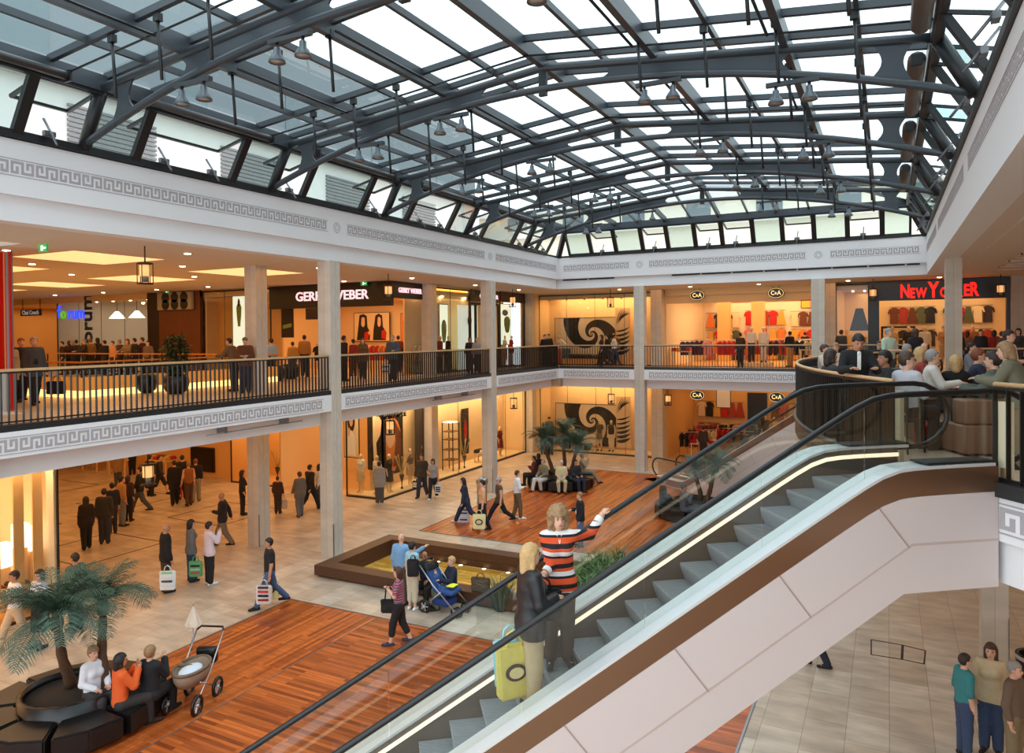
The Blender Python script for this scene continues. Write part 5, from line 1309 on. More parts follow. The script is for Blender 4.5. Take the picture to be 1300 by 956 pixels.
for i, (x, y, w) in enumerate(((-25, 28.5, 'at the left of the fashion shop'), (-22.3, 29.6, 'in the middle of the fashion shop'), (-20.2, 28.6, 'at the right of the fashion shop'), (-27.3, 31.5, 'at the rear left of the fashion shop'), (-21.2, 32.4, 'at the rear right of the fashion shop'))):
    rack(x, y, F1, 1.6, .2*i, [[(40, 30, 28), (150, 60, 40), (90, 60, 40)], [(180, 60, 40), (200, 120, 60), (40, 34, 34)], [(60, 44, 36), (40, 34, 30), (220, 200, 170)], [(170, 90, 60), (60, 50, 46)], [(190, 50, 36), (50, 44, 40)]][i], w)
table(-23.4, 27.3, F1, 1.6, .9, .8, 'at the front of the fashion shop', [(230, 220, 210), (200, 60, 50), (250, 240, 230)]); table(-24.4, 31.8, F1, 1.8, .9, .85, 'below the wide poster', [(190, 60, 40), (220, 180, 130)])
def spots(name, label, group, pts, r=.07, m=LAMPW):
    t = thing(name, label, 'spotlight', pts[0], group=group)
    MB().lathe([(.001, 0), (r, 0), (r*.8, -r*.8), (.001, -r*1.1)], n=8).build('lens', m, t); MB().lathe([(r, 0), (r*1.35, 0), (r*1.35, -.016), (r, -.016)], n=10, cap=False).build('rim', ALU, t)
    for p in pts[1:]: dup(t, p)
spots('ceiling_spot', 'round spotlight in the fashion shop ceiling', 'spotlights of the fashion shop', [(x, y, 8.74) for x in (-25.5, -23.6, -21.7, -19.8) for y in (26.6, 28.8, 31., 33.2)], .09)
r2 = random.Random(3)
spots('ceiling_spot', 'round spotlight in the upper red clothes shop ceiling', 'spotlights of the upper red clothes shop', [(x+r2.uniform(-.2, .2), y, 8.74) for x in np.arange(-10.2, -2.8, .82) for y in (39.6, 41.2, 42.6, 44, 45.5, 47, 48.5)], .065)
spots('ceiling_spot', 'round spotlight in the black and red shop ceiling', 'spotlights of the black and red shop', [(x, y, 8.88) for x in np.arange(-1.6, 5.2, .55) for y in (39.6, 42, 44.5)], .065)
spots('ceiling_spot', 'round lamp in the grey glazed shop', 'lamps of the grey glazed shop', [(x, y, 8.98) for x in np.arange(-41, -34, 1.5) for y in (27, 30, 33)], .1)
# ---- upper red clothes shop
struct('trim_22', MB().box(-10.6, -2.7, 38.9, 39.2, 8.35, 8.75), CREAM, 'cream lintel of the red clothes shop')
for x in (-8.9, -6.9): struct('wall_pier', MB().box(x-.35, x+.35, 45.5, 46.2, F1, 8.75), CREAM2)
rr = random.Random(5)
RC = [[(60, 66, 110), (90, 40, 60), (220, 150, 150)], [(196, 40, 36), (230, 120, 60)], [(40, 40, 44), (200, 190, 170)], [(230, 140, 60), (220, 60, 50)], [(200, 60, 60), (60, 50, 60)], [(240, 220, 190), (190, 60, 50)], [(60, 60, 66), (170, 60, 50)]]
for i, (x, y) in enumerate(((-9.3, 40.2), (-7.4, 40.6), (-4.0, 41.0), (-8.6, 43), (-5.8, 43.2), (-3.6, 43.9), (-6.6, 41.9))):
    rack(x, y, F1, 1.7, rr.uniform(-.2, .2), RC[i], '%s from the left in the upper red clothes shop' % ORN[sorted([-9.3, -7.4, -4.0, -8.6, -5.8, -3.6, -6.6]).index(x)])
poster((-3.9, 47.85, 8.45), 1.6, .5, 0, 'pink and yellow banner over the rear wall of the red clothes shop', [(mat('print_pink', (240, 130, 150), .6), [(.3, .05), (.95, .05), (.95, .95), (.3, .95)])], mat('print_yellow', (250, 190, 60), .6))
for i, x in enumerate((-6.35, -5.75)): mann(x, 39.9, F1+.2, FR, '%s white capped mannequin pair figure in white shirts' % ('left' if i == 0 else 'right'), top=(240, 232, 220), bottom=(214, 196, 170) if i else (46, 40, 40), hat=(240, 236, 228), h=1.8, sleeve=.5)
t = thing('plinth', 'white plinth under the two white capped mannequins', 'plinth', (-6.05, 39.9, F1)); MB().rbox(-6.9, -5.3, 39.5, 40.3, F1, F1+.2, .02).build('block', CREAM, t, world=True)
table(-9.9, 39.4, F1, 1.0, .5, .8, 'at the left front of the upper red clothes shop', [(196, 40, 36), (230, 150, 60), (60, 60, 70)]); table(-3.4, 39.4, F1, 1.1, .5, .9, 'at the right front of the upper red clothes shop', [(40, 36, 40), (200, 180, 150)])
# ---- ground floor clothes shop
for i, (x, y, l) in enumerate(((-9.3, 41.3, 1.6), (-8.0, 42.4, 1.4), (-6.4, 41.6, 1.8), (-4.6, 41, 1.5), (-9.6, 43.5, 1.6), (-7.4, 44, 1.6))):
    rack(x, y, 0, l, .15*i, [[(60, 40, 40), (190, 60, 50), (206, 190, 160)], [(170, 30, 30), (60, 40, 40)], [(36, 34, 40), (226, 206, 180)], [(46, 42, 44), (190, 150, 120)], [(150, 50, 40), (70, 50, 40)], [(200, 60, 50), (40, 36, 36)]][i], '%s from the left in the ground floor clothes shop' % ORN[sorted([-9.3, -8., -6.4, -4.6, -9.6, -7.4]).index(x)])
poster((-8.2, 41.9, 3.1), .8, 1.1, 0, 'white hanging placard in the ground floor clothes shop', [], PWHT)
struct('wall_dark_door', MB().box(-7.4, -6.3, 44.9, 45, 0, 3.2), mat('dark_blue_panel', (30, 34, 46), .5))
struct('wall_divider', MB().box(-10.6, -2.7, 45, 45.1, 0, 4.04), CREAM2)
table(-8.9, 40.0, 0, 1.3, .7, .8, 'at the entrance of the ground floor clothes shop', [(190, 30, 30), (230, 200, 160), (40, 36, 36)])
for x, y, c, l in ((-5.6, 42.5, (230, 200, 170), 'mannequin in pale shirt in the ground floor clothes shop'), (-6.1, 43, (36, 32, 34), 'mannequin in black in the ground floor clothes shop'), (-5.1, 43.2, (60, 46, 40), 'mannequin in brown at the rear of the ground floor clothes shop')): mann(x, y, .3, FR, l, top=c, bottom=(40, 36, 36), h=1.75, sleeve=.5)
t = thing('shop_escalator', 'small escalator inside the ground floor clothes shop', 'escalator', (-4, 44, 0))
for s in (-.55, .55): MB().hexa([(-4+s-.05, 42.2, 0), (-4+s+.05, 42.2, 0), (-4+s+.05, 42.2, 1), (-4+s-.05, 42.2, 1), (-4+s-.05, 44.9, 2.8), (-4+s+.05, 44.9, 2.8), (-4+s+.05, 44.9, 3.8), (-4+s-.05, 44.9, 3.8)]).build('balustrade', CREAM, t, world=True)
for i in range(9): MB().box(-4.5, -3.5, 42.3+i*.28, 42.62+i*.28, .1+i*.28, .32+i*.28).build('step', DKW, t, world=True)
for i, (x, y, l) in enumerate(((-5.2, 40.2, 1.3), (-3.5, 42.6, 1.2), (-9.9, 45.4, 1.4), (-7.9, 47.2, 1.6), (-5.0, 47.6, 1.6), (-6.9, 45.0, 1.2))):
    rack(x, y, F1, l, .3*(-1)**i, [[(40, 36, 38), (200, 60, 40)], [(60, 50, 44), (220, 170, 120)], [(50, 44, 44), (190, 60, 40)], [(90, 40, 36), (230, 130, 60)], [(46, 42, 46), (160, 120, 90)], [(70, 60, 56), (210, 90, 60)]][i], ('near the front right', 'deep at the right', 'deep at the far left', 'rear left', 'rear right', 'in the middle rear')[i]+' of the upper red shop')
for i, (x, y, l) in enumerate(((-9.7, 40.0, 1.0), (-6.6, 40.2, 1.2), (-5.2, 43.6, 1.4), (-9.0, 44.4, 1.2), (-3.5, 40.4, 1.0))):
    rack(x, y, 0, l, .25*(-1)**i, [[(40, 34, 36), (150, 40, 36)], [(46, 40, 40), (210, 190, 160)], [(60, 46, 40), (36, 32, 34)], [(180, 60, 40), (50, 40, 40)], [(40, 36, 40), (170, 110, 80)]][i], ('at the entrance left', 'at the entrance middle', 'deep on the right', 'deep on the left', 'at the entrance right')[i]+' of the ground floor clothes shop')
# ---- black and red shop
for i, (x, c, s) in enumerate(((.2, (220, 180, 110), 'f'), (.9, (60, 44, 36), 'f'), (1.55, (236, 214, 180), 'm'), (2.35, (200, 140, 80), 'f'), (2.9, (120, 90, 60), 'f'), (3.5, (190, 120, 70), 'm'))):
    mann(x, 39.6+.3*(i % 2), F1+.1, FR, '%s mannequin from the left in the black and red shop window' % ORN[i], sex=s, top=c, bottom=(206, 170, 120) if i % 2 else (60, 46, 40), h=1.85, hair='blond' if i in (3,) else None, sleeve=.5)
rack(0.3, 42, F1, 1.8, 0, [(30, 28, 30), (60, 50, 50)], 'at the left of the black and red shop'); rack(3.2, 42.4, F1, 1.8, .1, [(190, 40, 30), (60, 40, 36)], 'at the right of the black and red shop')
garment(at(1091, 391, 'Y', 39.2), 0, (26, 24, 26), 'long black coat hanging in the upper window left of the red letters', None, 'dress', 1.1, .8)
t = thing('shelf_unit', 'dark counter shelf inside the black and red shop', 'shelf', (.6, 41, F1)); MB().box(-.3, 1.2, 40.7, 41.1, F1+1.9, F1+2.0).build('shelf', DKW, t, world=True); MB().box(-.3, -.2, 40.7, 41.1, F1, F1+1.9).box(1.1, 1.2, 40.7, 41.1, F1, F1+1.9).build('side_panel', DKW, t, world=True)
# ---- far left shops
WC = [(196, 40, 34), (60, 50, 56), (230, 130, 60), (240, 214, 170), (170, 60, 50), (90, 96, 70), (222, 170, 70), (40, 38, 44), (216, 120, 120), (110, 60, 44)]
def wall_goods(x0, x1, y, zs, group, where, n, seed, sc_=1.):
    r = random.Random(seed)
    for j, z in enumerate(zs):
        for i in range(n):
            c = WC[r.randrange(10)]; garment((x0+(x1-x0)*(i+.5)/n, y-.1, z), r.uniform(-.3, .3), c, '%s garment in the %s wall row, %s' % (cname(c), ('top', 'middle', 'lower')[j], where), '%s garments in the %s wall row, %s' % (cname(c), ('top', 'middle', 'lower')[j], where), 'top' if r.random() < .75 else 'dress', .85*sc_, .5*sc_)
        t = thing('wall_rail', 'chrome rail of the %s wall row, %s' % (('top', 'middle', 'lower')[j], where), 'clothes rail', (x0, y-.1, z)); MB().tube([(x0, y-.1, z+.03), (x1, y-.1, z+.03)], .02, 5).build('rail', STEEL, t, world=True)
        for x in (x0+.2, x1-.2): MB().box(x-.02, x+.02, y-.1, y, z+.0, z+.05).build('bracket', STEEL, t, world=True)
struct('wall_rear_display', MB().box(-10.55, -2.75, 47.9, 48, F1, 8.75), CREAMC)
wall_goods(-10.4, -8.3, 47.9, (F1+3.0, F1+1.9, F1+.95), 'a', 'left in the upper red clothes shop', 4, 1, 1.1)
wall_goods(-8.0, -5.6, 47.9, (F1+3.1, F1+2.0, F1+.95), 'b', 'middle of the upper red clothes shop', 5, 2, 1.05)
wall_goods(-5.3, -2.9, 47.9, (F1+3.0, F1+1.9, F1+.95), 'c', 'right in the upper red clothes shop', 5, 3, 1.05)
wall_goods(-10.3, -7.6, 44.95, (2.6, 1.3), 'd', 'left in the ground floor clothes shop', 6, 4, 1.05)
wall_goods(-6.1, -4.7, 44.95, (2.6, 1.3), 'e', 'right in the ground floor clothes shop', 3, 5, 1.05)
wall_goods(.1, 2.2, 43.9, (F1+3.0, F1+1.8), 'f', 'left in the black and red shop', 5, 6)
wall_goods(2.6, 4.7, 43.9, (F1+3.0, F1+1.8), 'g', 'right in the black and red shop', 5, 7)
struct('wall_rear_partition', MB().box(-2.1, 5.3, 43.9, 44, F1, 8.9), CREAM)
for i in range(5):
    t = thing('wall_shelf', '%s warm lit wall shelf in the far left shop, counted from the floor' % ORN[i], 'shelf', (-45.5, 31.6, F1+.6+.55*i)); MB().box(-49, -42.2, 31.3, 31.9, F1+.6+.55*i, F1+.66+.55*i).build('board', WD, t, world=True)
    for k in range(7):
        c = [(190, 60, 40), (230, 200, 160), (60, 44, 40), (206, 150, 80)][(i+k) % 4]; key = ('fold', c)
        if key not in _g: _g[key] = MB().rbox(-.13, .13, -.16, .16, 0, .10, .03).rbox(-.12, .12, -.15, .15, .10, .17, .03).mesh('folded_stack', cloth(c))
        o = bpy.data.objects.new('folded_clothes', _g[key]); C.objects.link(o); o.location = (-48.6+k*.9, 31.55, F1+.66+.55*i); o.scale = (1.6, 1, 1.6); tag(o, '%s folded stack on the warm lit wall shelves of the far left shop' % ['red', 'beige', 'dark', 'tan'][(i+k) % 4], 'clothes', '%s folded stacks on the far left shelves' % ['red', 'beige', 'dark', 'tan'][(i+k) % 4])
t = thing('shop_escalator', 'pale inclined escalator inside the grey glazed shop', 'escalator', (-37, 31, F1))
for y in (30.5, 31.6): MB().hexa([(-39.5, y, F1+.6), (-39.5, y+.08, F1+.6), (-39.5, y+.08, F1+1.7), (-39.5, y, F1+1.7), (-35.5, y, F1+2.5), (-35.5, y+.08, F1+2.5), (-35.5, y+.08, 8.8), (-35.5, y, 8.8)]).build('balustrade', PWHT, t, world=True)
for i in range(10): MB().box(-39.5+i*.4, -39.05+i*.4, 30.58, 31.6, F1+.6+i*.23, F1+.83+i*.23).build('step', DKW, t, world=True)
for i, (x, c) in enumerate(((-40.5, (40, 60, 50)), (-39, (60, 70, 60)), (-37.6, (90, 40, 50)), (-36.2, (60, 80, 50)), (-35, (120, 110, 90)))): rack(x, 27, F1, 1.2, 0, [c, (70, 66, 60), (150, 140, 120)], '%s from the left behind the grey glass' % ORN[i], 7)
for i, x in enumerate((-38.6, -36.9, -34.9)):
    t = thing('dome_lamp', 'white glowing dome lamp behind the grey glass, %s' % ('left', 'middle', 'right')[i], 'lamp', (x, 26.6, 8.2)); MB().lathe([(.03, .1), (.1, .08), (.42, -.3), (.40, -.3)], (0, 0, 0), 14, cap=False).build('lamp_shade', mat('dome_glow', (255, 240, 214), .5, emit=2.5), t); MB().tube([(0, 0, .1), (0, 0, .78)], .015, 5).build('rod', BLACKM, t)
# ---- shoe shop at the left edge, ground floor
for i in range(4):
    t = thing('window_banner', 'vertical beige fabric banner in the shoe shop window, %s' % ('first from the left', 'second from the left', 'third from the left', 'nearest the window corner')[i], 'banner', (-19.0, (8.9, 9.75, 10.3, 10.75)[i], 2)); yb_ = (8.9, 9.75, 10.3, 10.75)[i]; MB().box(-19.02, -18.98, yb_, yb_+.24, .3, 4.0).build('cloth', CREAM2, t, world=True); MB().tube([(-19, yb_-.02, 4.0), (-19, yb_+.26, 4.0)], .015, 5).build('rod', ALU, t, world=True)
LCP = [at(5, 705, 'X', -19.6), at(27, 680, 'X', -19.3), at(43, 683, 'X', -19.3)]
for i, y in enumerate([q.y for q in LCP]):
    t = thing('light_cube', 'glowing white light cube in the shoe shop window, %s' % ('left', 'middle', 'right')[i], 'light box', (-21, y, .9)); MB().rbox(-19.48 if i else -19.8, -19.2 if i else -19.5, y-.16, y+.16, LCP[i].z-.3, LCP[i].z+.3, .03).build('cube', mat('cube_glow', (255, 240, 210), .5, emit=1.8), t, world=True); MB().rbox(-19.45 if i else -19.77, -19.23 if i else -19.53, y-.12, y+.12, 0, LCP[i].z-.3, .02).build('stand', CREAM, t, world=True)
t = thing('display_table', 'stepped shoe display in the left ground floor window', 'table', (-19.2, 9, 0)); MB().rbox(-19.14, -18.8, 7.2, 10.9, .30, .36, .01).build('table_top', CREAM, t, world=True); MB().rbox(-19.5, -19.15, 7.2, 10.9, .62, .68, .01).build('table_top', CREAM, t, world=True)
for x in (-18.95, -19.4):
    for y in (7.3, 10.7): MB().box(x, x+.08, y, y+.08, 0, .3 if x > -19.2 else .62).build('leg', CREAM, t, world=True)
SH = {}
def shoe_me(c):
    if c not in SH: SH[c] = MB().tube([(0, -.12, .05), (0, -.02, .06), (0, .08, .035), (0, .14, .025)], [.035, .04, .036, .018], 8, flat=.9).box(-.03, .03, -.14, -.08, 0, .05).mesh('shoe', cloth(c))
    return SH[c]
for i in range(28):
    c = [(170, 30, 30), (40, 34, 32), (190, 140, 80), (60, 90, 60), (220, 200, 170), (120, 60, 40)][i % 6]; up = i % 2
    o = bpy.data.objects.new('shoe', shoe_me(c)); C.objects.link(o); o.location = (-18.92-.1*(i % 2) if not up else -19.25-.07*(i % 3), 7.4+(i//2)*.25, .36 if not up else .68); o.rotation_euler = (0, 0, R(-70+rr.uniform(-20, 20))); o.scale = (1.3,)*3
    tag(o, '%s shoe on the %s step of the left window display' % (cname(c), 'upper' if up else 'lower'), 'shoe', '%s shoes on the %s step of the left window' % (cname(c), 'upper' if up else 'lower'))
t = thing('wall_screen', 'black wall screen in the ground floor side mall', 'screen', (-29.2, 24.95, 2.6)); q0, q1 = at(243, 596, 'Y', 24.9), at(270, 566, 'Y', 24.9)
MB().box(q0.x, q1.x, 24.86, 24.98, q0.z, q0.z+1.1).build('panel', SIGNB, t, world=True); MB().box(q0.x-.04, q1.x+.04, 24.9, 25.0, q0.z-.04, q0.z+1.14).build('frame', DKW, t, world=True)
for i, (x, y) in enumerate(((-34, 23.6), (-36.5, 23.8), (-31.8, 24.2))): table(x, y, 0, 1.3, .7, .8, 'along the rear of the side mall, %s' % ('middle', 'leftmost', 'rightmost')[i], [(220, 190, 120), (190, 60, 50), (90, 110, 60)])
# ------------------------------------------------------------ sunken fountain with timber rim
RIMW = mat('fountain_timber', (82, 50, 32), .45, noise=.3, nscale=9)
t = thing('fountain', 'rectangular sunken fountain with dark timber rim and golden water', 'fountain', (-11, 17.5, 0))
x0, x1, y0, y1 = -14.45, -7.5, 15.8, 19.3
def rim(poly): MB().prism([(x, y, 0) for x, y in poly], (0, 0, .05), (0, 0, .33)).build('rim', RIMW, t, world=True)
rim([(x0, y0), (x1, y0), (PX1, PY0), (PX0, PY0)]); rim([(x1, y0), (x1, y1), (PX1, PY1), (PX1, PY0)]); rim([(x1, y1), (x0, y1), (PX0, PY1), (PX1, PY1)]); rim([(x0, y1), (x0, y0), (PX0, PY0), (PX0, PY1)])
m = MB().box(x0+.08, x1-.08, y0+.08, PY0, 0, .05).box(x0+.08, x1-.08, PY1, y1-.08, 0, .05).box(x0+.08, PX0, PY0, PY1, 0, .05).box(PX1, x1-.08, PY0, PY1, 0, .05); m.build('plinth', SIGNB, t, world=True)
m = MB().box(PX0, PX1, PY0-.02, PY0+.02, -.3, .06).box(PX0, PX1, PY1-.02, PY1+.02, -.3, .06).box(PX0-.02, PX0+.02, PY0, PY1, -.3, .06).box(PX1-.02, PX1+.02, PY0, PY1, -.3, .06); m.build('inner_wall', RIMW, t, world=True)
wm = brickmat('fountain_water', (214, 164, 70), (190, 134, 42), (236, 206, 130), 1.5, .42, .12, .012, .35, .3, 0., .6)
MB().box(PX0, PX1, PY0, PY1, -.3, -.12).build('water', wm, t, world=True)
sp = thing('fountain_light', 'small glowing lamp in the far edge of the golden fountain', 'lamp', (-13, PY1-.12, -.12), group='small lamps along the far edge of the fountain')
MB().lathe([(.001, .02), (.06, .02), (.07, 0)], n=10).build('lens', mat('pool_lamp', (255, 232, 176), .3, emit=5), sp)
MB().lathe([(.07, 0), (.09, .0), (.09, .015), (.07, .02)], n=12, cap=False).build('rim', ALU, sp)
for x in (-12.2, -11.4, -10.6, -9.8, -9.0): dup(sp, (x, PY1-.12, -.12))

# ------------------------------------------------------------ palms in black seat planters
LEAF = mat('palm_leaf', (62, 84, 62), .6, noise=.3, nscale=3); LEAF2 = mat('palm_leaf_blue', (70, 92, 76), .6, noise=.3, nscale=3); TRUNK = mat('palm_trunk', (92, 66, 44), .9, noise=.4, nscale=30, bump=.8)
SEATB = mat('black_leather', (24, 22, 22), .4); SOIL = mat('planter_soil', (50, 40, 30), .95, noise=.4, nscale=30)
def frond_me(L, arch, nl, seed, m, w=.017, ll=.36):
    r = random.Random(seed); mb = MB(); pts = []
    for i in range(12):
        u = i/11; a = arch[0]+(arch[1]-arch[0])*u
        if i == 0: pts.append(Vector((0, 0, 0)))
        else: pts.append(pts[-1]+Vector((math.cos(a), 0, math.sin(a)))*L/11)
    mb.tube(pts, [.014*(1-.8*i/11) for i in range(12)], 5)
    for k in range(nl):
        u = .14+.86*k/(nl-1); f = u*11; i = min(10, int(f)); p = pts[i].lerp(pts[i+1], f-i); d = (pts[i+1]-pts[i]).normalized()
        l = ll*(math.sin(math.pi*min(1, u*.85+.12))**.7)*r.uniform(.85, 1.1)
        for s in (-1, 1):
            side = Vector((0, s, 0)); dirv = (side*.85+d*.6+Vector((0, 0, r.uniform(-.05, .25)))).normalized()
            q = p+dirv*l*.55; e = p+dirv*l+Vector((0, 0, -l*.28)); n = dirv.cross(d).normalized(); wv = dirv.cross(n)*w*.5
            mb.add([p-wv*.5, p+wv*.5, q+wv, q-wv, e], [(0, 1, 2, 3), (3, 2, 4)])
    return mb.mesh('frond', m)
FR_ME = [frond_me(1.25, (1.25, -.55), 34, 1, LEAF), frond_me(1.15, (.95, -.85), 32, 2, LEAF2), frond_me(.95, (1.45, .35), 28, 3, LEAF), frond_me(1.2, (.5, -1.05), 32, 4, LEAF2)]
def palm(label, base, top, s=1., n=24, seed=1, group=None):
    n = int(n*1.15)
    t = thing('palm', label, 'palm tree', base, group=group); r = random.Random(seed); base, top = Vector(base), Vector(top); d = top-base
    pts = [Vector((0, 0, 0))+d*(i/9)+Vector((0, 0, 0))+Vector((.05*math.sin(i*.6), .03*math.cos(i*.8), 0)) for i in range(10)]
    MB().tube(pts, [.095-.004*i+(.012 if i % 2 else 0) for i in range(10)], 9).ell(pts[-1], (.12, .12, .16), 10, 6).build('trunk', TRUNK, t)
    for k in range(n):
        i = (0, 1, 3, 2)[k % 4] if k < n*.8 else 2
        o = bpy.data.objects.new('frond', FR_ME[i]); C.objects.link(o); o.parent = t; o.location = pts[-1]+Vector((0, 0, .06))
        o.rotation_euler = (r.uniform(-.15, .15), r.uniform(-.2, .12), k*2.399+r.uniform(-.2, .2)); q = s*r.uniform(.85, 1.12); o.scale = (q, q, q)
    return t
def planter(label, c, r=1.25, n=8):
    t = thing('seat_planter', label, 'planter seat', c); m = MB()
    MB().lathe([(r-.42, 0), (r-.42, .62), (r-.5, .62), (r-.5, .5)], n=24, cap=False).build('planter_box', SIGNB, t)
    MB().lathe([(.001, .5), (r-.48, .5), (r-.48, .48), (.001, .48)], n=20).build('soil', SOIL, t)
    for k in range(n):
        a0, a1 = 2*math.pi*k/n+.03, 2*math.pi*(k+1)/n-.03; P = [(math.cos(a)*q, math.sin(a)*q) for q, a in ((r-.38, a0), (r+.25, a0), (r+.25, (a0+a1)/2), (r+.25, a1), (r-.38, a1))]
        bm = bmesh.new(); mb = MB().prism([(x, y, 0) for x, y in P], (0, 0, .08), (0, 0, .44)); me = mb.mesh('seat', SEATB); bm.from_mesh(me); bmesh.ops.bevel(bm, geom=bm.edges[:], offset=.03, segments=2, affect='EDGES'); bm.to_mesh(me); bm.free(); link('seat', me, t)
        MB().box(-.05, .05, -.05, .05, 0, .08).xf(lambda x, y, z, a=(a0+a1)/2: (x+math.cos(a)*r, y+math.sin(a)*r, z)).build('foot', SIGNB, t)
    return t
pc1 = G(712, 617); pc2 = G(92, 915); pc3 = G(883, 655)
planter('round black seat planter with palms in the centre of the far timber deck', pc1)
planter('round black seat planter with palms at the lower left corner', pc2)
planter('round black seat planter with palms behind the escalator', pc3)
Z5 = Vector((0, 0, .5))
palm('left palm of three in the far seat planter', pc1+Vector((-.3, -.2, .5)), pc1+Vector((-.75, -.1, 1.95)), .95, 22, 1)
palm('middle palm of three in the far seat planter', pc1+Vector((.0, .3, .5)), pc1+Vector((-.0, .5, 2.1)), .95, 22, 2)
palm('right palm of three in the far seat planter', pc1+Vector((.4, -.1, .5)), pc1+Vector((.85, .0, 1.75)), .9, 22, 3)
ct = G(72, 792, 1.95); palm('left palm with wide drooping fronds at the lower left corner', pc2+Vector((-.25, .1, .5)), ct, 1.08, 28, 4)
ct = G(131, 772, 1.9); palm('right slender palm leaning over the seated people at lower left', pc2+Vector((.45, .25, .5)), ct, .92, 24, 5)
palm('leafy palm behind the escalator glass beside the two men in suits', pc3+Vector((.3, .1, .5)), pc3+Vector((.75, .2, 1.75)), .85, 22, 6)
palm('lower palm behind the escalator glass at the far timber deck', pc3+Vector((.1, .3, .5)), pc3+Vector((-.05, .5, 1.5)), .75, 20, 7)
def tuft(label, c, n, h, m, seed, spread=.35, name='grass_plant'):
    t = thing(name, label, 'plant', c); r = random.Random(seed); mb = MB()
    for k in range(n):
        a = r.uniform(0, 6.28); q = r.uniform(.1, 1)*spread; l = h*r.uniform(.7, 1.1); b = Vector((math.cos(a)*q*.4, math.sin(a)*q*.4, 0)); d = Vector((math.cos(a), math.sin(a), 0)); s = Vector((-d.y, d.x, 0))*.012
        mid = b+d*q*.7+Vector((0, 0, l*.7)); e = b+d*q*1.9+Vector((0, 0, l*(.85 if k % 2 else .6)))
        mb.add([b-s, b+s, mid+s, mid-s, e], [(0, 1, 2, 3), (3, 2, 4)])
    mb.build('blades', m, t); MB().lathe([(.12, 0), (.16, .05), (.14, .08)], n=10).build('root_ball', SOIL, t); return t
pb = thing('planter_box', 'long grey planter box with grasses at the right end of the fountain', 'planter', (-6.7, 17.6, 0))
MB().rbox(-7.45, -5.9, 15.9, 19.2, 0, .42, .02).build('box', mat('planter_grey', (150, 142, 130), .6), pb, world=True); MB().box(-7.35, -6.0, 16.0, 19.1, .42, .43).build('soil', SOIL, pb, world=True)
GRS = mat('grass_blade', (92, 120, 66), .6, noise=.3, nscale=5)
for i in range(7): tuft('tuft of long green grass in the grey planter, %s from the front' % ORN[i], (-6.7+.25*(-1)**i, 16.3+.44*i, .43), 110, .62, GRS, i, .34)
tuft('blue green spiky plant at the near right end of the fountain', G(636, 775), 90, .9, LEAF2, 31, .4, 'spiky_plant')

# potted plants on the upper left gallery (round black pots)
def pot_plant(label, c, h, w):
    t = thing('potted_plant', label, 'plant', c); MB().lathe([(.2, 0), (.34, .12), (.40, .34), (.36, .56), (.3, .62), (.28, .6), (.3, .5)], n=18).build('pot', SIGNB, t); MB().lathe([(.001, .55), (.3, .55), (.3, .53), (.001, .53)], n=14).build('soil', SOIL, t)
    if h:
        r = random.Random(int(c[0]*10)); mb = MB(); MB().tube([(0, 0, .5), (.03, 0, .9), (0, .02, h*.8)], .03, 6).build('stem', TRUNK, t)
        for k in range(1500):
            a, b = r.uniform(0, 6.28), r.uniform(-1, 1); q = r.uniform(.3, 1)*w; p = Vector((math.cos(a)*q*math.sqrt(1-b*b*.6), math.sin(a)*q*math.sqrt(1-b*b*.6), h*.72+b*h*.34)); d = Vector((r.uniform(-1, 1), r.uniform(-1, 1), r.uniform(-.8, .3))).normalized(); s = d.cross(Vector((0, 0, 1))).normalized()*.03
            mb.add([p, p+d*.07+s, p+d*.17, p+d*.07-s], [(0, 1, 2, 3)])
        mb.build('foliage', mat('dark_foliage', (44, 70, 40), .6, noise=.3), t)
    return t
pot_plant('round black pot left of the bushy plant on the upper left gallery', G(184, 499, F1), 0, 0); pot_plant('dark bushy plant in a round black pot on the upper left gallery', G(224, 500, F1), 1.75, .45)
pot_plant('round black pot right of the shaded pillar, left of the pair', G(350, 484, F1), 0, 0); pot_plant('round black pot right of the shaded pillar, right of the pair', G(369, 481, F1), 0, 0)

# ------------------------------------------------------------ bins
t = thing('waste_bin', 'brushed steel waste bin before the second stone pillar', 'waste bin', G(612, 640)); MB().lathe([(.2, 0), (.2, .78), (.17, .8)], n=20).build('body', STEEL, t); MB().lathe([(.21, .8), (.235, .84), (.235, 1.02), (.19, 1.06), (.16, 1.0), (.16, .82)], n=20).build('lid', STEEL, t)
t = thing('waste_bin', 'tall black waste bin beside the stone pillar at lower right', 'waste bin', (2.35, 15.7, 0)); MB().lathe([(.34, 0), (.34, 1.0), (.3, 1.04), (.28, 1.0), (.28, .6)], n=22).build('body', SIGNB, t); MB().lathe([(.345, .95), (.35, .97), (.35, 1.0), (.345, 1.02)], n=22, cap=False).build('rim', STEEL, t)

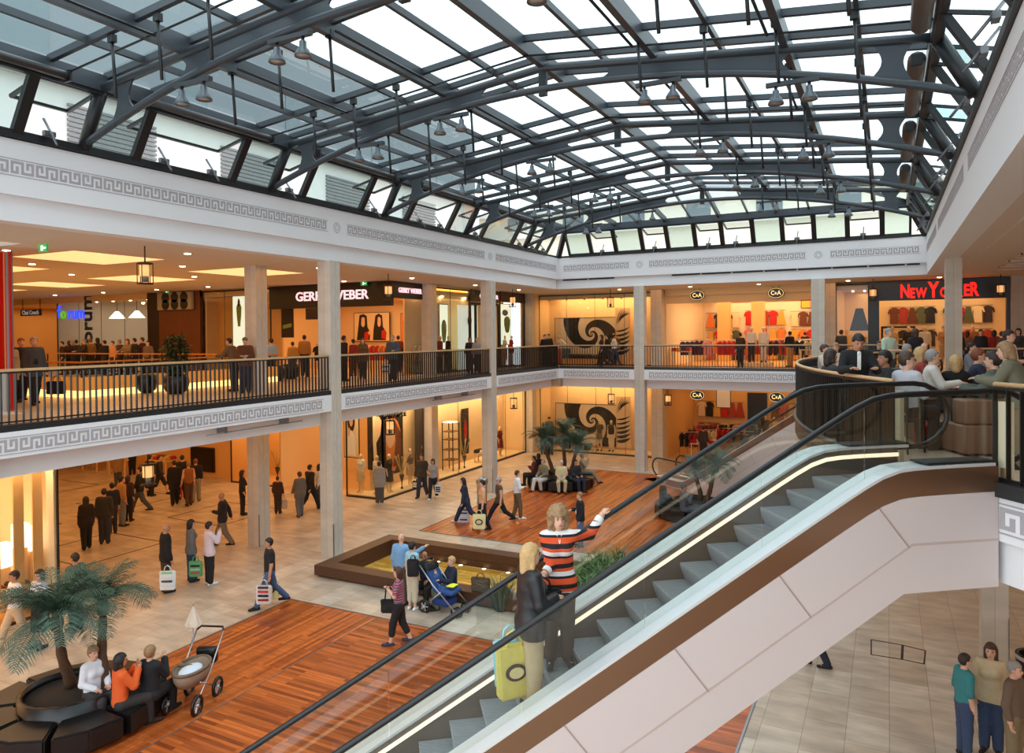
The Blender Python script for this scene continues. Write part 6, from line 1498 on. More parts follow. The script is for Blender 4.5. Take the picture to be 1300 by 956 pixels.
# ------------------------------------------------------------ bags
def bag(label, top, w=.34, h=.42, d=.12, c=(240, 240, 236), rz=0, disc=None, stripes=None, cat='bag', name='shopping_bag', handle=.14):
    top = Vector(top); t = thing(name, label, cat, top-Vector((0, 0, h+handle)), rz)
    mb = MB(); bm = bmesh.new(); a = [(-w/2*.9, -d/2, 0), (w/2*.9, -d/2, 0), (w/2*.9, d/2, 0), (-w/2*.9, d/2, 0), (-w/2, -d/2*.5, h), (w/2, -d/2*.5, h), (w/2, d/2*.5, h), (-w/2, d/2*.5, h)]
    me = mb.hexa(a).mesh('body', cloth(c)); bm.from_mesh(me); bmesh.ops.bevel(bm, geom=bm.edges[:], offset=.025, segments=2, affect='EDGES'); bmesh.ops.subdivide_edges(bm, edges=bm.edges[:], cuts=1, use_grid_fill=True)
    for v in bm.verts: v.co.y += .012*math.sin(v.co.z*23+v.co.x*11)
    bm.to_mesh(me); bm.free(); link('body', me, t)
    for s in (-1, 1): MB().tube([(-w*.22, s*d*.25, h-.02), (-w*.15, s*d*.15, h+handle*.7), (0, s*d*.05, h+handle), (w*.15, s*d*.15, h+handle*.7), (w*.22, s*d*.25, h-.02)], .009, 5).build('handle', cloth(c), t)
    if disc:
        for s in (-1, 1):
            MB().prism([(.10*w/.34*math.cos(q), s*(d/2*.8), h*.5+.075*w/.34*math.sin(q)) for q in [k*math.pi/8 for k in range(16)]], (0, 0, 0), (0, s*.02, 0)).build('printed_disc', cloth(disc), t)
            MB().prism([(.07*w/.34*math.cos(q), s*(d/2*.8+.021), h*.5+.05*w/.34*math.sin(q)) for q in [k*math.pi/8 for k in range(16)]], (0, 0, 0), (0, s*.003, 0)).build('disc_mark', cloth((226, 206, 150)), t)
    if stripes:
        for i, sc_ in enumerate(stripes):
            for s in (-1, 1): MB().box(-w*.32, w*.32, s*d*.45-.012, s*d*.45+.012, h*(.2+.22*i), h*(.2+.22*i)+.05).build('print', cloth(sc_), t)
    return t

# ------------------------------------------------------------ pushchairs
def wheel(m_, t, c, r, ax):
    b = MB(); c = Vector(c); q = Vector((math.cos(ax), math.sin(ax), 0)); u = Vector((0, 0, 1))
    b.tube([c+q*r*math.cos(a)+u*r*math.sin(a) for a in [k*math.pi/9 for k in range(18)]], r*.22, 6, closed=True); o = b.build('wheel', SIGNB, t)
    b = MB(); n = Vector((-q.y, q.x, 0))
    for k in range(5): a = k*1.257; b.bar(c, c+(q*math.cos(a)+u*math.sin(a))*r*.9, .018, .02, n)
    b.tube([c-n*.03, c+n*.03], .03, 8); h = b.build('spokes', mat('wheel_silver', (206, 206, 206), .35, .6), o)
t = thing('stroller', 'blue pushchair with chrome frame beside the fountain rim', 'stroller', G(566, 776), heading(G(566, 776), 235)); BLU = (44, 78, 140)
for s in (-1, 1):
    wheel(None, t, (s*.27, -.38, .13), .13, R(90)); wheel(None, t, (s*.22, .40, .1), .1, R(90)); wheel(None, t, (s*.14, .42, .1), .1, R(90))
    MB().tube([(s*.26, .42, .15), (s*.26, -.15, .62), (s*.26, -.52, 1.02)], .015, 6).build('frame_tube', STEEL, t); MB().tube([(s*.27, -.38, .15), (s*.26, .05, .5)], .015, 6).build('frame_tube', STEEL, t)
MB().tube([(-.26, -.52, 1.02), (-.2, -.56, 1.05), (.2, -.56, 1.05), (.26, -.52, 1.02)], .02, 6).build('handle', SIGNB, t)
MB().rbox(-.2, .2, -.15, .3, .42, .52, .04).build('seat', cloth(BLU), t); MB().hexa([(-.2, -.18, .46), (.2, -.18, .46), (.2, -.1, .46), (-.2, -.1, .46), (-.19, -.42, .95), (.19, -.42, .95), (.19, -.36, .97), (-.19, -.36, .97)]).build('backrest', cloth(BLU), t)
MB().rbox(-.18, .18, -.25, .2, .16, .32, .05).build('basket', cloth((36, 62, 130)), t)
m = MB()
for i in range(7):
    a = i*R(15); m.tube([(-.2, -.44, .88), (-.18, -.42+.2*math.sin(a)*.5, .9+.12*math.cos(a)), (.18, -.42+.2*math.sin(a)*.5, .9+.12*math.cos(a)), (.2, -.44, .88)], .02, 5)
m.build('folded_hood', SIGNB, t)
tag(MB().rbox(-.1, .1, -.13, .13, .0, .02, .008).build('yellow_folder', cloth((232, 240, 60))), 'bright yellow folder lying on the blue pushchair', 'folder').location = t.location+Matrix.Rotation(t.rotation_euler.z, 3, 'Z') @ Vector((.0, .2, .66))
t.scale = (1.12,)*3
t = thing('pram', 'beige pram with dark bag and closed cream parasol on the timber deck', 'pram', G(246, 893), heading(G(246, 893), 150)); 
for s in (-1, 1):
    wheel(None, t, (s*.28, -.35, .16), .16, R(90)); wheel(None, t, (s*.28, .38, .16), .16, R(90)); MB().tube([(s*.27, .38, .18), (s*.27, -.1, .55), (s*.27, -.62, 1.12)], .016, 6).build('frame_tube', STEEL, t); MB().tube([(s*.27, -.35, .18), (s*.27, .25, .52)], .016, 6).build('frame_tube', STEEL, t)
MB().tube([(-.27, -.62, 1.12), (-.22, -.7, 1.16), (.22, -.7, 1.16), (.27, -.62, 1.12)], .02, 6).build('handle', SIGNB, t)
MB().lathe([(.02, .42), (.22, .44), (.27, .56), (.29, .72), (.265, .72), (.24, .58), (.02, .56)], (0, 0, 0), 20).xf(lambda x, y, z: (x, y*1.55+.05, z)).build('carrycot', cloth((150, 126, 104)), t); MB().ell((0, .1, .66), (.19, .3, .07), 12, 6).build('blanket', cloth((214, 222, 232)), t)
MB().tube([(.02, 0, .7)]+[(.28*math.cos(a), .05+.44*math.sin(a), .72) for a in [k*math.pi/10 for k in range(20)]], .03, 6).build('cot_rim', cloth((120, 96, 78)), t)
MB().rbox(-.2, .2, -.58, -.42, .55, .85, .05).build('changing_bag', SIGNB, t)
m = MB(); 
for k in range(10): pass
vs = [(.3, -.55, 1.62)]+[(.3+(.13+.03*(k % 2))*math.cos(k*.524), -.55+(.13+.03*(k % 2))*math.sin(k*.524), 1.22+.03*(k % 2)) for k in range(12)]
m.add(vs, [(0, 1+k, 1+(k+1) % 12) for k in range(12)]+[tuple(range(12, 0, -1))]); m.build('parasol', cloth((226, 206, 186)), t); MB().tube([(.27, -.4, .8), (.3, -.55, 1.25)], .012, 5).tube([(.3, -.55, 1.6), (.3, -.55, 1.68)], .01, 5).build('parasol_stick', STEEL, t)

# ------------------------------------------------------------ cafe furniture on the balcony
SOFA = mat('sofa_brown_leather', (134, 98, 76), .45, noise=.06, nscale=3); TBL = mat('cafe_table', (70, 52, 40), .4)
def sofa(label, c, rz, w=1.5, d=.85, backs='B'):
    t = thing('lounge_sofa', label, 'sofa', c, rz); MB().rbox(-w/2, w/2, -d/2, d/2, .03, .44, .04).build('seat', SOFA, t); MB().rbox(-w/2+.62, w/2, d/2-.36, d/2, .44, .82, .04).build('backrest', SOFA, t)
    for s in (-1, 1): MB().box(s*(w/2-.12)-.04, s*(w/2-.12)+.04, -.1, .1, 0, .03).build('foot', SIGNB, t)
    return t
def E3(s, n): return Vector(EW(s, n, F1))
cA, cB = G(1224, 580, F1), G(1176, 566, F1); sd = (cB-cA).normalized(); sn = Vector((sd.y, -sd.x, 0))
if sn.dot(Vector((1, 0, 0))) < 0: sn = -sn
def sofa2(label, org, a, b, L, D, bs):
    """block sofa: corner org, side directions a (length L) and b (depth D); bs: extent of the back block along b and a"""
    t = thing('lounge_sofa', label, 'sofa', org); rz = math.atan2(b.y, b.x); flip = 1 if Vector((-b.y, b.x, 0)).dot(a) > 0 else -1
    f = lambda x, y, z: (math.cos(rz)*x-math.sin(rz)*y*flip, math.sin(rz)*x+math.cos(rz)*y*flip, z)
    MB().rbox(0, D, 0, L, .03, .44, .04).xf(f).build('seat', SOFA, t); MB().rbox(.05, D, L*bs, L*bs+.36, .44, .80, .04).xf(f).build('backrest', SOFA, t)
    for x in (.1, D-.2):
        for y in (.1, L-.2): MB().box(x, x+.08, y, y+.08, 0, .04).xf(f).build('foot', SIGNB, t)
sofa2('brown leather block sofa facing the escalator landing', cA, sd, sn, 1.75, 1.0, .03)
sofa2('brown leather block sofa at the right picture edge behind the end post', cA+sn*1.05, sd, sn, 1.15, 1.0, .05)
def cafe_table(label, c, r=.38, h=.74):
    t = thing('cafe_table', label, 'table', c); MB().lathe([(.001, h-.03), (r, h-.03), (r, h), (.001, h)], n=24).build('table_top', TBL, t); MB().lathe([(.03, .03), (.03, h-.03)], n=10).build('column', BLACKM, t); MB().lathe([(.001, 0), (.22, 0), (.22, .02), (.03, .04)], n=18).build('foot', BLACKM, t)
def cafe_chair(label, c, rz, h=.46):
    t = thing('cafe_chair', label, 'chair', c, rz, group='dark cafe chairs on the balcony'); MB().rbox(-.21, .21, -.2, .22, h-.05, h, .02).build('seat', SEATB, t); MB().rbox(-.2, .2, -.24, -.19, h+.08, h+.40, .02).build('backrest', SEATB, t)
    for sx in (-1, 1):
        MB().tube([(sx*.18, .18, 0), (sx*.17, .17, h-.04)], .013, 6).build('leg', BLACKM, t); MB().tube([(sx*.18, -.2, 0), (sx*.17, -.2, h), (sx*.17, -.22, h+.35)], .013, 6).build('leg', BLACKM, t)
t = thing('side_bag', 'bright red bag on the floor behind the pale end post', 'bag', G(1160, 575, F1)+Vector((.15, .7, 0))); MB().rbox(-.13, .13, -.12, .12, 0, .36, .08).build('body', cloth((206, 40, 30)), t); MB().tube([(-.07, 0, .34), (-.05, 0, .46), (.05, 0, .46), (.07, 0, .34)], .012, 5).build('handle', cloth((206, 40, 30)), t)
# high table on the gallery behind
t = thing('bar_table', 'round high bar table beside the man in a pale green shirt', 'table', G(1143, 437, 6.12)*1.0); t.location.z = F1; MB().lathe([(.001, 1.07), (.55, 1.07), (.55, 1.11), (.001, 1.11)], n=24).build('table_top', RAILW, t); MB().lathe([(.05, .03), (.05, 1.07)], n=10).build('column', BLACKM, t); MB().lathe([(.001, 0), (.3, 0), (.3, .02), (.05, .04)], n=18).build('foot', BLACKM, t)
# ------------------------------------------------------------ people
def face(p, deg): return heading(p, deg)
def P_(label, foot, deg, h=1.74, z=0., headpx=None, **k):
    """foot: pixel of the feet on floor z, or headpx: pixel of the top of the head"""
    p = G(*foot, z) if foot else None
    if headpx:
        q = G(headpx[0], headpx[1], z+h); p = Vector((q.x, q.y, z))
    return person(label, p, face(p, deg), h, **k)
def onray(x, w, z):
    d = ray(x, 421); q = EYEP+d*w; return Vector((q.x, q.y, z))
BLK, NAVY, JEAN, KHA, BEI, GRY, DGR, WHI, BRN, TANS = (30, 28, 30), (34, 38, 56), (58, 74, 104), (128, 112, 84), (206, 192, 164), (128, 128, 130), (70, 72, 76), (236, 234, 230), (92, 64, 44), (190, 140, 84)
ST = dict(stride=.38, armL='swingf', armR='swingb'); ST2 = dict(stride=-.38, armL='swingb', armR='swingf')
# ---- ground floor, side mall crowd
P_('woman in black with long dark hair and shoulder bag, leftmost of the side mall crowd', (110, 697), 10, 1.66, sex='f', hl=2, hair='dark', top=(44, 34, 32), coat=1, hem=.2, bottom=BLK, stride=.12)
P_('man seen from behind in a dark green jacket and jeans in the side mall', (133, 690), 350, 1.78, top=(58, 56, 44), coat=1, hem=.08, bottom=(56, 56, 62), hair='dark')
P_('man in navy jumper standing behind the man in a dark green jacket', (143, 677), 20, 1.72, top=NAVY, bottom=(52, 50, 54), hair='black')
P_('man in tan shirt and grey trousers looking right in the side mall', (155, 668), 300, 1.76, top=TANS, bottom=GRY, hair='black', sleeve=.9)
P_('woman in dark clothes behind the man in a tan shirt', (163, 662), 330, 1.66, sex='f', hl=1, hair='dark', top=(60, 44, 38), bottom=BLK)
P_('man in black jacket and jeans striding past the ground floor lantern', (178, 650), 80, 1.78, top=BLK, coat=1, hem=.1, bottom=(76, 80, 88), hair='dark', **ST)
P_('person in dark trousers right behind the ground floor lantern', (191, 630), 320, 1.74, top=(46, 38, 36), bottom=BLK, hair='dark')
P_('person in long shorts walking left near the rear shelves of the side mall', (203, 628), 250, 1.72, top=(52, 44, 40), bottom=(40, 38, 40), leg=.55, hair='brown', **ST2)
P_('person in tan coat at the rear of the side mall under the balcony edge', (150, 617), 20, 1.72, top=(150, 120, 84), hem=.3, bottom=DGR, hair='brown')
P_('person in dark suit at the very rear of the side mall', (168, 603), 10, 1.76, top=BLK, bottom=BLK, hair='dark')
P_('man in long black coat walking away in the side mall', (222, 641), 5, 1.78, top=BLK, coat=1, hem=.32, bottom=BLK, hair='black', stride=.15)
P_('man in dark jacket half hidden behind the man in an orange brown waistcoat', (232, 634), 0, 1.82, top=(38, 34, 34), bottom=BLK, hair='black')
t = P_('grey haired man in orange brown waistcoat and beige shirt carrying a red bag', (240, 642), 15, 1.74, top=(150, 92, 46), sleeve=.0, hem=.05, bottom=(84, 60, 44), hair='sand', armL='bag', stride=.1)
bag('small red and white bag held by the man in an orange brown waistcoat', wrist(t, 'L'), .24, .34, .08, (206, 50, 40), t.rotation_euler.z+R(80), stripes=[(240, 230, 220)])
P_('person in black jacket and pale trousers walking away in the side mall', (249, 637), 350, 1.74, top=BLK, coat=1, bottom=(150, 142, 128), hair='red', stride=.12)
P_('bald man in dark jacket and khaki trousers walking left before the shaded pillar', (283, 693), 75, 1.74, top=(44, 36, 36), coat=1, hem=.12, bottom=(126, 112, 90), hair=None, skin=1, arms='hips', stride=.3, armR='swingb', armL='front')
P_('person in black half hidden by the left edge of the shaded pillar', (308, 654), 280, 1.68, sex='f', hl=1, top=BLK, bottom=BLK, hair='dark', armL='front')
t = P_('bald man in black jacket holding a white carrier bag, facing right', (211, 752), 285, 1.80, top=(24, 22, 24), coat=1, hem=.14, bottom=(64, 56, 48), hair=None, skin=1, armL='bag', armR='bag')
bag('white carrier bag with green top edge held by the bald man in black', wrist(t, 'R')+Vector((.1, -.2, -.02)), .42, .5, .12, (232, 236, 240), R(30), stripes=[(226, 230, 236), (70, 76, 90), (232, 236, 240), (150, 206, 160)])
t = P_('woman in grey jacket and jeans holding a green carrier bag, facing right', (243, 738), 285, 1.68, sex='f', hl=1, hair='black', top=(112, 112, 112), coat=1, hem=.14, bottom=(52, 68, 104), armL='bag', armR='down')
bag('green carrier bag with dark lettering held by the woman in a grey jacket', wrist(t, 'R')+Vector((.15, -.1, 0)), .38, .44, .1, (110, 186, 124), R(30), stripes=[(196, 90, 80), (190, 210, 170), (52, 50, 56)])
P_('woman in pale pink jacket and black trousers eating, standing right of the green bag', (266, 742), 290, 1.68, sex='f', fat=1.12, hair='black', top=(226, 204, 212), coat=1, hem=.1, bottom=BLK, shoe=(236, 236, 236), armR='face', armL='chest')
# ---- ground floor between the pillars
t = P_('child in dark clothes carrying a white bag right of the shaded pillar', (353, 652), 340, 1.40, top=(66, 44, 34), bottom=(60, 46, 40), hair='dark', armR='bag')
bag('small white bag carried by the child right of the shaded pillar', wrist(t, 'R'), .26, .34, .08, (206, 196, 190), t.rotation_euler.z)
P_('short grey haired person in a grey jacket walking left between the pillars', (381, 656), 20, 1.66, sex='f', hair='brown', top=(112, 106, 100), coat=1, hem=.2, bottom=(104, 106, 110), armL='swingf', stride=.12)
P_('man in black suit striding right between the stone pillars', (394, 648), 310, 1.82, top=BLK, coat=1, hem=.15, bottom=BLK, hair='black', stride=.42, armL='swingf', armR='swingb')
P_('woman in white top and jeans with dark ponytail beside the tall stone pillar', (406, 645), 300, 1.70, sex='f', hl=1, hair='dark', top=WHI, bottom=(96, 98, 104), armR='swingb')
t = P_('man in black t-shirt and jeans walking left with shopping bags in both hands', (343, 770), 100, 1.76, top=BLK, sleeve=.35, bottom=(70, 92, 132), hair='black', skin=1, stride=-.42, armL='bag', armR='bag', hem=.02)
bag('patterned carrier bag with red side held by the man in a black t-shirt', wrist(t, 'L')+Vector((-.12, -.05, 0)), .40, .46, .16, (226, 214, 206), R(25), stripes=[(150, 40, 40), (40, 40, 60), (200, 60, 60), (60, 60, 66)])
bag('pale yellow carrier bag with dark oval beside the man in a black t-shirt', wrist(t, 'R')+Vector((.16, .02, 0)), .44, .48, .14, (236, 228, 160), R(25), disc=(46, 40, 46))
P_('person in loose grey jacket looking into the ground floor corner window', (482, 640), 350, 1.68, sex='f', fat=1.15, hair='dark', top=(150, 146, 138), coat=1, hem=.24, bottom=(84, 80, 76), shoe=(226, 222, 216))
t = P_('man in dark jacket and jeans walking towards the viewer past the hair poster', (536, 631), 160, 1.80, top=(62, 52, 42), coat=1, hem=.1, bottom=(44, 48, 66), hair='black', skin=1, under=(70, 66, 62), stride=.3, armR='bag', armL='swingb')
bag('black and white striped bag carried by the man in a dark jacket', wrist(t, 'R'), .26, .32, .1, (40, 40, 42), R(10), stripes=[(226, 226, 220), (226, 226, 220), (226, 226, 220)])
t = P_('woman in grey vest top and black trousers carrying a checked bag', (550, 634), 165, 1.66, sex='f', hl=1, hair='black', skin=1, top=(150, 152, 156), sleeve=.1, bottom=BLK, shoe=(236, 236, 232), stride=.25, armL='bag', armR='front')
bag('black and white checked bag beside the woman in a grey vest top', wrist(t, 'L'), .32, .36, .12, (226, 226, 222), R(15), stripes=[(36, 36, 38), (36, 36, 38), (36, 36, 38)])
t = P_('woman with long black hair in a patterned navy jacket walking left on the deck', (592, 664), 85, 1.70, sex='f', hl=2, hair='black', top=(40, 42, 60), coat=1, hem=.12, bottom=(38, 44, 70), shoe=(230, 228, 226), lean=.15, stride=.5, armL='bag', armR='bag', under=WHI)
bag('white and black printed bag carried by the woman with long black hair', wrist(t, 'R')+Vector((.1, -.12, -.05)), .42, .54, .1, (216, 214, 220), R(20), stripes=[(60, 58, 66), (216, 214, 220), (60, 58, 66), (90, 88, 96)])
t = P_('dark haired woman in a peach shirt and long black skirt holding a pale yellow bag', (613, 673), 100, 1.72, sex='f', hair='black', top=(226, 170, 128), sleeve=.45, bottom=(30, 32, 48), skirt=False, armL='bag', stride=.2, fat=1.08)
bag('pale yellow bag with dark round print held by the woman in a peach shirt', wrist(t, 'L')+Vector((-.05, -.12, -.02)), .46, .52, .12, (238, 228, 172), R(22), disc=(46, 38, 44))
t = P_('man in grey cap and brown waistcoat striding right past the women with bags', (634, 664), 110, 1.72, top=(96, 78, 58), hem=.1, sleeve=.1, bottom=(30, 30, 40), hair='grey', hat=(160, 164, 172), stride=.55, armL='bag', armR='swingb', under=(232, 226, 214))
bag('small yellow bag behind the man in a grey cap', wrist(t, 'R'), .26, .3, .1, (232, 214, 140), R(15))
P_('man in white long sleeved shirt and khaki trousers standing on the far deck', (657, 659), 285, 1.76, top=(238, 238, 242), sleeve=.8, bottom=(110, 92, 66), hair='brown', shoe=(238, 238, 236), arms='front', armL='down', stride=.12, skin=0)
# ---- seated round the far palms
def seated(label, px, deg, h=1.74, c=None, r=1.02, seat=.44, **k):
    """seat px: a point on the ground below the knees, figure sits facing deg"""
    p = G(*px); return person(label, p, face(p, deg), h, pose='sit', seat=seat, **k)
def around(c, ang, r=1.22): return Vector((c.x+r*math.cos(ang), c.y+r*math.sin(ang), 0))
def seat_at(label, c, px_x, deg, r=1.18, h=1.74, **k):
    """on the ring seat of planter c, on the side nearest the camera, where the ring passes the column px_x"""
    best = None
    for i in range(720):
        a = i*math.pi/360; q = around(c, a, r); d = q-EYEP; u = 650+FPX*d.dot(CR)/d.dot(CF)
        side = d.dot(CF) < (c-EYEP).dot(CF)+k.get('off', .2) if k.get('near', True) else d.dot(CF) > (c-EYEP).dot(CF)
        if side and (best is None or abs(u-px_x) < best[0]): best = (abs(u-px_x), q, a)
    k.pop('off', 0); k.pop('near', 0)
    q = best[1]; f = best[2]-math.pi/2 if deg is None else face(q, deg)
    return person(label, q, f, h, pose='sit', seat=.43, **k)
seat_at('man in dark red jacket sitting left on the far round seat', pc1, 672, None, top=(92, 34, 30), bottom=BLK, hair='black', skin=1, arms='chest')
seat_at('grey haired man in olive jacket and pale trousers sitting on the far round seat', pc1, 690, None, top=(122, 118, 92), coat=1, bottom=(206, 204, 196), hair='grey', arms='lap', under=(50, 50, 56), legs=.6)
seat_at('white haired man in cream waistcoat and beige trousers sitting on the far round seat', pc1, 713, None, top=(214, 204, 160), bottom=(198, 184, 146), hair='white', arms='lap', sleeve=.4, under=(170, 180, 196))
seat_at('dark haired man in black sitting right of the white haired man', pc1, 731, None, top=(36, 36, 44), bottom=(40, 46, 66), hair='black', skin=1, arms='lap', off=.9)
seat_at('grey haired man in beige jacket with crossed legs stretched to the right', pc1, 739, 268, top=(176, 160, 130), coat=1, bottom=(150, 140, 124), hair='grey', arms='face', legs=9, off=1.6)
seat_at('woman in black with back to the viewer on the rear of the far round seat', pc1, 684, 10, sex='f', hl=1, top=BLK, bottom=BLK, hair='black', near=False)
P_('fair haired boy in black jacket with white stripe standing before the seated men', (737, 694), 95, 1.70, top=(28, 28, 34), coat=1, hem=.08, bottom=(88, 112, 146), hair='sand', arms='front', under=(230, 228, 222), armL='down')
seat_at('man in black suit sitting in front of the escalator palms', pc3, 842, 280, top=(26, 26, 30), coat=1, bottom=(28, 28, 34), hair='black', skin=1, arms='lap', under=WHI, h=1.8)
seat_at('man in grey suit sitting right of the man in a black suit', pc3, 868, 275, top=(84, 88, 98), coat=1, bottom=(80, 84, 94), hair='black', skin=1, arms='face', under=WHI, h=1.8)
# ---- round the fountain
P_('woman in pink and grey striped top and black cropped trousers walking left', (507, 818), 80, 1.68, sex='f', hl=1, hair='brown', top=mat('striped_knit', (150, 120, 130)), sleeve=.4, bottom=BLK, leg=.78, shoe=(52, 62, 84), armL='chest', armR='chest', stride=-.22)
sb = _m['striped_knit'].node_tree; b_ = sb.nodes['Principled BSDF']; w_ = sb.nodes.new('ShaderNodeTexWave'); tc_ = sb.nodes.new('ShaderNodeTexCoord'); rp_ = sb.nodes.new('ShaderNodeValToRGB')
w_.bands_direction = 'Z'; w_.inputs['Scale'].default_value = 5.5; sb.links.new(tc_.outputs['Object'], w_.inputs['Vector']); sb.links.new(w_.outputs['Fac'], rp_.inputs[0]); sb.links.new(rp_.outputs[0], b_.inputs['Base Color'])
rp_.color_ramp.interpolation = 'CONSTANT'; rp_.color_ramp.elements[0].color = lin((74, 70, 74)); rp_.color_ramp.elements[1].color = lin((206, 84, 130)); rp_.color_ramp.elements[1].position = .7
_e = rp_.color_ramp.elements.new(.4); _e.color = lin((140, 132, 132))
p = G(506, 818); bag('black shoulder bag swinging behind the woman in a striped top', Vector((p.x, p.y, 1.36))+CR*-.2-CF*.06, .36, .3, .12, (24, 22, 24), R(20), handle=.34, name='shoulder_bag')
P_('bald man in light blue shirt with his arm round a woman at the fountain', (510, 768), 330, 1.76, top=(120, 164, 206), sleeve=.95, hem=.05, bottom=(84, 74, 66), hair=None, armR=((.2, .1, -.14), (.34, .24, -.02)), armL='down')
P_('woman in pale blue top and beige cropped trousers with a black backpack bag', (524, 774), 315, 1.64, sex='f', hl=0, hair='black', top=(160, 202, 220), sleeve=.3, bottom=(206, 200, 176), leg=.8, shoe=(236, 236, 236), fat=1.06)
p = G(524, 774); bag('black shoulder bag on the back of the woman in a pale blue top', Vector((p.x, p.y, 1.42))-CF*.22+CR*.05, .3, .42, .14, (26, 26, 30), R(25), handle=.1, name='shoulder_bag')
q = Vector((-11.3, 15.85, 0)); p = at(539, 704, 'Y', 15.55)
person('bald bearded man in dark clothes sitting on the fountain rim behind the pushchair', Vector((p.x, 15.55, 0)), R(200), 1.74, pose='sit', seat=.36, top=(44, 52, 68), bottom=(36, 32, 34), hair=None, skin=1, arms='lap', sleeve=.4)
p = G(590, 760); t = person('blond woman in navy jacket sitting on the fountain rim facing the pushchair', Vector((p.x, 15.55, 0)), face(p, 110), 1.68, pose='sit', seat=.36, sex='f', hair='blond', top=(30, 36, 54), coat=1, bottom=(110, 112, 90), arms='table')
bag('brown leather bag on the fountain rim behind the blond woman', Vector((p.x+.55, 16.02, .33+.45)), .5, .34, .2, (92, 70, 54), R(10), handle=.11, name='shoulder_bag')
t_ = [o for o in bpy.data.objects if o.name == 'stroller'][0]
person('toddler in blue lying in the blue pushchair', t_.location+Matrix.Rotation(t_.rotation_euler.z, 3, 'Z') @ Vector((0, -.22, .24)), t_.rotation_euler.z, .85, pose='sit', seat=.30, top=(56, 90, 150), bottom=(60, 84, 130), hair='sand', arms='lap', lean=-.3, vox=.016)
# ---- lower left corner
P_('woman in white t-shirt and beige trousers walking left behind the palms', (20, 822), 110, 1.70, sex='f', hair='dark', skin=1, top=(240, 236, 236), sleeve=.35, bottom=(214, 186, 152), shoe=(200, 170, 140), stride=.35, armL='front', armR='swingb')
P_('woman in black pinafore over a pale patterned blouse behind the left palm', (52, 822), 130, 1.68, sex='f', hl=1, hair='dark', top=(206, 204, 214), bottom=BLK, skirt=True, leg=.6, arms='chest')
P_('bald person in patterned dark shirt standing behind the palms', (97, 800), 40, 1.76, fat=1.15, top=(92, 84, 76), hem=.15, bottom=(70, 62, 58), hair='dark', skin=1)
def seat_head(label, hp, deg, zt=1.27, **k):
    q = G(hp[0], hp[1], zt); p = Vector((q.x, q.y, 0)); return person(label, p, face(p, deg), k.pop('h', 1.72), pose='sit', seat=.44, **k)
seat_head('person in white shirt with light brown hair sitting behind the slender palm', (118, 826), 210, sex='f', hair='sand', top=(232, 232, 238), bottom=(60, 56, 56), arms='lap')
seat_head('woman with black hair in an orange jacket drinking at the lower left', (152, 836), 285, sex='f', hl=1, hair='black', skin=1, top=(226, 96, 36), coat=1, bottom=(50, 44, 44), arms='face')
seat_head('fair haired person in black with grey hood, arm raised, beside the pram', (190, 826), 320, sex='f', hair='sand', top=(26, 26, 30), coat=1, bottom=BLK, armR='face', armL='chest', under=(140, 140, 146))
# ---- lower right corner and under the escalator
P_('boy with dark hair in a teal patterned shirt at the lower right edge', None, 300, 1.60, headpx=(1224, 833), top=(56, 130, 134), sleeve=.5, bottom=JEAN, hair='dark')
P_('woman in beige jacket with long brown hair and red scarf at the lower right edge', None, 175, 1.72, headpx=(1258, 820), sex='f', hl=2, hair='brown', top=(206, 186, 150), coat=1, hem=.1, bottom=JEAN)
P_('grey haired man with face turned right at the lower right corner', None, 250, 1.72, headpx=(1287, 843), hair='grey', top=(110, 90, 76), bottom=KHA)
P_('person in dark jeans whose legs show below the escalator', (1036, 846), 90, 1.74, top=(50, 46, 60), bottom=(36, 40, 60), hair='dark', stride=.2)
# ---- upper floor left gallery
P_('man in dark suit jacket walking on the upper left gallery with a black bag', (44, 514), 200, 1.82, z=F1, top=(70, 72, 78), coat=1, hem=.2, bottom=BLK, hair='grey', under=(34, 32, 34), stride=.2, armL='bag', armR='down')
P_('man in black jacket close behind the suited man on the upper left gallery', (28, 510), 195, 1.80, z=F1, top=(36, 34, 36), coat=1, hem=.2, bottom=BLK, hair='red', stride=.2)
P_('person in beige coat beside the red striped glass', (13, 512), 200, 1.72, z=F1, sex='f', hair='dark', top=(170, 150, 124), coat=1, hem=.3, bottom=BLK)
p = G(72, 490, F1); bag('black bulky bag carried on the upper left gallery', onray(70, depth(G(50, 512, F1)), 5.75), .5, .36, .22, (22, 20, 22), R(30), name='shoulder_bag')
P_('elderly man in flat cap and brown jacket standing at the upper left railing', (312, 499), 175, 1.74, z=F1, top=(96, 54, 28), coat=1, hem=.1, bottom=(40, 40, 52), hair='grey', hat=(112, 104, 90), arms='front', under=(150, 180, 216))
P_('man in olive brown jacket leaning on the wooden rail, facing left', (298, 497), 60, 1.74, z=F1, top=(112, 86, 56), coat=1, bottom=(46, 44, 48), hair='black', lean=.25, arms='rail')
P_('dark haired person in pale blue top right of the shaded pillar', (345, 484), 20, 1.68, z=F1, sex='f', hair='black', top=(150, 176, 206), bottom=BLK)
P_('child in yellow brown top before the fashion shop poster', (372, 480), 10, 1.52, z=F1, top=(190, 140, 60), bottom=DGR, hair='dark')
P_('man in tan jacket looking into the fashion shop', (387, 479), 350, 1.80, z=F1, top=(176, 120, 58), coat=1, bottom=BLK, hair='black')
P_('man in black beside the first stone pillar at the fashion shop', (437, 484), 300, 1.76, z=F1, top=(26, 24, 26), bottom=BLK, hair='black', skin=1)
P_('woman in brown with long dark hair inside the railing of the fashion shop', (461, 482), 180, 1.66, z=F1, sex='f', hl=2, hair='dark', top=(104, 72, 44), hem=.2, bottom=(50, 40, 36))
t = P_('grey haired man in blue grey jacket holding a light striped bag on the gallery', (499, 484), 170, 1.76, z=F1, top=(72, 78, 88), coat=1, hem=.1, bottom=BLK, hair='grey', armR='bag', arms='front')
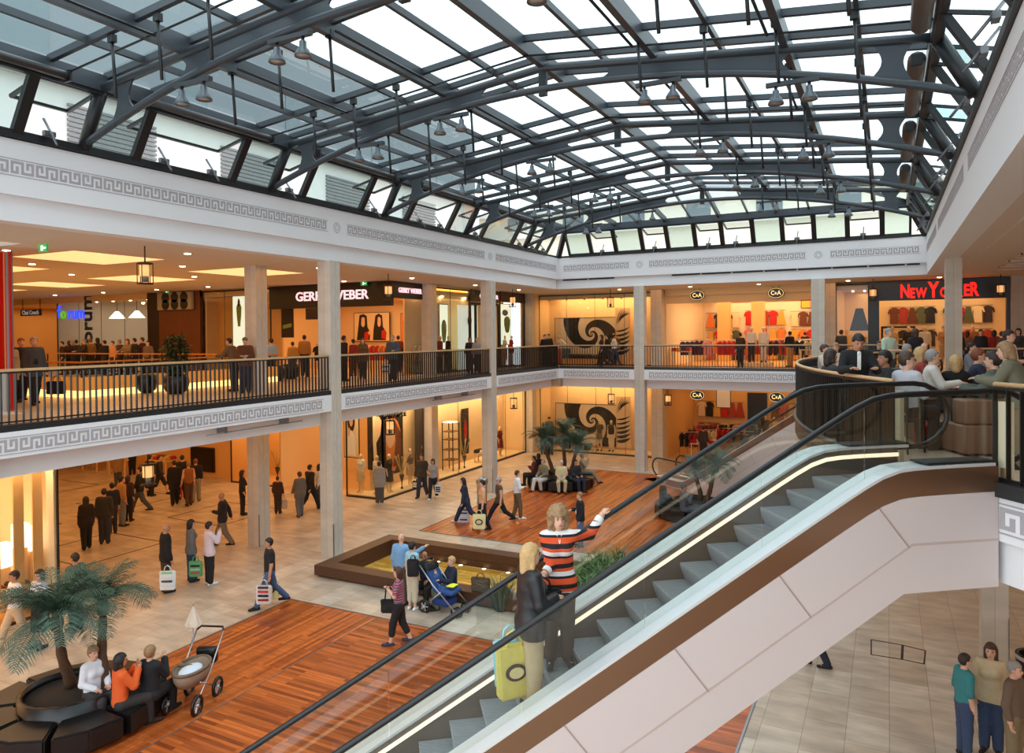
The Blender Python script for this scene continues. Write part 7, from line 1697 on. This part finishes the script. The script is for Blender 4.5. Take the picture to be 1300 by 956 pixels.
bag('light striped bag held by the grey haired man on the upper gallery', wrist(t, 'R'), .36, .42, .12, (206, 206, 210), R(15), stripes=[(60, 60, 66), (206, 206, 210), (60, 60, 66)])
P_('person in dark red inside the fashion shop', (449, 478), 30, 1.6, z=F1, top=(150, 50, 40), bottom=BRN, hair='black', sex='f')
P_('man in grey with red scarf deeper inside the fashion shop', (506, 474), 0, 1.74, z=F1, top=(120, 60, 50), bottom=BLK, hair='dark')
P_('dark haired woman in black at the lit entrance left of the second pillar', (597, 474), 180, 1.64, z=F1, sex='f', hl=1, hair='black', skin=1, top=BLK, bottom=BLK)
P_('grey haired person in a grey jacket at the lit entrance', (606, 475), 190, 1.62, z=F1, hair='grey', top=(150, 150, 152), bottom=BLK)
# row of people along the far rail of the void
cols = [(60, 44, 40), (96, 50, 40), (70, 66, 62), (52, 44, 44), (150, 112, 60), (60, 40, 44), (206, 150, 112), (44, 40, 44), (90, 84, 80), (130, 110, 90), (60, 56, 54), (84, 44, 40), (110, 96, 84), (48, 46, 52)]
desc = ['maroon', 'rust', 'grey', 'dark', 'ochre', 'plum', 'peach', 'black', 'stone grey', 'beige', 'charcoal', 'wine red', 'taupe', 'navy']
for i, x in enumerate((79, 88, 97, 107, 115, 124, 143, 133, 152, 162, 171, 181, 188, 92)):
    p = at(x, 440, 'Y', 22.1+.5*(i % 3)); p.z = F1
    person('person in %s %s at the far rail of the opening, %s' % (desc[i], 'shirt' if i % 2 else 'jacket', 'seen from behind' if i % 3 else 'turned sideways'), p, face(p, 10+(80 if i % 3 == 0 else 0)+5*i), 1.62+.03*(i % 6), sex='f' if i % 4 == 1 else 'm', hl=1 if i % 4 == 1 else 0, hair=('dark', 'brown', 'black', 'grey', 'red')[i % 5], top=cols[i], bottom=(50, 46, 50), vox=.034, arms='rail' if i % 2 else 'down')
# ---- upper floor back gallery
P_('woman in black with pink front walking past the upper spiral', (764, 464), 100, 1.70, z=F1, sex='f', hl=1, hair='dark', top=(60, 44, 50), bottom=BLK, under=(226, 140, 160), stride=.25)
P_('man in dark clothes walking beside the woman with a pink front', (771, 465), 90, 1.76, z=F1, top=BLK, bottom=BLK, hair='black', **ST)
P_('man in white shirt and blue jeans walking right past the upper spiral', (780, 464), 280, 1.76, z=F1, top=(232, 232, 236), sleeve=.5, bottom=(50, 76, 120), hair='black', skin=1, **ST2)
P_('child in beige top behind the man in a white shirt at the upper spiral', (787, 462), 270, 1.30, z=F1, top=(190, 160, 110), bottom=DGR, hair='dark')
P_('person in black at the left part of the upper spiral window', (692, 466), 200, 1.72, z=F1, top=BLK, bottom=BLK, hair='black')
P_('shopper in dark clothes standing left of the white capped mannequins', (940, 467), 20, 1.72, z=F1, top=(70, 44, 30), bottom=BLK, hair='dark')
P_('shopper in black jacket and tan trousers at the right of the red clothes shop', (1003, 466), 40, 1.76, z=F1, top=BLK, coat=1, bottom=(190, 140, 80), hair='black', arms='front')
P_('shopper in black at the rear right of the red clothes shop', (1022, 461), 10, 1.72, z=F1, top=BLK, bottom=BLK, hair='black')
P_('shopper in dark jacket standing in the ground floor clothes shop', (893, 584), 350, 1.76, top=(66, 46, 36), coat=1, bottom=(44, 36, 36), hair='dark')
P_('pair figure with black hair looking into the lower spiral window from the left', (690, 577), 340, 1.72, top=(28, 26, 28), bottom=BLK, hair='black')
P_('second dark figure looking into the lower spiral window', (699, 578), 20, 1.70, top=(40, 30, 30), bottom=BLK, hair='dark', sex='f', hl=1)
# ---- cafe on the balcony
def stand(label, x, w, deg, h, **k):
    p = onray(x, w, F1); return person(label, p, face(p, deg), h, **k)
def cafe(label, hp, deg, zt=1.42, chair=True, **k):
    q = G(hp[0], hp[1], F1+zt); p = Vector((q.x, q.y, F1)); f = face(p, deg)
    if chair: cafe_chair('dark cafe chair under the guests on the curved balcony', p+Matrix.Rotation(f, 3, 'Z') @ Vector((0, -.04, 0)), f, .52)
    return person(label, p, f, k.pop('h', 1.8), pose='sit', seat=.52, **k)
stand('waiter in black shirt and white tie leaning over a cafe table', 1085, 11.2, 195, 1.74, top=(22, 22, 24), bottom=BLK, hair='black', skin=1, lean=.22, head=(0, .35), arms='table')
wt = [o for o in bpy.data.objects if o.get('label', '').startswith('waiter in')][0]; Jw = PJ[wt.name][0]; a_, b_ = Jw['nek']+Vector((0, .12, -.03)), Jw['wai']+Vector((0, .185, .1)); MB().bar(a_, b_, .05, .015, (0, 1, 0)).ell(a_, (.03, .02, .03), 8, 6).build('necktie', cloth(WHI), wt)
cafe('brown haired guest behind the curved rail, leftmost at the cafe', (1046, 443), 250, zt=1.36, hair='brown', top=(206, 190, 176), bottom=BLK, arms='table')
cafe('dark haired woman guest close to the curved rail at the left', (1054, 452), 300, zt=1.36, sex='f', hl=1, hair='dark', skin=1, top=(60, 56, 56), bottom=BLK, arms='table')
cafe('fair haired woman guest in a pale top left of the waiter', (1061, 440), 170, zt=1.38, sex='f', hair='sand', top=(200, 176, 160), bottom=BRN, arms='table')
cafe('sandy haired boy in a light blue shirt behind the waiter', (1098, 428), 200, zt=1.48, hair='sand', top=(130, 180, 230), sleeve=.4, bottom=JEAN, arms='table')
cafe('man with glasses in a black shirt right of the waiter', (1116, 434), 190, zt=1.45, hair='dark', top=(26, 24, 26), bottom=BLK, arms='table', glasses=True)
cafe('woman with black hair in a bun near the curved rail', (1124, 456), 120, zt=1.34, sex='f', hair='black', skin=1, top=(44, 40, 44), bottom=BLK, arms='table')
stand('man in pale green shirt standing at the round bar table', 1128, 20.5, 230, 1.82, top=(190, 214, 196), sleeve=.4, bottom=DGR, hair='grey', arms='front')
stand('woman in dark jacket with brown hair standing before the red letters shop', 1162, 23, 30, 1.80, sex='f', hl=1, hair='brown', top=(36, 34, 38), coat=1, bottom=BLK)
stand('dark haired man in brown jacket standing left of the black shop portal', 1068, 33, 330, 1.80, hair='dark', top=(66, 60, 50), coat=1, bottom=BLK)
cafe('grey haired man in a white shirt turned away at the cafe', (1151, 440), 300, zt=1.42, hair='grey', top=(232, 232, 236), bottom=DGR, arms='table')
cafe('woman with brown curls and glasses lifting a cup', (1151, 457), 325, zt=1.36, head=(-.9, 0), sex='f', hair='brown', top=(196, 196, 202), bottom=BLK, arms='chest', glasses=True, fat=1.05)
cafe('woman with long blond hair behind the red napkin', (1168, 445), 280, zt=1.42, sex='f', hl=2, hair='blond', top=(150, 60, 50), bottom=BLK, arms='table')
cafe('grey haired man in a cream jacket turned right at the cafe', (1183, 448), 275, zt=1.42, hair='grey', top=(220, 214, 204), coat=1, bottom=DGR, arms='table')
cafe('bald man between the blond woman and the grey haired man', (1173, 436), 200, zt=1.46, hair=None, top=(120, 70, 60), bottom=BLK, arms='table')
pw = onray(1213, 12.1, F1); person('woman with blond bob in a black top, back to the viewer, behind the sofa', pw, face(pw, 10), 1.72, pose='sit', seat=.46, sex='f', hl=1, hair='blond', top=(20, 20, 22), bottom=BLK, arms='table', fat=1.1)
cafe('red haired man in a navy jacket looking right at the cafe', (1241, 447), 280, zt=1.42, hair='red', top=(34, 40, 60), coat=1, bottom=BLK, arms='table')
cafe('man in grey suit behind the red haired man', (1233, 436), 250, zt=1.46, hair='black', top=(120, 122, 130), coat=1, bottom=DGR, arms='table', under=WHI)
cafe('dark haired woman with red scarf right of the red haired man', (1262, 453), 80, zt=1.40, sex='f', hair='dark', top=(84, 92, 84), coat=1, bottom=BLK, arms='table', under=(206, 60, 40))
stand('man in white shirt with dark backpack straps standing at the right of the cafe', 1280, 14, 250, 1.74, hair='dark', top=(232, 232, 238), sleeve=.4, bottom=DGR, arms='front')
stand('person in olive field jacket leaning in at the right picture edge', 1299, 9.4, 80, 1.62, hair='sand', top=(112, 108, 88), coat=1, hem=.1, bottom=KHA, lean=.3, arms='table', hl=1, sex='f')
# more passers-by before the red letters shop
for i, (x, w, d_, h, c, hr, l) in enumerate(((1216, 30, 20, 1.74, (60, 40, 36), 'dark', 'in dark brown'), (1228, 31, 340, 1.7, (150, 90, 60), 'brown', 'in rust'), (1245, 29, 200, 1.76, (44, 40, 44), 'black', 'in black'), (1262, 30, 10, 1.72, (170, 50, 40), 'dark', 'in red'), (1272, 28, 300, 1.68, (90, 70, 60), 'brown', 'in brown'), (1293, 27, 160, 1.78, (50, 46, 50), 'dark', 'in charcoal'))):
    stand('passer-by %s in the crowd before the shop with red letters' % l, x, w, d_, h, top=c, bottom=(44, 40, 44), hair=hr, sex='f' if i % 2 else 'm', hl=1 if i % 2 else 0)
def top_table(label, hp, zt=.74, r=.36):
    q = G(hp[0], hp[1], F1+zt); cafe_table(label, Vector((q.x, q.y, F1)), r, zt)
top_table('round cafe table before the waiter', (1080, 492)); top_table('round cafe table between the cup lifting woman and the cream jacket', (1168, 500)); top_table('round cafe table before the red haired man', (1262, 494)); top_table('round cafe table right of the woman with a bun', (1112, 482))
q = G(1262, 494, F1+.74)
for i, (dx, dy) in enumerate(((-.1, 0), (.12, .08), (.02, -.14))):
    t = thing('drinking_glass', 'tall glass on the cafe table before the red haired man', 'glass', (q.x+dx, q.y+dy, F1+.74), group='glasses on the right cafe table'); MB().lathe([(.028, 0), (.034, .13), (.030, .13), (.026, .01)], n=12).build('glass', GLASSB, t); MB().lathe([(.001, .012), (.026, .012), (.029, .09), (.001, .09)], n=12).build('drink', mat('drink_amber', (170, 90, 30), .1), t)
t = thing('menu_card', 'white picture menu standing on the cafe table before the red haired man', 'menu', (q.x+.25, q.y+.1, F1+.74), R(30)); MB().hexa([(-.16, -.05, 0), (.16, -.05, 0), (.16, -.04, 0), (-.16, -.04, 0), (-.16, 0, .24), (.16, 0, .24), (.16, .006, .24), (-.16, .006, .24)]).build('front_page', PWHT, t)
q = G(1168, 500, F1+.74); t = thing('napkin_holder', 'bright red napkin box on the cafe table', 'napkin box', (q.x+.1, q.y, F1+.74)); MB().rbox(-.09, .09, -.06, .06, 0, .16, .02).build('box', cloth((214, 24, 30)), t)
# ---- the two women on the escalator
def esc(s, n): return Vector(EW(s, n, 3.227+.585*(s-2.068)+.04))
stp = mat('rugby_stripe', (226, 90, 40)); n_ = stp.node_tree; b_ = n_.nodes['Principled BSDF']; tc_ = n_.nodes.new('ShaderNodeTexCoord'); sx_ = n_.nodes.new('ShaderNodeSeparateXYZ'); ma = n_.nodes.new('ShaderNodeMath'); ma.operation = 'MULTIPLY'; ma.inputs[1].default_value = 4.4; fr_ = n_.nodes.new('ShaderNodeMath'); fr_.operation = 'FRACT'; rp_ = n_.nodes.new('ShaderNodeValToRGB')
n_.links.new(tc_.outputs['Object'], sx_.inputs[0]); n_.links.new(sx_.outputs['Z'], ma.inputs[0]); n_.links.new(ma.outputs[0], fr_.inputs[0]); n_.links.new(fr_.outputs[0], rp_.inputs[0]); n_.links.new(rp_.outputs[0], b_.inputs['Base Color']); b_.inputs['Roughness'].default_value = .85
cr = rp_.color_ramp; cr.interpolation = 'CONSTANT'; cr.elements[0].color = lin((24, 22, 26)); cr.elements[1].position = .22; cr.elements[1].color = lin((226, 84, 40))
for pos, c in ((.5, (24, 22, 26)), (.62, (236, 232, 232)), (.84, (226, 84, 40))): e_ = cr.elements.new(pos); e_.color = lin(c)
def step_pt(k, n, ds=.2): return Vector(EW(2.068+.348*k+ds, n, 3.227+.2035*k+.006))
p = step_pt(-1, 8.1); f = face(p, 187); J0, k0 = joints('stand', 1.76, 0, 'down', 0, 0, 'f')
rail = Vector(EW(2.6, 8.47, hz(2.6)+.05)); loc = Matrix.Rotation(-f, 3, 'Z') @ (rail-p); sh = J0['shoL']; v = (loc-sh)/k0; v = v*(1-.085/v.length); el = v*.52+Vector((-.03, -.05, -.13))
person('woman in orange, black and white striped shirt on the escalator holding the far handrail', p, f, 1.76, sex='f', hl=1, shag=.016, hair='sand', top=stp, sleeve=.86, hem=.1, bottom=(70, 54, 44), shoe=(30, 26, 26), fat=1.1, armL=(tuple(el), tuple(v)), armR=((-.08, .06, -.28), (.04, .24, -.34)), head=(.15, .05), vox=.011, curl=.9)
for o in list(bpy.data.objects):
    if o.get('label', '').startswith('woman in orange, black'): wo = o
cm = MB(); tb = wo
q = wrist(wo, 'R'); bag('large black handbag of the woman in a striped shirt', q+Vector((.04, -.02, .02)), .40, .34, .14, (28, 25, 26), R(25), name='handbag', handle=.12)
J1, f1, p1 = PJ[wo.name]
def limb_cuff(root, n, a=.86, b=.99, r=.05, c=WHI, name='cuff'):
    J, f_, p_ = PJ[root.name]; e, w__ = J['elb'+n], J['wri'+n]; t0, t1 = (a-.5)*2, (b-.5)*2
    MB().tube([e.lerp(w__, t0), e.lerp(w__, t1)], [r, r*.94], 14, cap=False).tube([e.lerp(w__, t1), e.lerp(w__, t0)], [r*.94-.006, r-.006], 14, cap=False).build(name, cloth(c), root)
limb_cuff(wo, 'L', .80, .93, .056); limb_cuff(wo, 'R', .80, .95, .056)
cl_ = MB(); nk = J1['nek']; cl_.tube([nk+Vector((.075*math.cos(a), .07*math.sin(a)+.01-.02*math.sin(a), .012-.03*math.sin(a))) for a in [k*math.pi/8 for k in range(16)]], .019, 6, closed=True); cl_.tube([nk+Vector((-.03, .075, -.02)), nk+Vector((0, .11, -.1)), nk+Vector((0, .13, -.17))], [.02, .018, .01], 6).tube([nk+Vector((.03, .075, -.02)), nk+Vector((0, .11, -.1))], [.02, .018], 6); cl_.build('collar', cloth(WHI), wo)
p = step_pt(-2, 7.62, .12); f = face(p, 292)
wb = person('blond woman in black leather jacket and beige trousers seen from behind on the escalator', p, f, 1.70, sex='f', hl=1.45, hair='blond', top=mat('black_leather_jacket', (26, 26, 30), .38, bump=.3, nscale=9), coat=1, hem=.16, bottom=(196, 172, 136), shoe=(60, 46, 36), fat=1.14, armL='bag', armR='front', vox=.011, glasses=True)
q = wrist(wb, 'L', .07); d = ray(651, 830); w0 = 7.75; b0 = EYEP+ray(652, 812)*w0
bag('yellow carrier bag with dark round emblem held by the blond woman on the escalator', b0+Vector((0, 0, .1)), .40, .56, .16, (224, 206, 104), f+R(90+180), disc=(60, 24, 26))
bag('pale blue carrier bag hanging behind the yellow bag on the escalator', b0+Vector((-.08, .06, .12)), .36, .52, .10, (150, 206, 216), f+R(75))
# ------------------------------------------------------------ light: overcast sky, warm shop lamps
w = bpy.data.worlds.new('sky'); bpy.context.scene.world = w; w.use_nodes = True; nt = w.node_tree; bg = nt.nodes['Background']
tc = nt.nodes.new('ShaderNodeTexCoord'); sx = nt.nodes.new('ShaderNodeSeparateXYZ'); rp = nt.nodes.new('ShaderNodeValToRGB')
nt.links.new(tc.outputs['Generated'], sx.inputs[0]); nt.links.new(sx.outputs['Z'], rp.inputs[0]); nt.links.new(rp.outputs[0], bg.inputs[0])
rp.color_ramp.elements[0].position = 0; rp.color_ramp.elements[0].color = (.62, .68, .72, 1); rp.color_ramp.elements[1].position = .6; rp.color_ramp.elements[1].color = (.90, .96, 1, 1)
bg.inputs[1].default_value = 3.0
WARM = (1, .47, .14)
area('side_mall_upper_lamps', (-29, 17.5, 9.0), 18, 12, 430, WARM)
area('gallery_left_lamps', (-17.0, 18, 9.05), 2, 28, 120, WARM)
area('gallery_back_lamps', (-6, 37, 9.05), 18, 2, 100, WARM)
area('side_mall_ground_lamps', (-28, 18, 4.0), 18, 12, 520, WARM)
area('gallery_left_ground_lamps', (-17.2, 20, 4.0), 1.6, 26, 110, WARM)
area('gallery_back_ground_lamps', (-4, 37, 4.0), 18, 2, 90, WARM)
area('right_gallery_lamps', (7, 22, 9.0), 8, 20, 130, (1, .66, .4))
area('right_gallery_ground_lamps', (6, 16, 3.95), 6, 18, 160, (1, .74, .5))
sc = bpy.context.scene
sc.view_settings.view_transform = 'Standard'; sc.view_settings.look = 'None'; sc.view_settings.gamma = 1; sc.view_settings.exposure = 0; sc.view_settings.use_curve_mapping = False
sc.cycles.use_denoising = True; sc.cycles.max_bounces = 8; sc.cycles.transparent_max_bounces = 24; sc.cycles.diffuse_bounces = 4; sc.cycles.glossy_bounces = 3
sc.cycles.sample_clamp_indirect = 6; sc.cycles.caustics_reflective = False; sc.cycles.caustics_refractive = False
